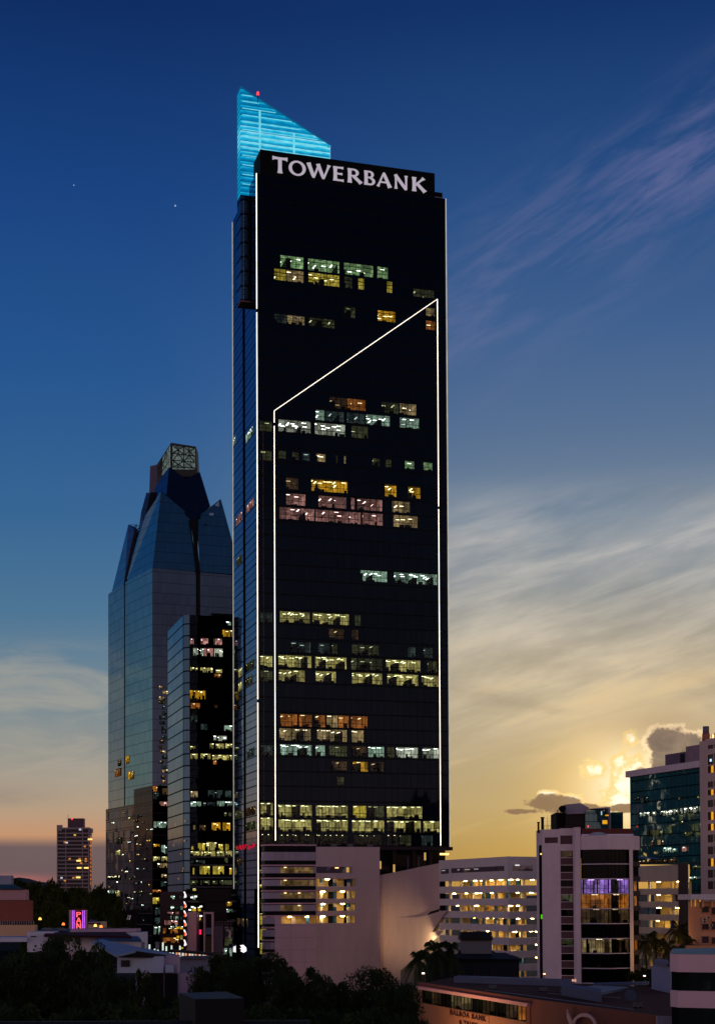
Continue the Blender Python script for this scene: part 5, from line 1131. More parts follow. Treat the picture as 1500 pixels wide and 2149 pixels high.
for i in range(17):
    y = 1748 + i * 8.1; b = MB(); pxbox(b, 119.5, 187.5, y, y + 3.1, 999.4, 1.1, FW); pxbox(b, 188, 191.4, y + 2, y + 4.6, 1002.4, 1.1, FW); b.build('balcony_band', far)
for (x, y, s_) in ((157, 1753, 'y'), (140, 1769, 'w'), (136, 1768, 'o'), (189, 1762, 'g'), (178, 1777, 'o'), (146, 1803, 'o'), (167, 1803, 'o'), (180, 1803, 'o'), (165, 1807, 'g'), (180, 1808, 'o'), (166, 1822, 'g'), (181, 1822, 'g'), (129, 1843, 'w'), (164, 1842, 'g'), (136, 1849, 'o'), (168, 1741.5, 'w'), (190, 1775, 'o'), (170, 1812, 'o'), (154, 1843, 'o')):
    b = MB(); ww = 4.5 if s_ == 'g' else 2.2; pxbox(b, x - ww, x + ww, y - 1.5, y + 1.7, 999.0, .3, glow_mat('far_window_light_' + s_, {'y': (240, 200, 90), 'w': (225, 225, 235), 'o': (214, 140, 70), 'g': (255, 205, 110)}[s_], 1.8 if s_ == 'g' else .8)); b.build('lit_window', far)
for i in range(12): y = 1757 + i * 8.7; b = MB(); pxbox(b, 189.5, 191.4, y, y + 4, 1001.5, .4, glow_mat('far_stair_light', (235, 120, 70), .8)); b.build('stair_window', far)
b = MB(); pxbox(b, 150, 152, 1718, 1721, 1003, .4, glow_mat('red_beacon', (255, 60, 60), 2.5)); b.build('beacon', far)
b = MB(); p = W(143, 1718, 1006); b.tube(p, p + Vector((0, 0, 2.6)), .15, .1, M_MULL, 5); b.build('antenna', far)
# ------------------------------------------------------------------ terracotta building, far left edge
ter = thing('terracotta_building', 'terracotta and pink banded building cut by the left edge of the photo', 'building', tuple(G(20, 300)))
def pslab(mb, x1, y0, y1, Y, m, x0=-60, th_=2.5): pxbox(mb, x0, x1 - 5, y0, y1, Y, 2.5, m)
b = MB(); b.slab([W(-60, 1857, 303), W(26, 1857, 303), W(49, 1868, 301.5), W(-60, 1868, 301.5)], (0, 1.5, 0), plain('teal_roof', (44, 84, 98), .6, .2)); b.build('roof', ter)
b = MB(); pslab(b, 60, 1868.2, 1890, 302, plain('pale_pink_band', (190, 148, 152), .8, .1, .2)); pslab(b, 53, 1866, 1868.1, 301.4, plain('dark_red_fascia', (74, 36, 40))); b.build('upper_storey', ter)
b = MB(); pslab(b, 69, 1890.2, 1934, 300, plain('terracotta_wall', (142, 82, 70), .85, .25, .15)); b.build('wall', ter)
b = MB(); pslab(b, 78, 1942, 1968, 297, plain('cream_base', (226, 184, 146), .85, .1, .2), th_=18); b.build('base', ter)
b = MB()
for y in (1933.5, 1937.5): pxbox(b, -60, 71, y, y + .8, 296.8, .12, plain('rail_white', (200, 170, 172)))
for x in range(-60, 72, 5): pxbox(b, x, x + .8, 1933.5, 1942, 296.8, .12, MATS['rail_white'])
b.build('railing', ter)
b = MB(); pslab(b, 28, 1838, 1857.5, 330, plain('pale_blue_block', (150, 156, 176), .8)); tag(b.build('pale_block', loc=(G(-10, 330).x, 330, 0)), 'pale blue-grey flat block behind the terracotta building', 'building')
# ------------------------------------------------------------------ white villa with the dark red eave
vil = thing('villa', 'long low white building with a dark red eave, in front of the neon sign pylon', 'house', tuple(G(180, 250)))
VW = plain('villa_white', (206, 206, 220), .85, .12, .3)
b = MB(); pxbox(b, 57, 112, 1956, 1999, 252, 8, VW); pxbox(b, 112, 296, 1958, 1999, 254, 8, VW); pxbox(b, -60, 57, 1968, 1978, 251, 10, VW); b.build('wall', vil)
b = MB(); b.slab([W(92, 1963, 249), W(98, 1957, 254), W(262, 1957, 254), W(276, 1966, 249)], (0, .3, -.35), plain('eave_dark_red', (70, 34, 42), .8)); b.build('eave', vil)
b = MB(); pxbox(b, 148, 285, 1950, 1957, 256, 6, plain('villa_pink_parapet', (176, 150, 162), .85)); b.slab([W(84, 1955, 256), W(88, 1948, 262), W(150, 1950, 262), W(142, 1955, 256)], (0, 1, -.2), plain('greenish_roof', (70, 92, 104), .6)); b.build('upper_roof', vil)
b = MB(); b.slab([W(200, 1972, 247), W(240, 1963, 252), W(290, 1966, 252), W(297, 1974, 247)], (0, .2, -.3), plain('blue_lean_to', (64, 92, 124), .5)); b.build('lean_to_roof', vil)
WIN = plain('villa_window_dark', (26, 34, 44), .2, .2)
for (x0, x1, y0, y1) in ((64, 66.5, 1965, 1967.5), (67, 69.5, 1965, 1967.5), (70, 72.5, 1965, 1967.5), (73, 75.5, 1965, 1967.5), (115, 151, 1966, 1977), (157, 168, 1966, 1980), (216, 224, 1965, 1972), (108, 110, 1965, 1977)):
    b = MB(); pxbox(b, x0, x1, y0, y1, 251.8 if x0 < 112 else 253.8, .3, WIN); b.build('window', vil)
# sign pylon PAN
pan = thing('sign_pylon', 'ribbed pink pylon with red letters PAN between purple neon tubes', 'sign', tuple(G(164, 270)))
def pp(x, y, Y): return G(x, Y)
b = MB(); zt_ = Zat(164, 1911, 270); PY = plain('pylon_pink', (240, 190, 200), .7, .1)
plan = [G(145, 271.5), G(151, 270.2), G(177, 270.2), G(183.5, 271.5), G(183.5, 275), G(145, 275)]; b.prism(plan, 0, zt_, PY); b.prism([G(150, 269.9), G(178, 269.9), G(178, 275), G(150, 275)], zt_ + .001, zt_ + .22, plain('dark_red_cap', (80, 30, 36))); b.build('body', pan)
b = MB()
for i in range(16):
    x = 146 + i * 2.45; pxbox(b, x - .25, x + .25, 1912, 1952, 269.95, .2, plain('pylon_rib', (150, 100, 120)))
b.build('ribs', pan)
PUR = glow_mat('purple_neon', (190, 90, 245), 2.4, .5, 6); RN = glow_mat('red_neon_letter', (255, 82, 80), 3.0, .2, 3)
for x in (152.2, 155.6, 173.5, 177): b = MB(); p = W(x, 1911.5, 269.8); q = W(x, 1950, 269.8); b.tube(p, q, .055, .055, PUR, 6); b.build('neon_tube', pan)
b = MB(); pxbox(b, 159, 171, 1912, 1951, 269.9, .1, plain('neon_backing', (60, 14, 24))); b.build('sign_panel', pan)
PANF = Face((0, 269.75), (1, 0), (0, 1))
GLY['P'] = (.76, [stem((.10, 0), (.10, 1), .17, .17, .17), ring(.42, .73, .32, .27, .16, .13, -90, 90, 12), stem((.10, .935), (.44, .935), .13, .13, .13), stem((.10, .525), (.44, .525), .13, .13, .13)])
GLY['A2'] = (.9, [stem((.08, 0), (.45, 1), .16, .16, .16), stem((.82, 0), (.45, 1.0), .16, .16, .16), stem((.22, .3), (.68, .3), .12, .12, .12)])
GLY['N2'] = (.8, [stem((.08, 0), (.08, 1), .16, .16, .16), stem((.10, .98), (.70, .02), .16, .16, .16), stem((.72, 0), (.72, 1), .16, .16, .16)])
for ch, y0, y1 in (('P', 1915, 1925.5), ('A2', 1927, 1937), ('N2', 1938.5, 1949)):
    u0_, zl_ = PANF.uz(160.3, y1); u1_, zh_ = PANF.uz(170.2, y0); write_glyph(ch, PANF, u0_, zl_, u1_ - u0_, zh_ - zl_, pan, RN, 0, .1)
hb = MB(); pxbox(hb, 184.5, 206, 1936, 1952, 290, 10, plain('cream_house_wall', (206, 180, 150), .85)); hb.slab([W(183, 1938, 289), W(190, 1930, 295), W(202, 1932, 295), W(212, 1939, 289)], (0, .5, -.2), plain('mauve_tile_roof', (104, 84, 110), .8))
hb = hb.build('small_house', loc=(G(195, 290).x, 290, 0)); tag(hb, 'small cream house with mauve roof right of the PAN pylon', 'house')
for i, (x, y, Y, c_, lb) in enumerate(((200, 1943, 285, (255, 190, 90), 'orange street lamp beside the small cream house'), (212, 1945, 285, (255, 120, 50), 'deep orange street lamp near the dark glass block'), (84, 1929, 300, (255, 180, 80), 'amber street lamp in the wood above the terracotta roofline'), (133, 1940, 300, (255, 110, 50), 'red-orange street lamp left of the PAN pylon'))):
    l_ = thing('street_lamp', lb, 'street lamp', tuple(G(x, Y)), 'street lamps in the distance'); b = MB(); p = W(x, y, Y); b.tube((p.x, p.y, 0), (p.x, p.y, p.z - .2), .09, .06, M_MULL, 6); b.build('post', l_)
    b = MB(); b.tube(p - Vector((0, 0, .22)), p + Vector((0, 0, .22)), .32, .18, glow_mat('street_lamp_%d_%d_%d' % c_, c_, 3.0), 8); b.build('lamp_head', l_)
# ------------------------------------------------------------------ warehouse with blue-grey roof
wh = thing('warehouse', 'white warehouse with a pale blue sheet roof behind the foreground trees on the left', 'warehouse', tuple(G(300, 205)))
ROOFB = lined_wall('sheet_roof_blue', (136, 162, 188), Vector((1, 0, 0)), 40, 1.1, 0, 0, .06, .75)
b = MB(); b.slab([W(192, 1977, 222), W(212, 1972, 226), W(300, 1990, 214), W(368, 2003, 206), W(345, 2006, 203), W(286, 1996, 200), W(243, 2006, 196)], (0, .3, -.25), ROOFB); b.build('roof', wh)
b = MB(); b.slab([W(245, 2004, 198), W(287, 1997, 200), W(356, 2006, 203.5), W(358, 2012, 203.5), W(287, 2010, 201), W(245, 2010, 199)], (0, 1.2, 0), plain('underside_dark', (40, 38, 44))); b.build('eave', wh)
WHW = lined_wall('warehouse_wall', (178, 190, 214), Vector((1, 0, 0)), 40, .8, 0, 0, .05, .88)
b = MB(); pxbox(b, 246, 343, 2008, 2043, 202, 8, WHW); pxbox(b, 344, 372, 2006, 2043, 203, 3, plain('warehouse_pink_wall', (172, 156, 176), .85)); pxbox(b, 347, 363, 2026, 2042, 201.8, 1, WHW); b.build('upper_wall', wh)
b = MB(); pxbox(b, 285, 408, 2043.2, 2110, 203, 3, plain('warehouse_lower_wall', (172, 150, 170), .85, .15)); b.build('lower_wall', wh)
for (x0, x1, y0, y1) in ((254, 262.5, 2016, 2030), (263.5, 272, 2016, 2030)): b = MB(); pxbox(b, x0, x1, y0, y1, 201.7, .4, WIN); b.build('window', wh)
for (x0, x1) in ((315, 342.5), (345.5, 372)): b = MB(); pxbox(b, x0, x1, 2044, 2110, 202.7, .4, M_BLACK); b.build('doorway', wh)
an = thing('shop_row', 'low row of shops with a thin dark canopy and pinkish wall right of the warehouse', 'shops', tuple(G(420, 330)))
b = MB(); b.slab([W(352, 1994, 340), W(450, 2002, 330), W(450, 2007, 330), W(352, 1998, 340)], (0, 5, 0), plain('canopy_dark', (34, 26, 30))); b.build('canopy', an)
b = MB(); pxbox(b, 350, 436, 2003, 2060, 342, 6, plain('shop_wall', (150, 120, 124), .85, .3, .6)); b.build('wall', an)
for i in range(12): x = 352 + i * 7 + r5.random() * 3; b = MB(); pxbox(b, x, x + 3.5, 2000, 2006 + r5.random() * 5, 341.5, .3, glow_mat('shop_front_light_%d' % (i % 3), [(255, 225, 190), (220, 240, 240), (240, 160, 120)][i % 3], 1.1, .4, 1.5)); b.build('shop_front', an)
for i in range(10): x = 292 + i * 9 + r5.random() * 5; b = MB(); pxbox(b, x, x + 3, 1978 + r5.random() * 16, 1995 + r5.random() * 2, 344, .3, glow_mat('cool_street_light', (215, 240, 225), 1.3, .5, 2)); b.build('shop_front', an)
b = MB(); pxbox(b, 376, 434, 2014, 2044, 260, 6, plain('grey_blue_wall', (112, 116, 140), .85)); pxbox(b, 374, 436, 2010, 2014, 259, 8, plain('flat_roof_grey', (84, 84, 100), .85)); tag(b.build('flat_roofed_shed', loc=(G(400, 260).x, 260, 0)), 'grey flat-roofed shed between the warehouse and the trees', 'shed')
# ------------------------------------------------------------------ teal office block with mirrored glass, right
teal = thing('teal_office_building', 'teal mirror-glass office building with white roof edge, left of the cream tower on the right', 'office building', tuple(G(1400, 410)))
tf = face_px(1324, 430, 1476, 398); TG = facade_glass('teal_mirror_glass', (36, 98, 110), tf.U, 3.1, 1.75, refl=.30, wob=.09, line=.95, tint=(.62, .70, .62), lw=.10, bw=.10, refl_blot=.82, wobs=.12)
zt_ = Zat(1324, 1632, 430); ztt = Zat(1324, 1619, 430)
b = MB(); zbT = Zat(1340, 1815, 430)
b.prism([tf.P(0, 0, 0), tf.P(tf.w, 0, 0), tf.P(tf.w, 18, 0), tf.P(0, 18, 0)], zbT, zt_, TG); b.prism([tf.P(tf.w * .78, 1, 0), tf.P(tf.w, 1, 0), tf.P(tf.w, 18, 0), tf.P(tf.w * .78, 18, 0)], 0, zbT - .05, TG); b.build('curtain_wall', teal)
b = MB(); b.prism([tf.P(-.9, -.9, 0), tf.P(tf.w, -.9, 0), tf.P(tf.w, 19, 0), tf.P(-.9, 19, 0)], zt_ + .02, ztt, plain('roof_edge_white', (220, 204, 216), .75)); b.build('roof_edge', teal)
b = MB(); PB = plain('plant_box_mauve', (112, 100, 118), .8, .1); f_ = tf
u0, _ = tf.uz(1389, 1600); u1, _ = tf.uz(1436, 1600); b.prism([tf.P(u0, 1, 0), tf.P(u1, 1, 0), tf.P(u1, 9, 0), tf.P(u0, 9, 0)], ztt + .02, Zat(1410, 1582, 412), PB)
u2, _ = tf.uz(1421, 1600); u3, _ = tf.uz(1437, 1600)
for i in range(2): b.prism([tf.P(u2 + i * 1.1, .9, 0), tf.P(u2 + .8 + i * 1.1, .9, 0), tf.P(u2 + .8 + i * 1.1, 1.0, 0), tf.P(u2 + i * 1.1, 1.0, 0)], ztt + .3, Zat(1428, 1584, 410), M_BLACK)
b.build('plant_box', teal)
b = MB(); b.prism([tf.P(u3, .3, 0), tf.P(tf.w, .3, 0), tf.P(tf.w, 9, 0), tf.P(u3, 9, 0)], ztt + .02, Zat(1450, 1565, 402), plain('stair_box_pink', (150, 130, 144), .8)); b.build('stair_box', teal)
for t_ in ((1344, 1358, 1705, 1714, 'white'), (1358, 1378, 1703, 1713, 'white'), (1386, 1402, 1701, 1713, 'white'), (1404, 1423, 1698, 1711, 'white'), (1428, 1443, 1695, 1708, 'white'), (1445, 1472, 1692, 1706, 'white'), (1331, 1341, 1673, 1680, 'dimcool'), (1344, 1360, 1672, 1686, 'dimcool'), (1425, 1428, 1673, 1679, 'yg'), (1464, 1468, 1671, 1677, 'yg'), (1360, 1392, 1741, 1755, 'dim'), (1392, 1410, 1778, 1790, 'cool'), (1411, 1420, 1781, 1790, 'cool'), (1432, 1443, 1777, 1788, 'pink'), (1380, 1393, 1762, 1774, 'warm'), (1366, 1372, 1764, 1775, 'dimwarm'), (1342, 1420, 1803, 1811, 'dimwarm'), (1435, 1455, 1745, 1755, 'dim'), (1430, 1434, 1722, 1732, 'yg'), (1448, 1464, 1840, 1846, 'cool'), (1450, 1472, 1817, 1824, 'dim')): small_lit(tf, *t_, teal, bay=1.75)
# concrete car park below it
cp = thing('concrete_car_park', 'concrete car park with bright warm decks behind the palms, below the teal office building', 'car park', tuple(G(1380, 385)))
GREYC = plain('weathered_concrete', (188, 174, 162), .9, .22, .25, streak=True)
a_, b_, c_ = G(1329, 396), G(1423, 380), G(1445, 384)
cfaces = car_park(cp, a_, b_, c_, GREYC, Zat(1380, 1817, 388), 4.1, 3.3, 1.55, 9, 9, depth=10)
b = MB(); b.prism([G(1424, 379), G(1444, 380), G(1444, 384), G(1424, 383)], 0, Zat(1430, 1815, 380), plain('dark_concrete_pier', (92, 78, 74), .9, .2, .3, streak=True)); b.build('pier', cp)
b = MB(); b.slab([W(1335, 1797, 384), W(1382, 1801, 380), W(1380, 1803, 376), W(1335, 1801, 378)], (0, .1, -.1), plain('blue_awning', (90, 120, 160), .6)); b.build('awning', cp)
# ------------------------------------------------------------------ cream tower at the right edge
ct = thing('cream_tower', 'cream tower with amber windows and rooftop water tank, cut by the right edge', 'apartment building', tuple(G(1500, 355)))
CW = plain('cream_wall', (204, 182, 174), .85, .1, .2, streak=True)
cf = face_px(1471, 360, 1560, 345); zc = Zat(1473, 1557, 360)
wins = []
for (y0, y1, s_) in ((1563, 1573, None), (1583, 1606, None), (1607, 1623, 'gold'), (1640, 1654, None), (1657, 1670, 'gold'), (1679, 1695, None), (1704, 1722, 'gold'), (1729, 1744, 'gold'), (1752, 1769, None), (1777, 1794, None), (1802, 1819, 'gold'), (1826, 1843, None), (1850, 1867, None)):
    u0, za = cf.uz(1485.5, y1); u1, z1 = cf.uz(1496.5, y0); wins.append((u0, u1, za, z1, s_))
    u0b = cf.uz(1499, y1)[0]; wins.append((u0b, u0b + 2.2, za + .1, z1 + .1, s_))
b = MB(); wall_with_holes(b, cf, 0, cf.w, 0, zc, [w_[:4] for w_ in wins], CW, th=.3)
b.face([cf.P(0, 0, 0), cf.P(0, 20, 0), cf.P(0, 20, zc), cf.P(0, 0, zc)], CW); b.face([cf.P(0, 0, zc), cf.P(cf.w, 0, zc), cf.P(cf.w, 20, zc), cf.P(0, 20, zc)], CW)
b.face([cf.P(0, .32, 0), cf.P(cf.w, .32, 0), cf.P(cf.w, .32, zc), cf.P(0, .32, zc)], plain('dark_window_glass', (22, 24, 28), .15)) ; b.build('wall', ct, recalc=False)
for w_ in wins:
    u0, u1, za, z1, s_ = w_
    if s_:
        b = MB(); b.fbox(cf, u0 + .45 * (u1 - u0), u1 - .05, .2, .28, za, z1, glow_mat('amber_window', (255, 178, 40), .95, .3, 1.2)); b.fbox(cf, u0, u0 + .45 * (u1 - u0), .2, .28, za, z1, plain('brown_shutter', (88, 44, 26), .7)); b.build('window', ct)
    else: b = MB(); b.fbox(cf, u0, u1, .2, .26, za, z1, MATS['dark_window_glass']); b.fbox(cf, (u0 + u1) / 2 - .03, (u0 + u1) / 2 + .03, .16, .199, za, z1, M_MULL); b.build('window', ct)
b = MB(); b.prism([cf.P(.9, 1, 0), cf.P(cf.w, 1, 0), cf.P(cf.w, 8, 0), cf.P(.9, 8, 0)], zc + .01, zc + .5, CW); p = W(1481, 1557, 362); TK = plain('tank_base_orange', (176, 110, 84), .8)
b.tube(p, W(1481, 1540, 362), .95, .9, TK, 16); b.tube(W(1481, 1540, 362) + Vector((0, 0, .01)), W(1481, 1525, 362), .78, .74, plain('water_tank_grey', (116, 108, 124), .6), 16); b.build('water_tank', ct)
b = MB(); p = W(1494, 1556, 360); b.box(p.x - .15, p.x - .0, p.y, p.y + .2, p.z, p.z + 1.6, TK); b.box(p.x + .7, p.x + 4, p.y, p.y + 2, p.z, p.z + 1.9, plain('rooftop_cream', (180, 140, 110), .8)); b.build('roof_structure', ct)
b = MB(); p = W(1495, 1549, 359.6); b.box(p.x - .1, p.x + .35, p.y, p.y + .1, p.z - .5, p.z + .8, glow_mat('warm_lamp_glow', (255, 206, 120), 2.2)); b.build('roof_lamp', ct)
b = MB(); u, z_ = cf.uz(1490, 1596); b.fbox(cf, u - .35, u + .35, .12, .15, z_ - .3, z_ + .3, glow_mat('blue_white_lamp', (190, 225, 255), 1.3)); b.build('lamp', ct)
# ------------------------------------------------------------------ peach block with air conditioners, under the cream tower
pe = thing('peach_apartment_block', 'peach apartment block with wall air conditioners at the right edge under a white canopy', 'apartment building', tuple(G(1480, 300)))
PCH = plain('peach_wall', (214, 152, 116), .85, .12, .3)
b = MB(); pxbox(b, 1468, 1560, 1893, 2010, 301, 10, PCH); b.build('wall', pe)
b = MB(); pxbox(b, 1449, 1560, 1877, 1889, 298, 12, plain('canopy_white', (216, 206, 204), .8)); b.build('canopy', pe)
for x in (1453, 1463, 1473, 1492): b = MB(); pxbox(b, x, x + 4, 1889.2, 1905, 300, 1, plain('peach_column', (226, 180, 130), .85)); b.build('column', pe)
b = MB(); pxbox(b, 1450, 1475, 1889.2, 1903, 303, .3, glow_mat('canopy_soffit_glow', (226, 160, 80), .6, .3, 1)); b.build('lit_recess', pe)
for i, (x0, x1, y0, y1) in enumerate(((1474, 1487, 1903, 1916), (1474, 1487, 1940, 1952), (1474, 1487, 1966, 1980), (1494, 1512, 1935, 1952), (1494, 1512, 1905, 1920), (1494, 1512, 1968, 1982))):
    b = MB(); pxbox(b, x0, x1, y0, y1, 300.7, .4, plain('barred_window', (48, 40, 42), .5)); ob = b.build('window', pe)
    b = MB(); pxbox(b, x0 - .6, x1 + .6, y0 - 1.4, y0, 300.5, .6, PCH); pxbox(b, x0 - .6, x1 + .6, y1, y1 + 1.2, 300.4, .7, PCH); b.build('sill', ob)
for (x, y) in ((1475, 1928), (1483, 1924), (1475, 1933), (1489, 1940)): b = MB(); pxbox(b, x, x + 7, y, y + 5, 299.6, 1, plain('air_con_casing', (214, 190, 176), .6)); ob = b.build('air_conditioner', pe); b = MB(); p = W(x + 3.5, y + 2.5, 299.55); b.tube(p, p - Vector((0, .04, 0)), .2, .2, M_DARK, 10); b.build('fan', ob)
b = MB(); pxbox(b, 1442, 1560, 1985, 2004, 296, 12, plain('cream_garden_wall', (206, 150, 104), .85, .2)); tag(b.build('garden_wall', loc=(G(1490, 296).x, 296, 0)), 'warm-lit cream garden wall behind the palms at the right', 'wall')
# ------------------------------------------------------------------ rooftop cluster behind the apartment tower
oc = thing('rooftop_block', 'distant block with teal glass and curved parapet, over the roof of the white apartment tower', 'building', tuple(G(1230, 440)))
TG2 = facade_glass('teal_small_glass', (26, 76, 86), Vector((1, 0, 0)), 2.4, 1.2, refl=.08, line=.7, tint=(.3, .5, .55), wob=.05, bw=.1, lw=.1)
b = MB(); pxbox(b, 1167, 1190, 1706, 1800, 440, 12, plain('brown_dark_block', (52, 42, 44), .8, .2)); pxbox(b, 1188, 1228, 1708, 1800, 438, 14, MATS['brown_dark_block'])
for x in (1170, 1176, 1182): pxbox(b, x, x + 1.2, 1700, 1740, 439, .8, M_DARK)
b.build('dark_wall', oc)
b = MB(); b.slab([W(1186, 1689, 437), W(1218, 1686, 437), W(1236, 1696, 437), W(1228, 1708, 437), W(1190, 1709, 437)], (0, 8, 0), plain('curved_parapet_white', (172, 160, 176), .8)); b.build('parapet', oc)
b = MB(); p = W(1181, 1702, 436); b.tube(p, p + Vector((-.3, -.8, .6)), .7, 1.1, M_MULL, 12); b.tube((p.x, p.y, p.z - 1.5), p, .1, .1, M_MULL, 6); b.build('dish', oc)
b = MB(); b.slab([W(1228, 1740, 436), W(1228, 1702, 436), W(1264, 1699, 436), W(1275, 1711, 436), W(1275, 1740, 436)], (0, 8, 0), TG2); b.build('teal_volume', oc)
b = MB(); b.slab([W(1235, 1698, 438), W(1280, 1694, 438), W(1281, 1740, 438), W(1276, 1740, 438), W(1275, 1698, 438)], (0, 6, 0), MATS['curved_parapet_white']); b.build('white_frame', oc)
b = MB(); pxbox(b, 1264, 1274, 1722, 1730, 435.8, .2, glow_mat('amber_window', (255, 178, 40), .95)); pxbox(b, 1270, 1277, 1710.5, 1713, 435.8, .2, MATS['amber_window']); b.build('lit_window', oc)
b = MB(); pxbox(b, 1261, 1263, 1703, 1711, 435.8, .2, glow_mat('cool_reflection', (210, 230, 235), .8)); pxbox(b, 1233, 1235, 1733, 1737, 435.8, .2, glow_mat('red_beacon', (255, 60, 60), 2.5)); b.build('lit_pane', oc)  # pale strip is a reflection painted as glow; the red one is a beacon
tb = MB(); pxbox(tb, 1282, 1307, 1706, 1800, 450, 8, TG2); pxbox(tb, 1283, 1307, 1705, 1707, 449.8, 8.3, plain('teal_edge', (40, 110, 100), .5)); tag(tb.build('glass_penthouse', loc=(G(1295, 450).x, 450, 0)), 'small square teal glass tower between the rooftop block and the teal office building', 'building')
# ------------------------------------------------------------------ dark house with tiled turret
hs = thing('dark_house', 'unlit dark house with a tiled turret in front of the open car park', 'house', tuple(G(1010, 270)))
NAVY = plain('navy_wall', (26, 30, 40), .9, .2); TILE = lined_wall('dark_roof_tiles', (22, 20, 24), Vector((1, 0, 0)), .35, .5, 0, .25, .12, .6)
b = MB(); pxbox(b, 900, 1089, 2010, 2100, 270, 12, NAVY); b.build('wall', hs)
b = MB(); b.slab([W(935, 2012, 268.5), W(965, 1999, 275), W(1060, 2000, 275), W(1095, 2014, 268.5)], (0, .4, -.4), plain('dark_blue_roof', (24, 32, 46), .7, .2)); b.slab([W(960, 2000, 274.6), W(975, 1984, 276), W(1035, 1996, 276), W(1040, 2001, 274.6)], (0, .4, -.3), plain('slate_roof', (48, 54, 66), .8)); b.build('roof', hs)
b = MB(); pxbox(b, 969, 1032, 1972, 2003, 272, 5, plain('turret_wall', (104, 104, 112), .85, .1)); tu = b.build('turret', hs)
b = MB(); a = [W(966, 1974, 271), W(1035, 1974, 271)]; z1 = Zat(1000, 1958, 272); z0 = a[0].z
b.hexa([(a[0].x, 271, z0), (a[1].x, 271, z0), (a[1].x, 278, z0), (a[0].x, 278, z0), (a[0].x + .2, 272, z1), (a[1].x - .4, 272, z1), (a[1].x - .4, 277, z1), (a[0].x + .2, 277, z1)], TILE)
for i in range(22): x = a[0].x + .3 + i * (a[1].x - a[0].x - .6) / 21; b.tube((x, 270.95, z0 + .02), (x, 271.98, z1 + .05), .13, .13, TILE, 6)
for i in range(9): x = a[0].x + .5 + i * (a[1].x - a[0].x - 1.2) / 8; b.tube((x, 272, z1), (x + .12, 272, z1 + .22), .16, .08, TILE, 6)
b.build('tiled_roof', tu)
for (x0, x1) in ((962, 974), (994, 1005), (1030, 1040)): b = MB(); pxbox(b, x0, x1, 2036, 2051, 269.7, .4, plain('shuttered_window', (54, 46, 50), .8)); ob = b.build('window', hs); b = MB(); [pxbox(b, x0 + q, x0 + q + .7, 2036, 2051, 269.6, .1, NAVY) for q in (2, 5, 8)]; b.build('bars', ob)
# ------------------------------------------------------------------ bank building in the foreground, bottom right
bank = thing('bank_building', 'copper-coloured low bank with raised lettering and a ribbon of amber-lit windows, bottom right', 'bank', tuple(G(1113, 190)))
zR = Zat(1113, 2097, 190)
def on_roof(px, py, z=None):
    r = ray(px, py); t = ((zR if z is None else z) - EYE) / r.z; return r * t + Vector((0, 0, EYE))
q0, q1, q2 = on_roof(877, 2062), on_roof(1113, 2097), on_roof(1392, 2134)
U1 = (q1 - q0); U1.z = 0; U2 = (q2 - q1); U2.z = 0
def mkface(p, q):
    u = Vector((q.x - p.x, q.y - p.y, 0)).normalized(); n = Vector((-u.y, u.x, 0)); 
    f = Face((p.x, p.y), u, n); f.w = (Vector((q.x - p.x, q.y - p.y, 0))).length
    if f.P(0, 1, 0).x < p.x: f.N = -f.N
    return f
bf1, bf2 = mkface(q0, q1), mkface(q1, q2)
COP = lined_wall('copper_cladding', (128, 70, 54), bf1.U, 1.35, 2.6, zR % 1.35, .02, .015, .6); COPW = plain('tan_cladding', (150, 106, 76), .8, .12, .3); ROOFR = plain('red_brown_flat_roof', (92, 44, 36), 1.0, .2, .15)
back1 = on_roof(1428, 2085); back0 = on_roof(950, 2052)
b = MB(); rp = [q0, q1, q2, q2 + Vector((14, 10, 0)), back1 + Vector((6, 14, 0)), Vector((back0.x, back0.y + 6, 0))]
b.face([Vector((p.x, p.y, zR - .35)) for p in rp], ROOFR); 
hol = []
u_a, u_b = bf1.uz(886, 2090)[0], bf1.w - .15
zw1 = zR - 1.02; zw0 = zR - 2.95
wall_with_holes(b, bf1, 0, bf1.w, 0, zR, [(u_a, u_b, zw0, zw1)], COPW, th=.4)
b.face([bf2.P(0, 0, 0), bf2.P(bf2.w, 0, 0), bf2.P(bf2.w, 0, zR), bf2.P(0, 0, zR)], COP)
for f in (bf1, bf2): b.face([f.P(0, .35, zR - .35), f.P(f.w, .35, zR - .35), f.P(f.w, .35, zR), f.P(0, .35, zR)], COP); b.face([f.P(0, 0, zR), f.P(f.w, 0, zR), f.P(f.w, .35, zR), f.P(0, .35, zR)], COP)
b.build('wall', bank, recalc=False)
b = MB(); b.fbox(bf1, .3, bf1.w - .02, -.45, -.02, zR - 1.0, zR - .55, plain('ledge_pale_pink', (220, 168, 160), .75)); b.build('ledge', bank)
b = MB(); b.fbox(bf1, .05, bf1.w - .02, -.05, -.01, zR - .53, zR - .05, COP); b.fbox(bf1, bf1.w - 1.2, bf1.w, -.08, -.012, 0, zR - 1.02, COP); b.build('cladding_panel', bank)
nW = 10; wu = (u_b - u_a) / nW
for i in range(nW):
    lit_window(bf1, u_a + i * wu, u_a + (i + 1) * wu - .02, zw0, zw1, ['dots', 'dimwarm', 'dots', 'dimwarm', 'orange'][i % 5] if i not in (3, 4) else 'warm', bank, rng, bay=1.4, mull=.08, depth=3, rows=1)
for i in range(6): b = MB(); u = bf1.uz(905 + i * 18, 2120)[0]; b.fbox(bf1, u, u + 2.6, -.03, -.01, zR - 7.6, zR - 5.9, facade_glass('lower_shop_glass', (40, 20, 18), bf1.U, 9, .6, refl=.1, line=.8, lw=0, bw=.15)); b.build('lower_window', bank)
LTB = plain('dark_raised_letter', (60, 30, 24), .5, .1)
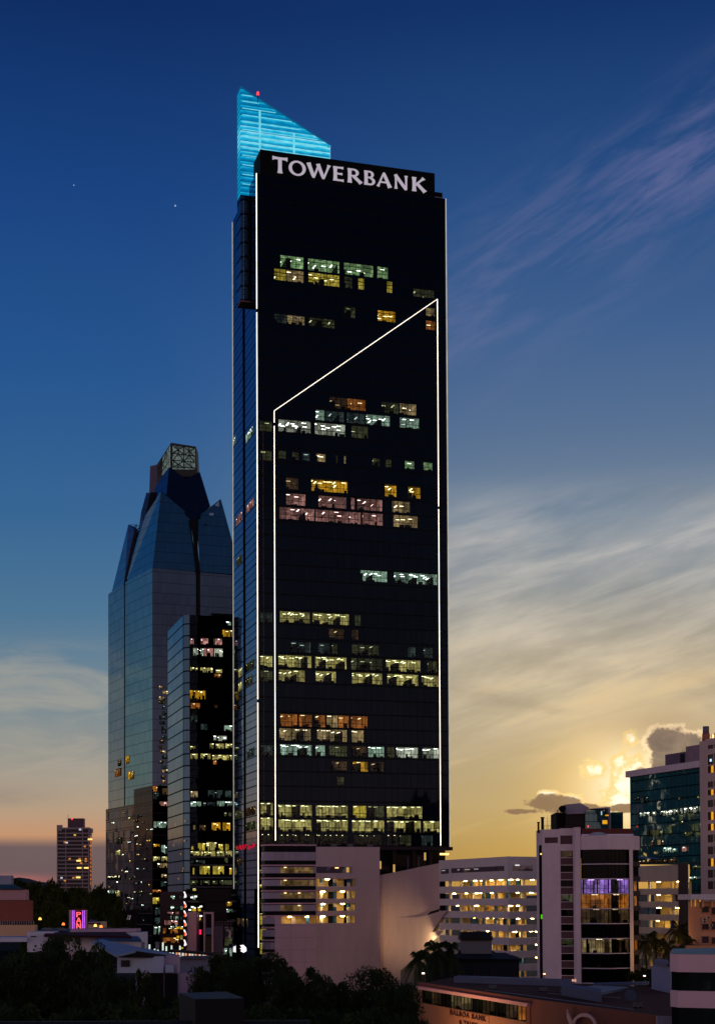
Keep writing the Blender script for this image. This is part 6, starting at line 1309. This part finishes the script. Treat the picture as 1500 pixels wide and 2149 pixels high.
def text_on(face, s, u0, z0, size, m, parent, d=-.12, squeeze=1.0, name='sign_letter'):
    x = u0
    for chh in s:
        if chh == ' ': x += size * .42 * squeeze; continue
        cu = bpy.data.curves.new('t', 'FONT'); cu.body = chh; cu.size = size; cu.extrude = .05; cu.offset = size * .012
        o = bpy.data.objects.new('t', cu); col.objects.link(o); bpy.context.view_layer.update()
        me = bpy.data.meshes.new_from_object(o); wd = max((v.co.x for v in me.vertices), default=size * .5)
        pb_ = base_of(parent)
        for v in me.vertices: v.co = face.P(x + v.co.x * squeeze, d - v.co.z, z0 + v.co.y) - pb_
        me.materials.clear(); me.materials.append(m); bpy.data.objects.remove(o); ob = bpy.data.objects.new(name, me); col.objects.link(ob); ob.parent = parent
        x += wd * squeeze + size * .14 * squeeze
    return x
sg_ = MB(); sg_.fbox(bf1, bf1.uz(940, 2130)[0], bf1.uz(1026, 2140)[0], -.06, -.02, zR - 5.6, zR - 3.1, COPW); sgo = sg_.build('name_panel', bank)
ua_ = bf1.uz(945.5, 2125)[0]; ub_ = bf1.uz(1022, 2143)[0]; zb1 = bf1.uz(946, 2130)[1]
tw = text_on(bf1, 'BALBOA BANK', ua_, zb1, 1.0, LTB, sgo, squeeze=1.0)
# fit the line to its measured length
lets = [o for o in sgo.children if o.name.startswith('sign_letter')]; k = (ub_ - ua_) / (tw - ua_); A0 = bf1.P(ua_, 0, 0) - base_of(sgo)
for o in lets:
    for v in o.data.vertices:
        du = (v.co - A0).dot(bf1.U); v.co += bf1.U * (du * (k - 1))
done = set(lets); ua2 = bf1.uz(965, 2140)[0]; ub2 = bf1.uz(1004, 2148)[0]; zb2 = zb1 - 1.05
tw = text_on(bf1, '& TRUST', ua2, zb2, .8, LTB, sgo); k = (ub2 - ua2) / (tw - ua2); A0 = bf1.P(ua2, 0, 0) - base_of(sgo)
for o in sgo.children:
    if o not in done:
        for v in o.data.vertices: du = (v.co - A0).dot(bf1.U); v.co += bf1.U * (du * (k - 1))
# emblem: a leaf stroke and an arch
EMB = plain('emblem_pale', (214, 176, 168), .6, .05); eb = MB()
def onb(px, py, d=-.25): 
    u, z_ = bf2.uz(px, py); return bf2.P(u, d, z_)
leaf = [(1196, 2119), (1200, 2130), (1206, 2142), (1216, 2160), (1210, 2162), (1201, 2150), (1196, 2136)]
eb.slab([onb(*p) for p in leaf], -bf2.N * .2, EMB)
for i in range(16):
    a, c = R(200 - i * 220 / 16), R(200 - (i + 1) * 220 / 16)
    eb.slab([onb(1232 + 26 * math.cos(t) * r_, 2156 - 29 * math.sin(t) * r_) for t, r_ in ((a, 1), (c, 1), (c, .72 + .1 * abs(math.cos(c))), (a, .72 + .1 * abs(math.cos(a))))], -bf2.N * .2, EMB)
eb.build('emblem', bank)
# roof furniture
def roofbox(pts, h, m, name, z0=None):
    z = zR - .34 if z0 is None else z0; mb = MB(); pl_ = [on_roof(a, b, z) for a, b in pts]; mb.prism([Vector((p.x, p.y, 0)) for p in pl_], z, z + h, m); return mb.build(name, bank)
RW = plain('roof_upstand_blue_white', (96, 104, 124), .7, .1)
roofbox([(952, 2063), (1200, 2072), (1200, 2069), (960, 2060)], .9, RW, 'upstand')
roofbox([(1178, 2090), (1262, 2105), (1262, 2098), (1178, 2084)], 1.3, RW, 'upstand')
roofbox([(1176, 2083), (1260, 2090), (1320, 2078), (1250, 2074)], .35, plain('skylight_panel', (104, 114, 132), .4), 'skylight')
roofbox([(1244, 2072), (1360, 2068), (1362, 2066), (1246, 2069)], .4, RW, 'upstand')
mb = MB(); p = on_roof(1322, 2102, zR - .3); mb.tube(p + Vector((0, 0, .6)), p + Vector((0, -.35, .75)), .2, .75, plain('dish_grey', (70, 76, 90), .5), 16); mb.tube(p, p + Vector((0, 0, .7)), .06, .06, M_MULL, 6); mb.build('dish', bank)
mb = MB(); 
for x in range(1378, 1412, 4): pxbox(mb, x, x + 2.4, 2134, 2160, 155, .3, plain('pale_blue_slats', (170, 170, 190), .6))
mb.build('entrance_slats', bank)
bl = bpy.data.lights.new('street_glow', 'AREA'); bl.energy = 3200; bl.size = 14; bl.color = (1, .52, .26); blo = bpy.data.objects.new('street_glow', bl); col.objects.link(blo)
mid = bf1.P(bf1.w * .6, -9, 3.0); blo.location = mid; blo.rotation_euler = (mid - bf1.P(bf1.w * .6, 0, zR)).to_track_quat('Z', 'Y').to_euler()
sl2 = thing('street_lamp', 'warm street lamp in front of the copper bank wall', 'street lamp', tuple(bf1.P(bf1.w * .6, -9, 0))); b = MB(); q = bf1.P(bf1.w * .6, -9, 0); b.tube(q, q + Vector((0, 0, 2.7)), .07, .05, M_MULL, 6); b.build('post', sl2); b = MB(); b.box(q.x - .3, q.x + .3, q.y - .3, q.y + .3, 2.7, 2.85, glow_mat('warm_lamp_glow', (255, 206, 120), 2.2)); b.build('lamp_head', sl2)
# ------------------------------------------------------------------ pink-white banded building, bottom right corner
pk_ = thing('banded_building', 'pink-white building with two dark ribbon windows in the bottom right corner', 'office building', tuple(G(1460, 150)))
PKB = plain('pink_white_band', (224, 188, 192), .8, .06, .15); RIB = facade_glass('ribbon_dark_glass', (20, 26, 24), Vector((1, 0, 0)), 30, 1.0, refl=.04, wob=.08, line=.6, lw=0, bw=.06, tint=(.7, .9, .85))
pa, pb2, pc = G(1404, 150), G(1420, 148.5), G(1560, 146); pd, pe_ = G(1560, 165), G(1408, 162)
def zq(y): return Zat(1410, y, 149.5)
for (y0, y1) in ((2003, 2040), (2079, 2114)): b = MB(); b.prism([pa, pb2, pc, pd, pe_], zq(y1), zq(y0), PKB); b.build('band', pk_)
b = MB(); b.prism(grow([pa, pb2, pc, pd, pe_], -.25), 0, zq(2003) - .3, RIB); b.build('glazing', pk_)
b = MB(); b.prism(grow([pa, pb2, pc, pd, pe_], -.3), zq(2003) + .01, zq(2003) + .12, plain('teal_roof_edge', (110, 150, 150), .5)); b.build('roof', pk_)
hb = MB(); pl_ = [G(1365, 215), G(1405, 205), G(1409, 212), G(1369, 222)]; hb.prism(pl_, 0, [Zat(1365, 2030, 215), Zat(1405, 2024, 205), Zat(1405, 2024, 205), Zat(1365, 2030, 215)], plain('blue_grey_house', (138, 144, 172), .85, .1)); hb.prism([G(1371, 210), G(1398, 205), G(1400, 215), G(1373, 219)], Zat(1380, 2026, 210) , Zat(1380, 2018, 210), plain('grey_roof_cap', (112, 112, 128), .8)); tag(hb.build('blue_grey_house', loc=(G(1385, 213).x, 213, 0)), 'small windowless blue-grey house left of the pink-white banded building', 'house')
# ------------------------------------------------------------------ roof things right in front of the camera
b = MB(); p0, p1, p2, p3 = on_roof(376, 2085, 22.9), on_roof(475, 2082, 22.9), on_roof(512, 2096, 22.9), on_roof(410, 2098, 22.9)
b.prism([p3, p2, p1, p0], 19.0, 22.9, plain('roof_box_dark', (8, 11, 15), .7, .15), plain('roof_box_lid', (32, 44, 54), .5, .15)); tag(b.build('rooftop_plant_box', loc=(p0.x, p0.y, 19.0)), 'dark metal plant box standing on the roof in the foreground', 'plant box')
b = MB(); NR = plain('near_roof_membrane', (20, 34, 44), .8, .2, .4); RE = plain('near_roof_parapet', (22, 34, 42), .8, .15, .6)
b.box(-24, 14, 30, 49, 0, 21.0, NR); b.build; ro = b.build('body'); nr = thing('near_building', 'dark blue flat roof with a low parapet along the bottom edge of the photo', 'building', (0, 40, 0)); ro.parent = nr; ro.location = (0, -40, 0)
b = MB(); b.box(-24, -13.1, 49.01, 49.4, 0, 22.0, RE); b.box(-13, -1.6, 49.02, 49.4, 0, 22.15, RE); b.box(-1.5, 6, 49.01, 49.4, 0, 21.9, RE); b.box(-13.1, -12.8, 44, 49, 21.01, 22.1, RE); b.build('parapet', nr)
# ------------------------------------------------------------------ trees
def leaf_mat(name, a, b_):
    m, n, out = mat_new(name); g = n.new('ShaderNodeNewGeometry'); tc_ = n.new('ShaderNodeTexCoord').outputs['Object']
    f = n.noise(tc_, .5, 3, .6); c = n.ramp(f, [(.3, lin(a)), (.7, lin(b_))])
    d = n.new('ShaderNodeBsdfDiffuse'); n.put(d.inputs[0], c); tr = n.new('ShaderNodeBsdfTranslucent'); n.put(tr.inputs[0], c)
    ms = n.new('ShaderNodeMixShader'); ms.inputs[0].default_value = .25; n.l.new(d.outputs[0], ms.inputs[1]); n.l.new(tr.outputs[0], ms.inputs[2]); n.l.new(ms.outputs[0], out.inputs[0]); return m
LEAF = leaf_mat('leaf_dark_green', (32, 42, 28), (62, 76, 46)); LEAF2 = leaf_mat('leaf_olive', (44, 50, 26), (78, 84, 40)); BARK = plain('bark', (52, 44, 38), .95, .3, 2)
def crown_mesh(seed, rx, rz, nclump, nleaf, size, m):
    rr = random.Random(seed); vs, fs = [], []
    cl = []
    for i in range(nclump):
        th_ = rr.random() * 2 * math.pi; ph = math.acos(1 - 1.35 * rr.random()); r_ = .55 + .45 * rr.random() ** .5
        cl.append((Vector((rx * r_ * math.sin(ph) * math.cos(th_), rx * r_ * math.sin(ph) * math.sin(th_), rz * r_ * math.cos(ph))), rx * (.15 + .17 * rr.random())))
    for c, cr_ in cl:
        for j in range(nleaf):
            d = Vector((rr.gauss(0, 1), rr.gauss(0, 1), rr.gauss(0, 1))).normalized() * cr_ * (.55 + .5 * rr.random()); d.z *= .75
            p = c + d; n_ = Vector((rr.gauss(0, 1), rr.gauss(0, 1), rr.gauss(.4, 1))).normalized(); a = n_.orthogonal().normalized(); b_ = n_.cross(a); s = size * (.5 + .9 * rr.random()); t_ = rr.random() * 6.28
            a2 = a * math.cos(t_) + b_ * math.sin(t_); b2 = n_.cross(a2); i0 = len(vs)
            vs += [p - a2 * s, p - b2 * s * .45, p + a2 * s, p + b2 * s * .45]; fs.append((i0, i0 + 1, i0 + 2, i0 + 3))
    me = bpy.data.meshes.new('crown'); me.from_pydata([tuple(v) for v in vs], [], fs); me.materials.append(m); return me, cl
def tree_proto(seed, rx, rz, H, nclump=54, nleaf=460, size=.21, m=LEAF):
    root = thing('tree', 'tree', 'tree', (0, 0, 0)); me, cl = crown_mesh(seed, rx, rz, nclump, nleaf, size, m)
    c = bpy.data.objects.new('crown', me); col.objects.link(c); c.parent = root; c.location = (0, 0, H - rz * .95)
    b = MB(); b.tube((0, 0, 0), (.2, .1, H - rz * 1.3), .45, .3, BARK, 8)
    for q, cr_ in cl[:12]: b.tube((.2, .1, H - rz * 1.35), (q.x * .85, q.y * .85, q.z + H - rz * .95), .2, .05, BARK, 5)
    b.build('trunk', root); return root
protoA = tree_proto(1, 7.5, 6.0, 19); protoB = tree_proto(2, 6.0, 6.5, 18); protoC = tree_proto(5, 4.6, 4.2, 15, 40, 330, .19)
used_t = set()
def put_tree(src, px, py_top, Y, label, group, s=1.0, rz=0.0, H=None):
    o = src if src.name not in used_t else copy_tree(src); used_t.add(src.name)
    H0 = {protoA.name: 19, protoB.name: 18, protoC.name: 15}[src.name]
    top = Zat(px, py_top, Y) - 1.25 * s; p = G(px, Y); o.location = (p.x, p.y, top - H0 * s if top - H0 * s < 0 else 0)
    k = s; o.scale = (k, k, top / H0 if top - H0 * s >= 0 else k); o.rotation_euler = (0, 0, rz)
    if top - H0 * s < 0: o.scale = (k, k, top / H0); o.location.z = 0
    o['label'] = label; o['group'] = group; return o
GT = 'dark trees along the bottom of the photo'
T = [(protoA, 20, 2012, 150, 'dark crown at the lower left corner with pale gaps between its leaves', .8, 0), (protoA, 108, 1974, 155, 'broad dark tree in front of the long white villa', .72, 1.1), (protoB, 178, 1979, 150, 'dark tree just left of the warehouse roof', .58, 2.0), (protoB, 222, 2030, 140, 'dark tree in front of the warehouse wall', .5, .6),
     (protoC, 298, 2034, 150, 'small rounded tree left of the warehouse doorways', .42, 0), (protoA, 470, 2008, 190, 'tall dark tree left of the foot of the black tower', .58, 2.6), (protoB, 552, 1992, 195, 'tallest dark tree in front of the tower corner', .8, 3.4), (protoC, 628, 2022, 180, 'tree with a bushy top in front of the pink panelled wall', .75, 1.7),
     (protoB, 688, 2045, 170, 'low dark tree in the middle in front of the mauve wall', .6, 4.2), (protoA, 782, 2034, 175, 'wide dark tree left of the copper bank', .68, 5.0), (protoC, 835, 2060, 165, 'dark tree hiding the left end of the copper bank', .6, 2.2), (protoC, 400, 2078, 130, 'dark crown behind the rooftop plant box', 1.0, 3.0), (protoB, 590, 2085, 120, 'dark crown right of the rooftop plant box', 1.0, .3), (protoB, 720, 2100, 120, 'dark crown at the bottom edge left of the bank', 1.0, 1.3), (protoC, 200, 2080, 100, 'dark crown low in the left foreground', 1.0, 1.0), (protoC, 330, 2095, 95, 'dark crown left of the rooftop plant box', .9, 2.0), (protoC, 80, 2090, 100, 'dark crown low at the left over the near roof', .9, 4.0), (protoC, 810, 2105, 125, 'dark crown touching the bank sign wall', .62, 4.5), (protoC, 345, 2072, 160, 'low dark tree below the warehouse doorways', .6, 5.1)]
for (src, px, py, Y, lb, s, rz) in T: put_tree(src, px, py, Y, lb, GT, s, rz)
# wooded rise beyond the villa
hm2 = MB(); WD = plain('wooded_ground', (34, 38, 28), .95, .2, .1)
ringp = [(-210, 380), (-100, 352), (-66, 385), (-76, 470), (-90, 525), (-210, 525)]
n_ = len(ringp); cx, cy_ = -130, 440
for i in range(n_):
    a, c = ringp[i], ringp[(i + 1) % n_]; am = (a[0] * .6 + cx * .4, a[1] * .6 + cy_ * .4); cm = (c[0] * .6 + cx * .4, c[1] * .6 + cy_ * .4)
    hm2.face([(a[0], a[1], -.2), (c[0], c[1], -.2), (cm[0], cm[1], 13), (am[0], am[1], 13)], WD); hm2.face([(am[0], am[1], 13), (cm[0], cm[1], 13), (cx, cy_, 16)], WD)
tag(hm2.build('wooded_hill'), kind='structure')
protoD = tree_proto(8, 7.0, 5.0, 14, 30, 110, .55, LEAF2); usedD = False
FW_ = [(70, 1862, 480, 1.1), (48, 1848, 500, 1.2), (90, 1852, 520, 1.15), (112, 1866, 470, 1.0), (135, 1872, 460, 1.0), (160, 1866, 470, 1.1), (185, 1862, 480, 1.1), (205, 1868, 500, 1.0), (216, 1878, 440, 1.0), (100, 1888, 420, 1.0), (140, 1893, 410, 1.0), (180, 1888, 415, 1.0), (206, 1898, 400, .9), (82, 1898, 400, .9), (115, 1912, 380, .8), (155, 1908, 385, .9), (195, 1915, 372, .8), (96, 1918, 360, .7), (222, 1905, 430, 1.0), (124, 1930, 350, .6), (20, 1860, 470, 1.1)]
PL = ['at its skyline left end', 'at its top behind the terracotta roof', 'at its skyline under the hills', 'below the skyline left of the far tower', 'at the left foot of the far tower', 'below the middle of the far tower', 'at the right foot of the far tower', 'at its skyline near the dark glass block', 'against the dark glass block, upper', 'halfway down near the terracotta wall', 'halfway down in its middle', 'halfway down toward the right', 'lower right by the dark glass block', 'lower left beside the terracotta wall', 'low above the villa left of the pylon', 'low just above the PAN pylon', 'low right of the PAN pylon', 'lowest beside the terracotta railing', 'against the dark glass block, middle', 'lowest just left of the pylon', 'behind the pale blue-grey block']
for i, (px, py, Y, s) in enumerate(FW_):
    o = protoD if i == 0 else copy_tree(protoD); top = Zat(px, py, Y); p = G(px, Y); H = 14 * s
    
    def inside(x_, y_, q_):
        r_ = False
        for (x1, y1), (x2, y2) in zip(q_, q_[1:] + q_[:1]):
            if (y1 > y_) != (y2 > y_) and x_ < (x2 - x1) * (y_ - y1) / (y2 - y1) + x1: r_ = not r_
        return r_
    inner = [(a_[0] * .6 + cx * .4, a_[1] * .6 + cy_ * .4) for a_ in ringp]; mid_ = [(a_[0] * .85 + cx * .15, a_[1] * .85 + cy_ * .15) for a_ in ringp]
    o.location = (p.x, p.y, 12.5 if inside(p.x, p.y, inner) else 4 if inside(p.x, p.y, mid_) else 0); o.scale = (s, s, (top - o.location.z) / 14); o.rotation_euler = (0, 0, i * 1.7); o['label'] = 'tree in the dark wood beyond the villa, ' + PL[i]; o['group'] = 'trees of the dark wood'; o['category'] = 'tree'
# palms
def palm(seed, H, L, m, nf=22):
    rr = random.Random(seed); root = thing('palm_tree', 'palm', 'palm tree', (0, 0, 0)); b = MB(); segs = 6
    for i in range(segs):
        a, c = i / segs, (i + 1) / segs; b.tube((.5 * a * a, 0, H * a), (.5 * c * c, 0, H * c), .24 - .08 * a, .24 - .08 * c, BARK, 8, False)
    b.build('trunk', root); cr_ = MB(); hub = Vector((.5, 0, H))
    for i in range(nf):
        az = 2 * math.pi * i / nf + rr.random() * .3; el = R(-20 + 85 * rr.random()); d = Vector((math.cos(az), math.sin(az), 0)); pts = []; 
        for j in range(8):
            s = j / 7; pts.append(hub + d * (L * s * math.cos(el) * (1 - .1 * s)) + Vector((0, 0, L * (s * math.sin(el) - .75 * s * s * (.6 + .4 * math.cos(el))))))
        side = Vector((-d.y, d.x, 0))
        for j in range(7):
            a, c = pts[j], pts[j + 1]; cr_.face([a - side * .04, c - side * .03, c + side * .03, a + side * .04], m)
            for q in range(3):
                p = a.lerp(c, q / 3); ll = .85 * math.sin(math.pi * min(.95, .12 + (j + q / 3) / 7.6)) + .15; dirn = (c - a).normalized()
                for sg2 in (-1, 1):
                    tip = p + side * sg2 * ll * .8 + dirn * ll * .45 - Vector((0, 0, ll * .45)); cr_.face([p, p + dirn * .12, tip], m)
    c_ = cr_.build('fronds', root, recalc=False); return root
PALML = leaf_mat('palm_leaf', (40, 44, 24), (84, 82, 44)); pA = palm(1, 9, 3.4, PALML); pB = palm(4, 8, 3.0, LEAF)
def put_palm(o, px, pyc, Y, H0, lb, s=1.0, rz=0, grp=None):
    z_ = Zat(px, pyc, Y); p = G(px, Y); o.location = (p.x, p.y, 0); o.scale = (s, s, z_ / H0); o.rotation_euler = (0, 0, rz); o['label'] = lb
    for c in o.children:
        if c.name.startswith('fronds'): pass
    if grp: o['group'] = grp
GP = 'palms in front of the concrete car park'
put_palm(pA, 1418, 1955, 320, 9, 'tallest palm, right of centre in front of the concrete car park', 1.35, 0, GP); pa2 = copy_tree(pA); put_palm(pa2, 1378, 1975, 310, 9, 'middle palm in front of the concrete car park', 1.2, 2, GP); pa3 = copy_tree(pA); put_palm(pa3, 1356, 1978, 325, 9, 'leftmost palm beside the white apartment tower', 1.1, 4, GP); pa4 = copy_tree(pA); put_palm(pa4, 1400, 1990, 300, 9, 'lowest palm in front of the cream garden wall', 1.1, 1, GP); pa5 = copy_tree(pA); put_palm(pa5, 1438, 1985, 300, 9, 'palm nearest the peach block', 1.0, 5, GP)
GP2 = 'dark palms by the sweeping wall'
put_palm(pB, 905, 1997, 262, 8, 'dark palm in front of the foot of the sweeping wall', 1.25, 0, GP2); pb3 = copy_tree(pB); put_palm(pb3, 945, 1998, 262, 8, 'dark palm left of the tiled turret house', 1.1, 2, GP2); pb4 = copy_tree(pB); put_palm(pb4, 885, 2016, 255, 8, 'lowest dark palm at the left end of the bank roof', 1.1, 3, GP2)
protoE = tree_proto(11, 3.6, 2.6, 7, 26, 120, .3, LEAF2)
for i, (px, py, Y, s, lb) in enumerate(((1115, 2040, 300, .8, 'small bushy tree at the left foot of the white apartment tower'), (1150, 2052, 300, .6, 'smaller bush at the foot of the white apartment tower'), (1370, 1995, 305, .9, 'olive bush under the middle palm'), (1345, 2000, 312, .8, 'olive bush beside the dark balconies'), (1425, 2000, 302, .7, 'olive bush under the tallest palm'), (1395, 2008, 296, .7, 'olive bush by the garden wall'))):
    o = protoE if i == 0 else copy_tree(protoE); top = Zat(px, py, Y); p = G(px, Y); o.location = (p.x, p.y, 0); o.scale = (s, s, top / 7); o['label'] = lb; o['group'] = 'small trees at the foot of the towers'; o.name = 'small_tree' if i == 0 else 'small_tree.%03d' % i
    for c in o.children: 
        if c.name.startswith('crown'): c.scale = (1, 1, max(.4, 7 * s / top))
wl_ = bpy.data.lights.new('palm_lamp', 'POINT'); wl_.energy = 900; wl_.color = (1, .6, .22); wl_.shadow_soft_size = .4; wlo = bpy.data.objects.new('palm_lamp', wl_); col.objects.link(wlo); wlo.location = W(1403, 1992, 316)

# ------------------------------------------------------------------ roof clutter and street lights
def ac_unit(parent, c, s=1.0, rz=0):
    m_ = plain('roof_unit_casing', (96, 94, 98), .6, .15); b = MB(); b.box(c.x - .9 * s, c.x + .9 * s, c.y - .6 * s, c.y + .6 * s, c.z + .12, c.z + 1.1 * s, m_)
    for k in (-.6, .6): b.box(c.x + k * s - .1, c.x + k * s + .1, c.y - .5 * s, c.y + .5 * s, c.z, c.z + .12, M_DARK)
    o = b.build('air_conditioner', parent); b = MB(); b.tube((c.x, c.y, c.z + 1.1 * s), (c.x, c.y, c.z + 1.16 * s), .42 * s, .42 * s, M_DARK, 14); b.build('fan', o)
for px, py in ((1034, 2077), (1140, 2082), (1338, 2116)):
    ac_unit(bank, on_roof(px, py, zR - .34), .55)
b = MB(); P1, P2 = on_roof(1020, 2079, zR - .2), on_roof(1330, 2120, zR - .2); b.tube(P1, P2, .08, .08, plain('pipe_grey', (120, 120, 126), .5), 6)
P1, P2 = on_roof(1150, 2086, zR - .2), on_roof(1300, 2095, zR - .2); b.tube(P1, P2, .06, .06, MATS['pipe_grey'], 6); b.build('pipe', bank)
for px in (100, 128, 225, 262): ac_unit(vil, W(px, 1956, 258), .6)
for px, Y in ((300, 212), (330, 210)): 
    c = W(px, 1994, Y); b = MB(); b.tube(c, c + Vector((0, 0, .9)), .25, .25, MATS['pipe_grey'] , 8); b.tube(c + Vector((0, 0, .9)), c + Vector((0, 0, 1.1)), .4, .1, MATS['pipe_grey'], 8); b.build('roof_vent', wh)
for u_ in (22, 27, 33): ac_unit(podium, SFm.P(u_, 3, ztopM), .9)
b = MB()
for i in range(14): u_ = U6(667) + i * 1.35; b.fbox(SFm, u_, u_ + .05, .5, .55, ztopM, ztopM + .9, M_MULL)
b.fbox(SFm, U6(667), U6(667) + 17.6, .5, .55, ztopM + .86, ztopM + .92, M_MULL); b.build('railing', podium)
for px in (1232, 1300): ac_unit(apt, Vector((G(px, 324).x, 324, zB + .45)), .7)
b = MB(); p = Vector((G(1150, 325).x, 325, zA - .3)); b.tube(p, p + Vector((0, 0, 3.4)), .05, .03, M_MULL, 5)
for q in (1.6, 2.2, 2.8): b.tube(p + Vector((-.5, 0, q)), p + Vector((.5, 0, q)), .02, .02, M_MULL, 4)
b.build('antenna', apt)
STL = [(66, 2052, 215, 'white street lamp glimpsed between the leaves at the far left'), (96, 2078, 210, 'white street lamp low between the left trees'), (138, 2060, 220, 'pale street lamp behind the broad dark tree'), (176, 2075, 205, 'pinkish street lamp behind the left trees'), (292, 2092, 215, 'pinkish street lamp below the warehouse'), (440, 2022, 300, 'bright street lamp just right of the warehouse'), (515, 2040, 300, 'white street lamp behind the tree at the tower foot'), (532, 2060, 290, 'warm street lamp behind the tallest dark tree'), (592, 2053, 300, 'warm street lamp in front of the pink panelled wall'), (888, 2045, 240, 'orange street lamp at the left end of the bank'), (1142, 2046, 300, 'white street lamp at the left foot of the white apartment tower'), (1352, 2050, 300, 'warm street lamp at the right foot of the white apartment tower')]
for i, (px, py, Y, lb) in enumerate(STL):
    cc_ = [(255, 238, 215), (255, 205, 150), (255, 225, 220)][i % 3]; l_ = thing('street_lamp', lb, 'street lamp', tuple(G(px, Y)), 'street lamps behind the trees'); p = W(px, py, Y)
    b = MB(); b.tube((p.x, p.y, 0), (p.x, p.y, p.z), .08, .05, M_MULL, 6); b.build('post', l_)
    b = MB(); b.box(p.x - .2, p.x + .2, p.y - .2, p.y + .2, p.z, p.z + .2, glow_mat('street_head_%d' % (i % 3), cc_, 3.0)); b.build('lamp_head', l_)
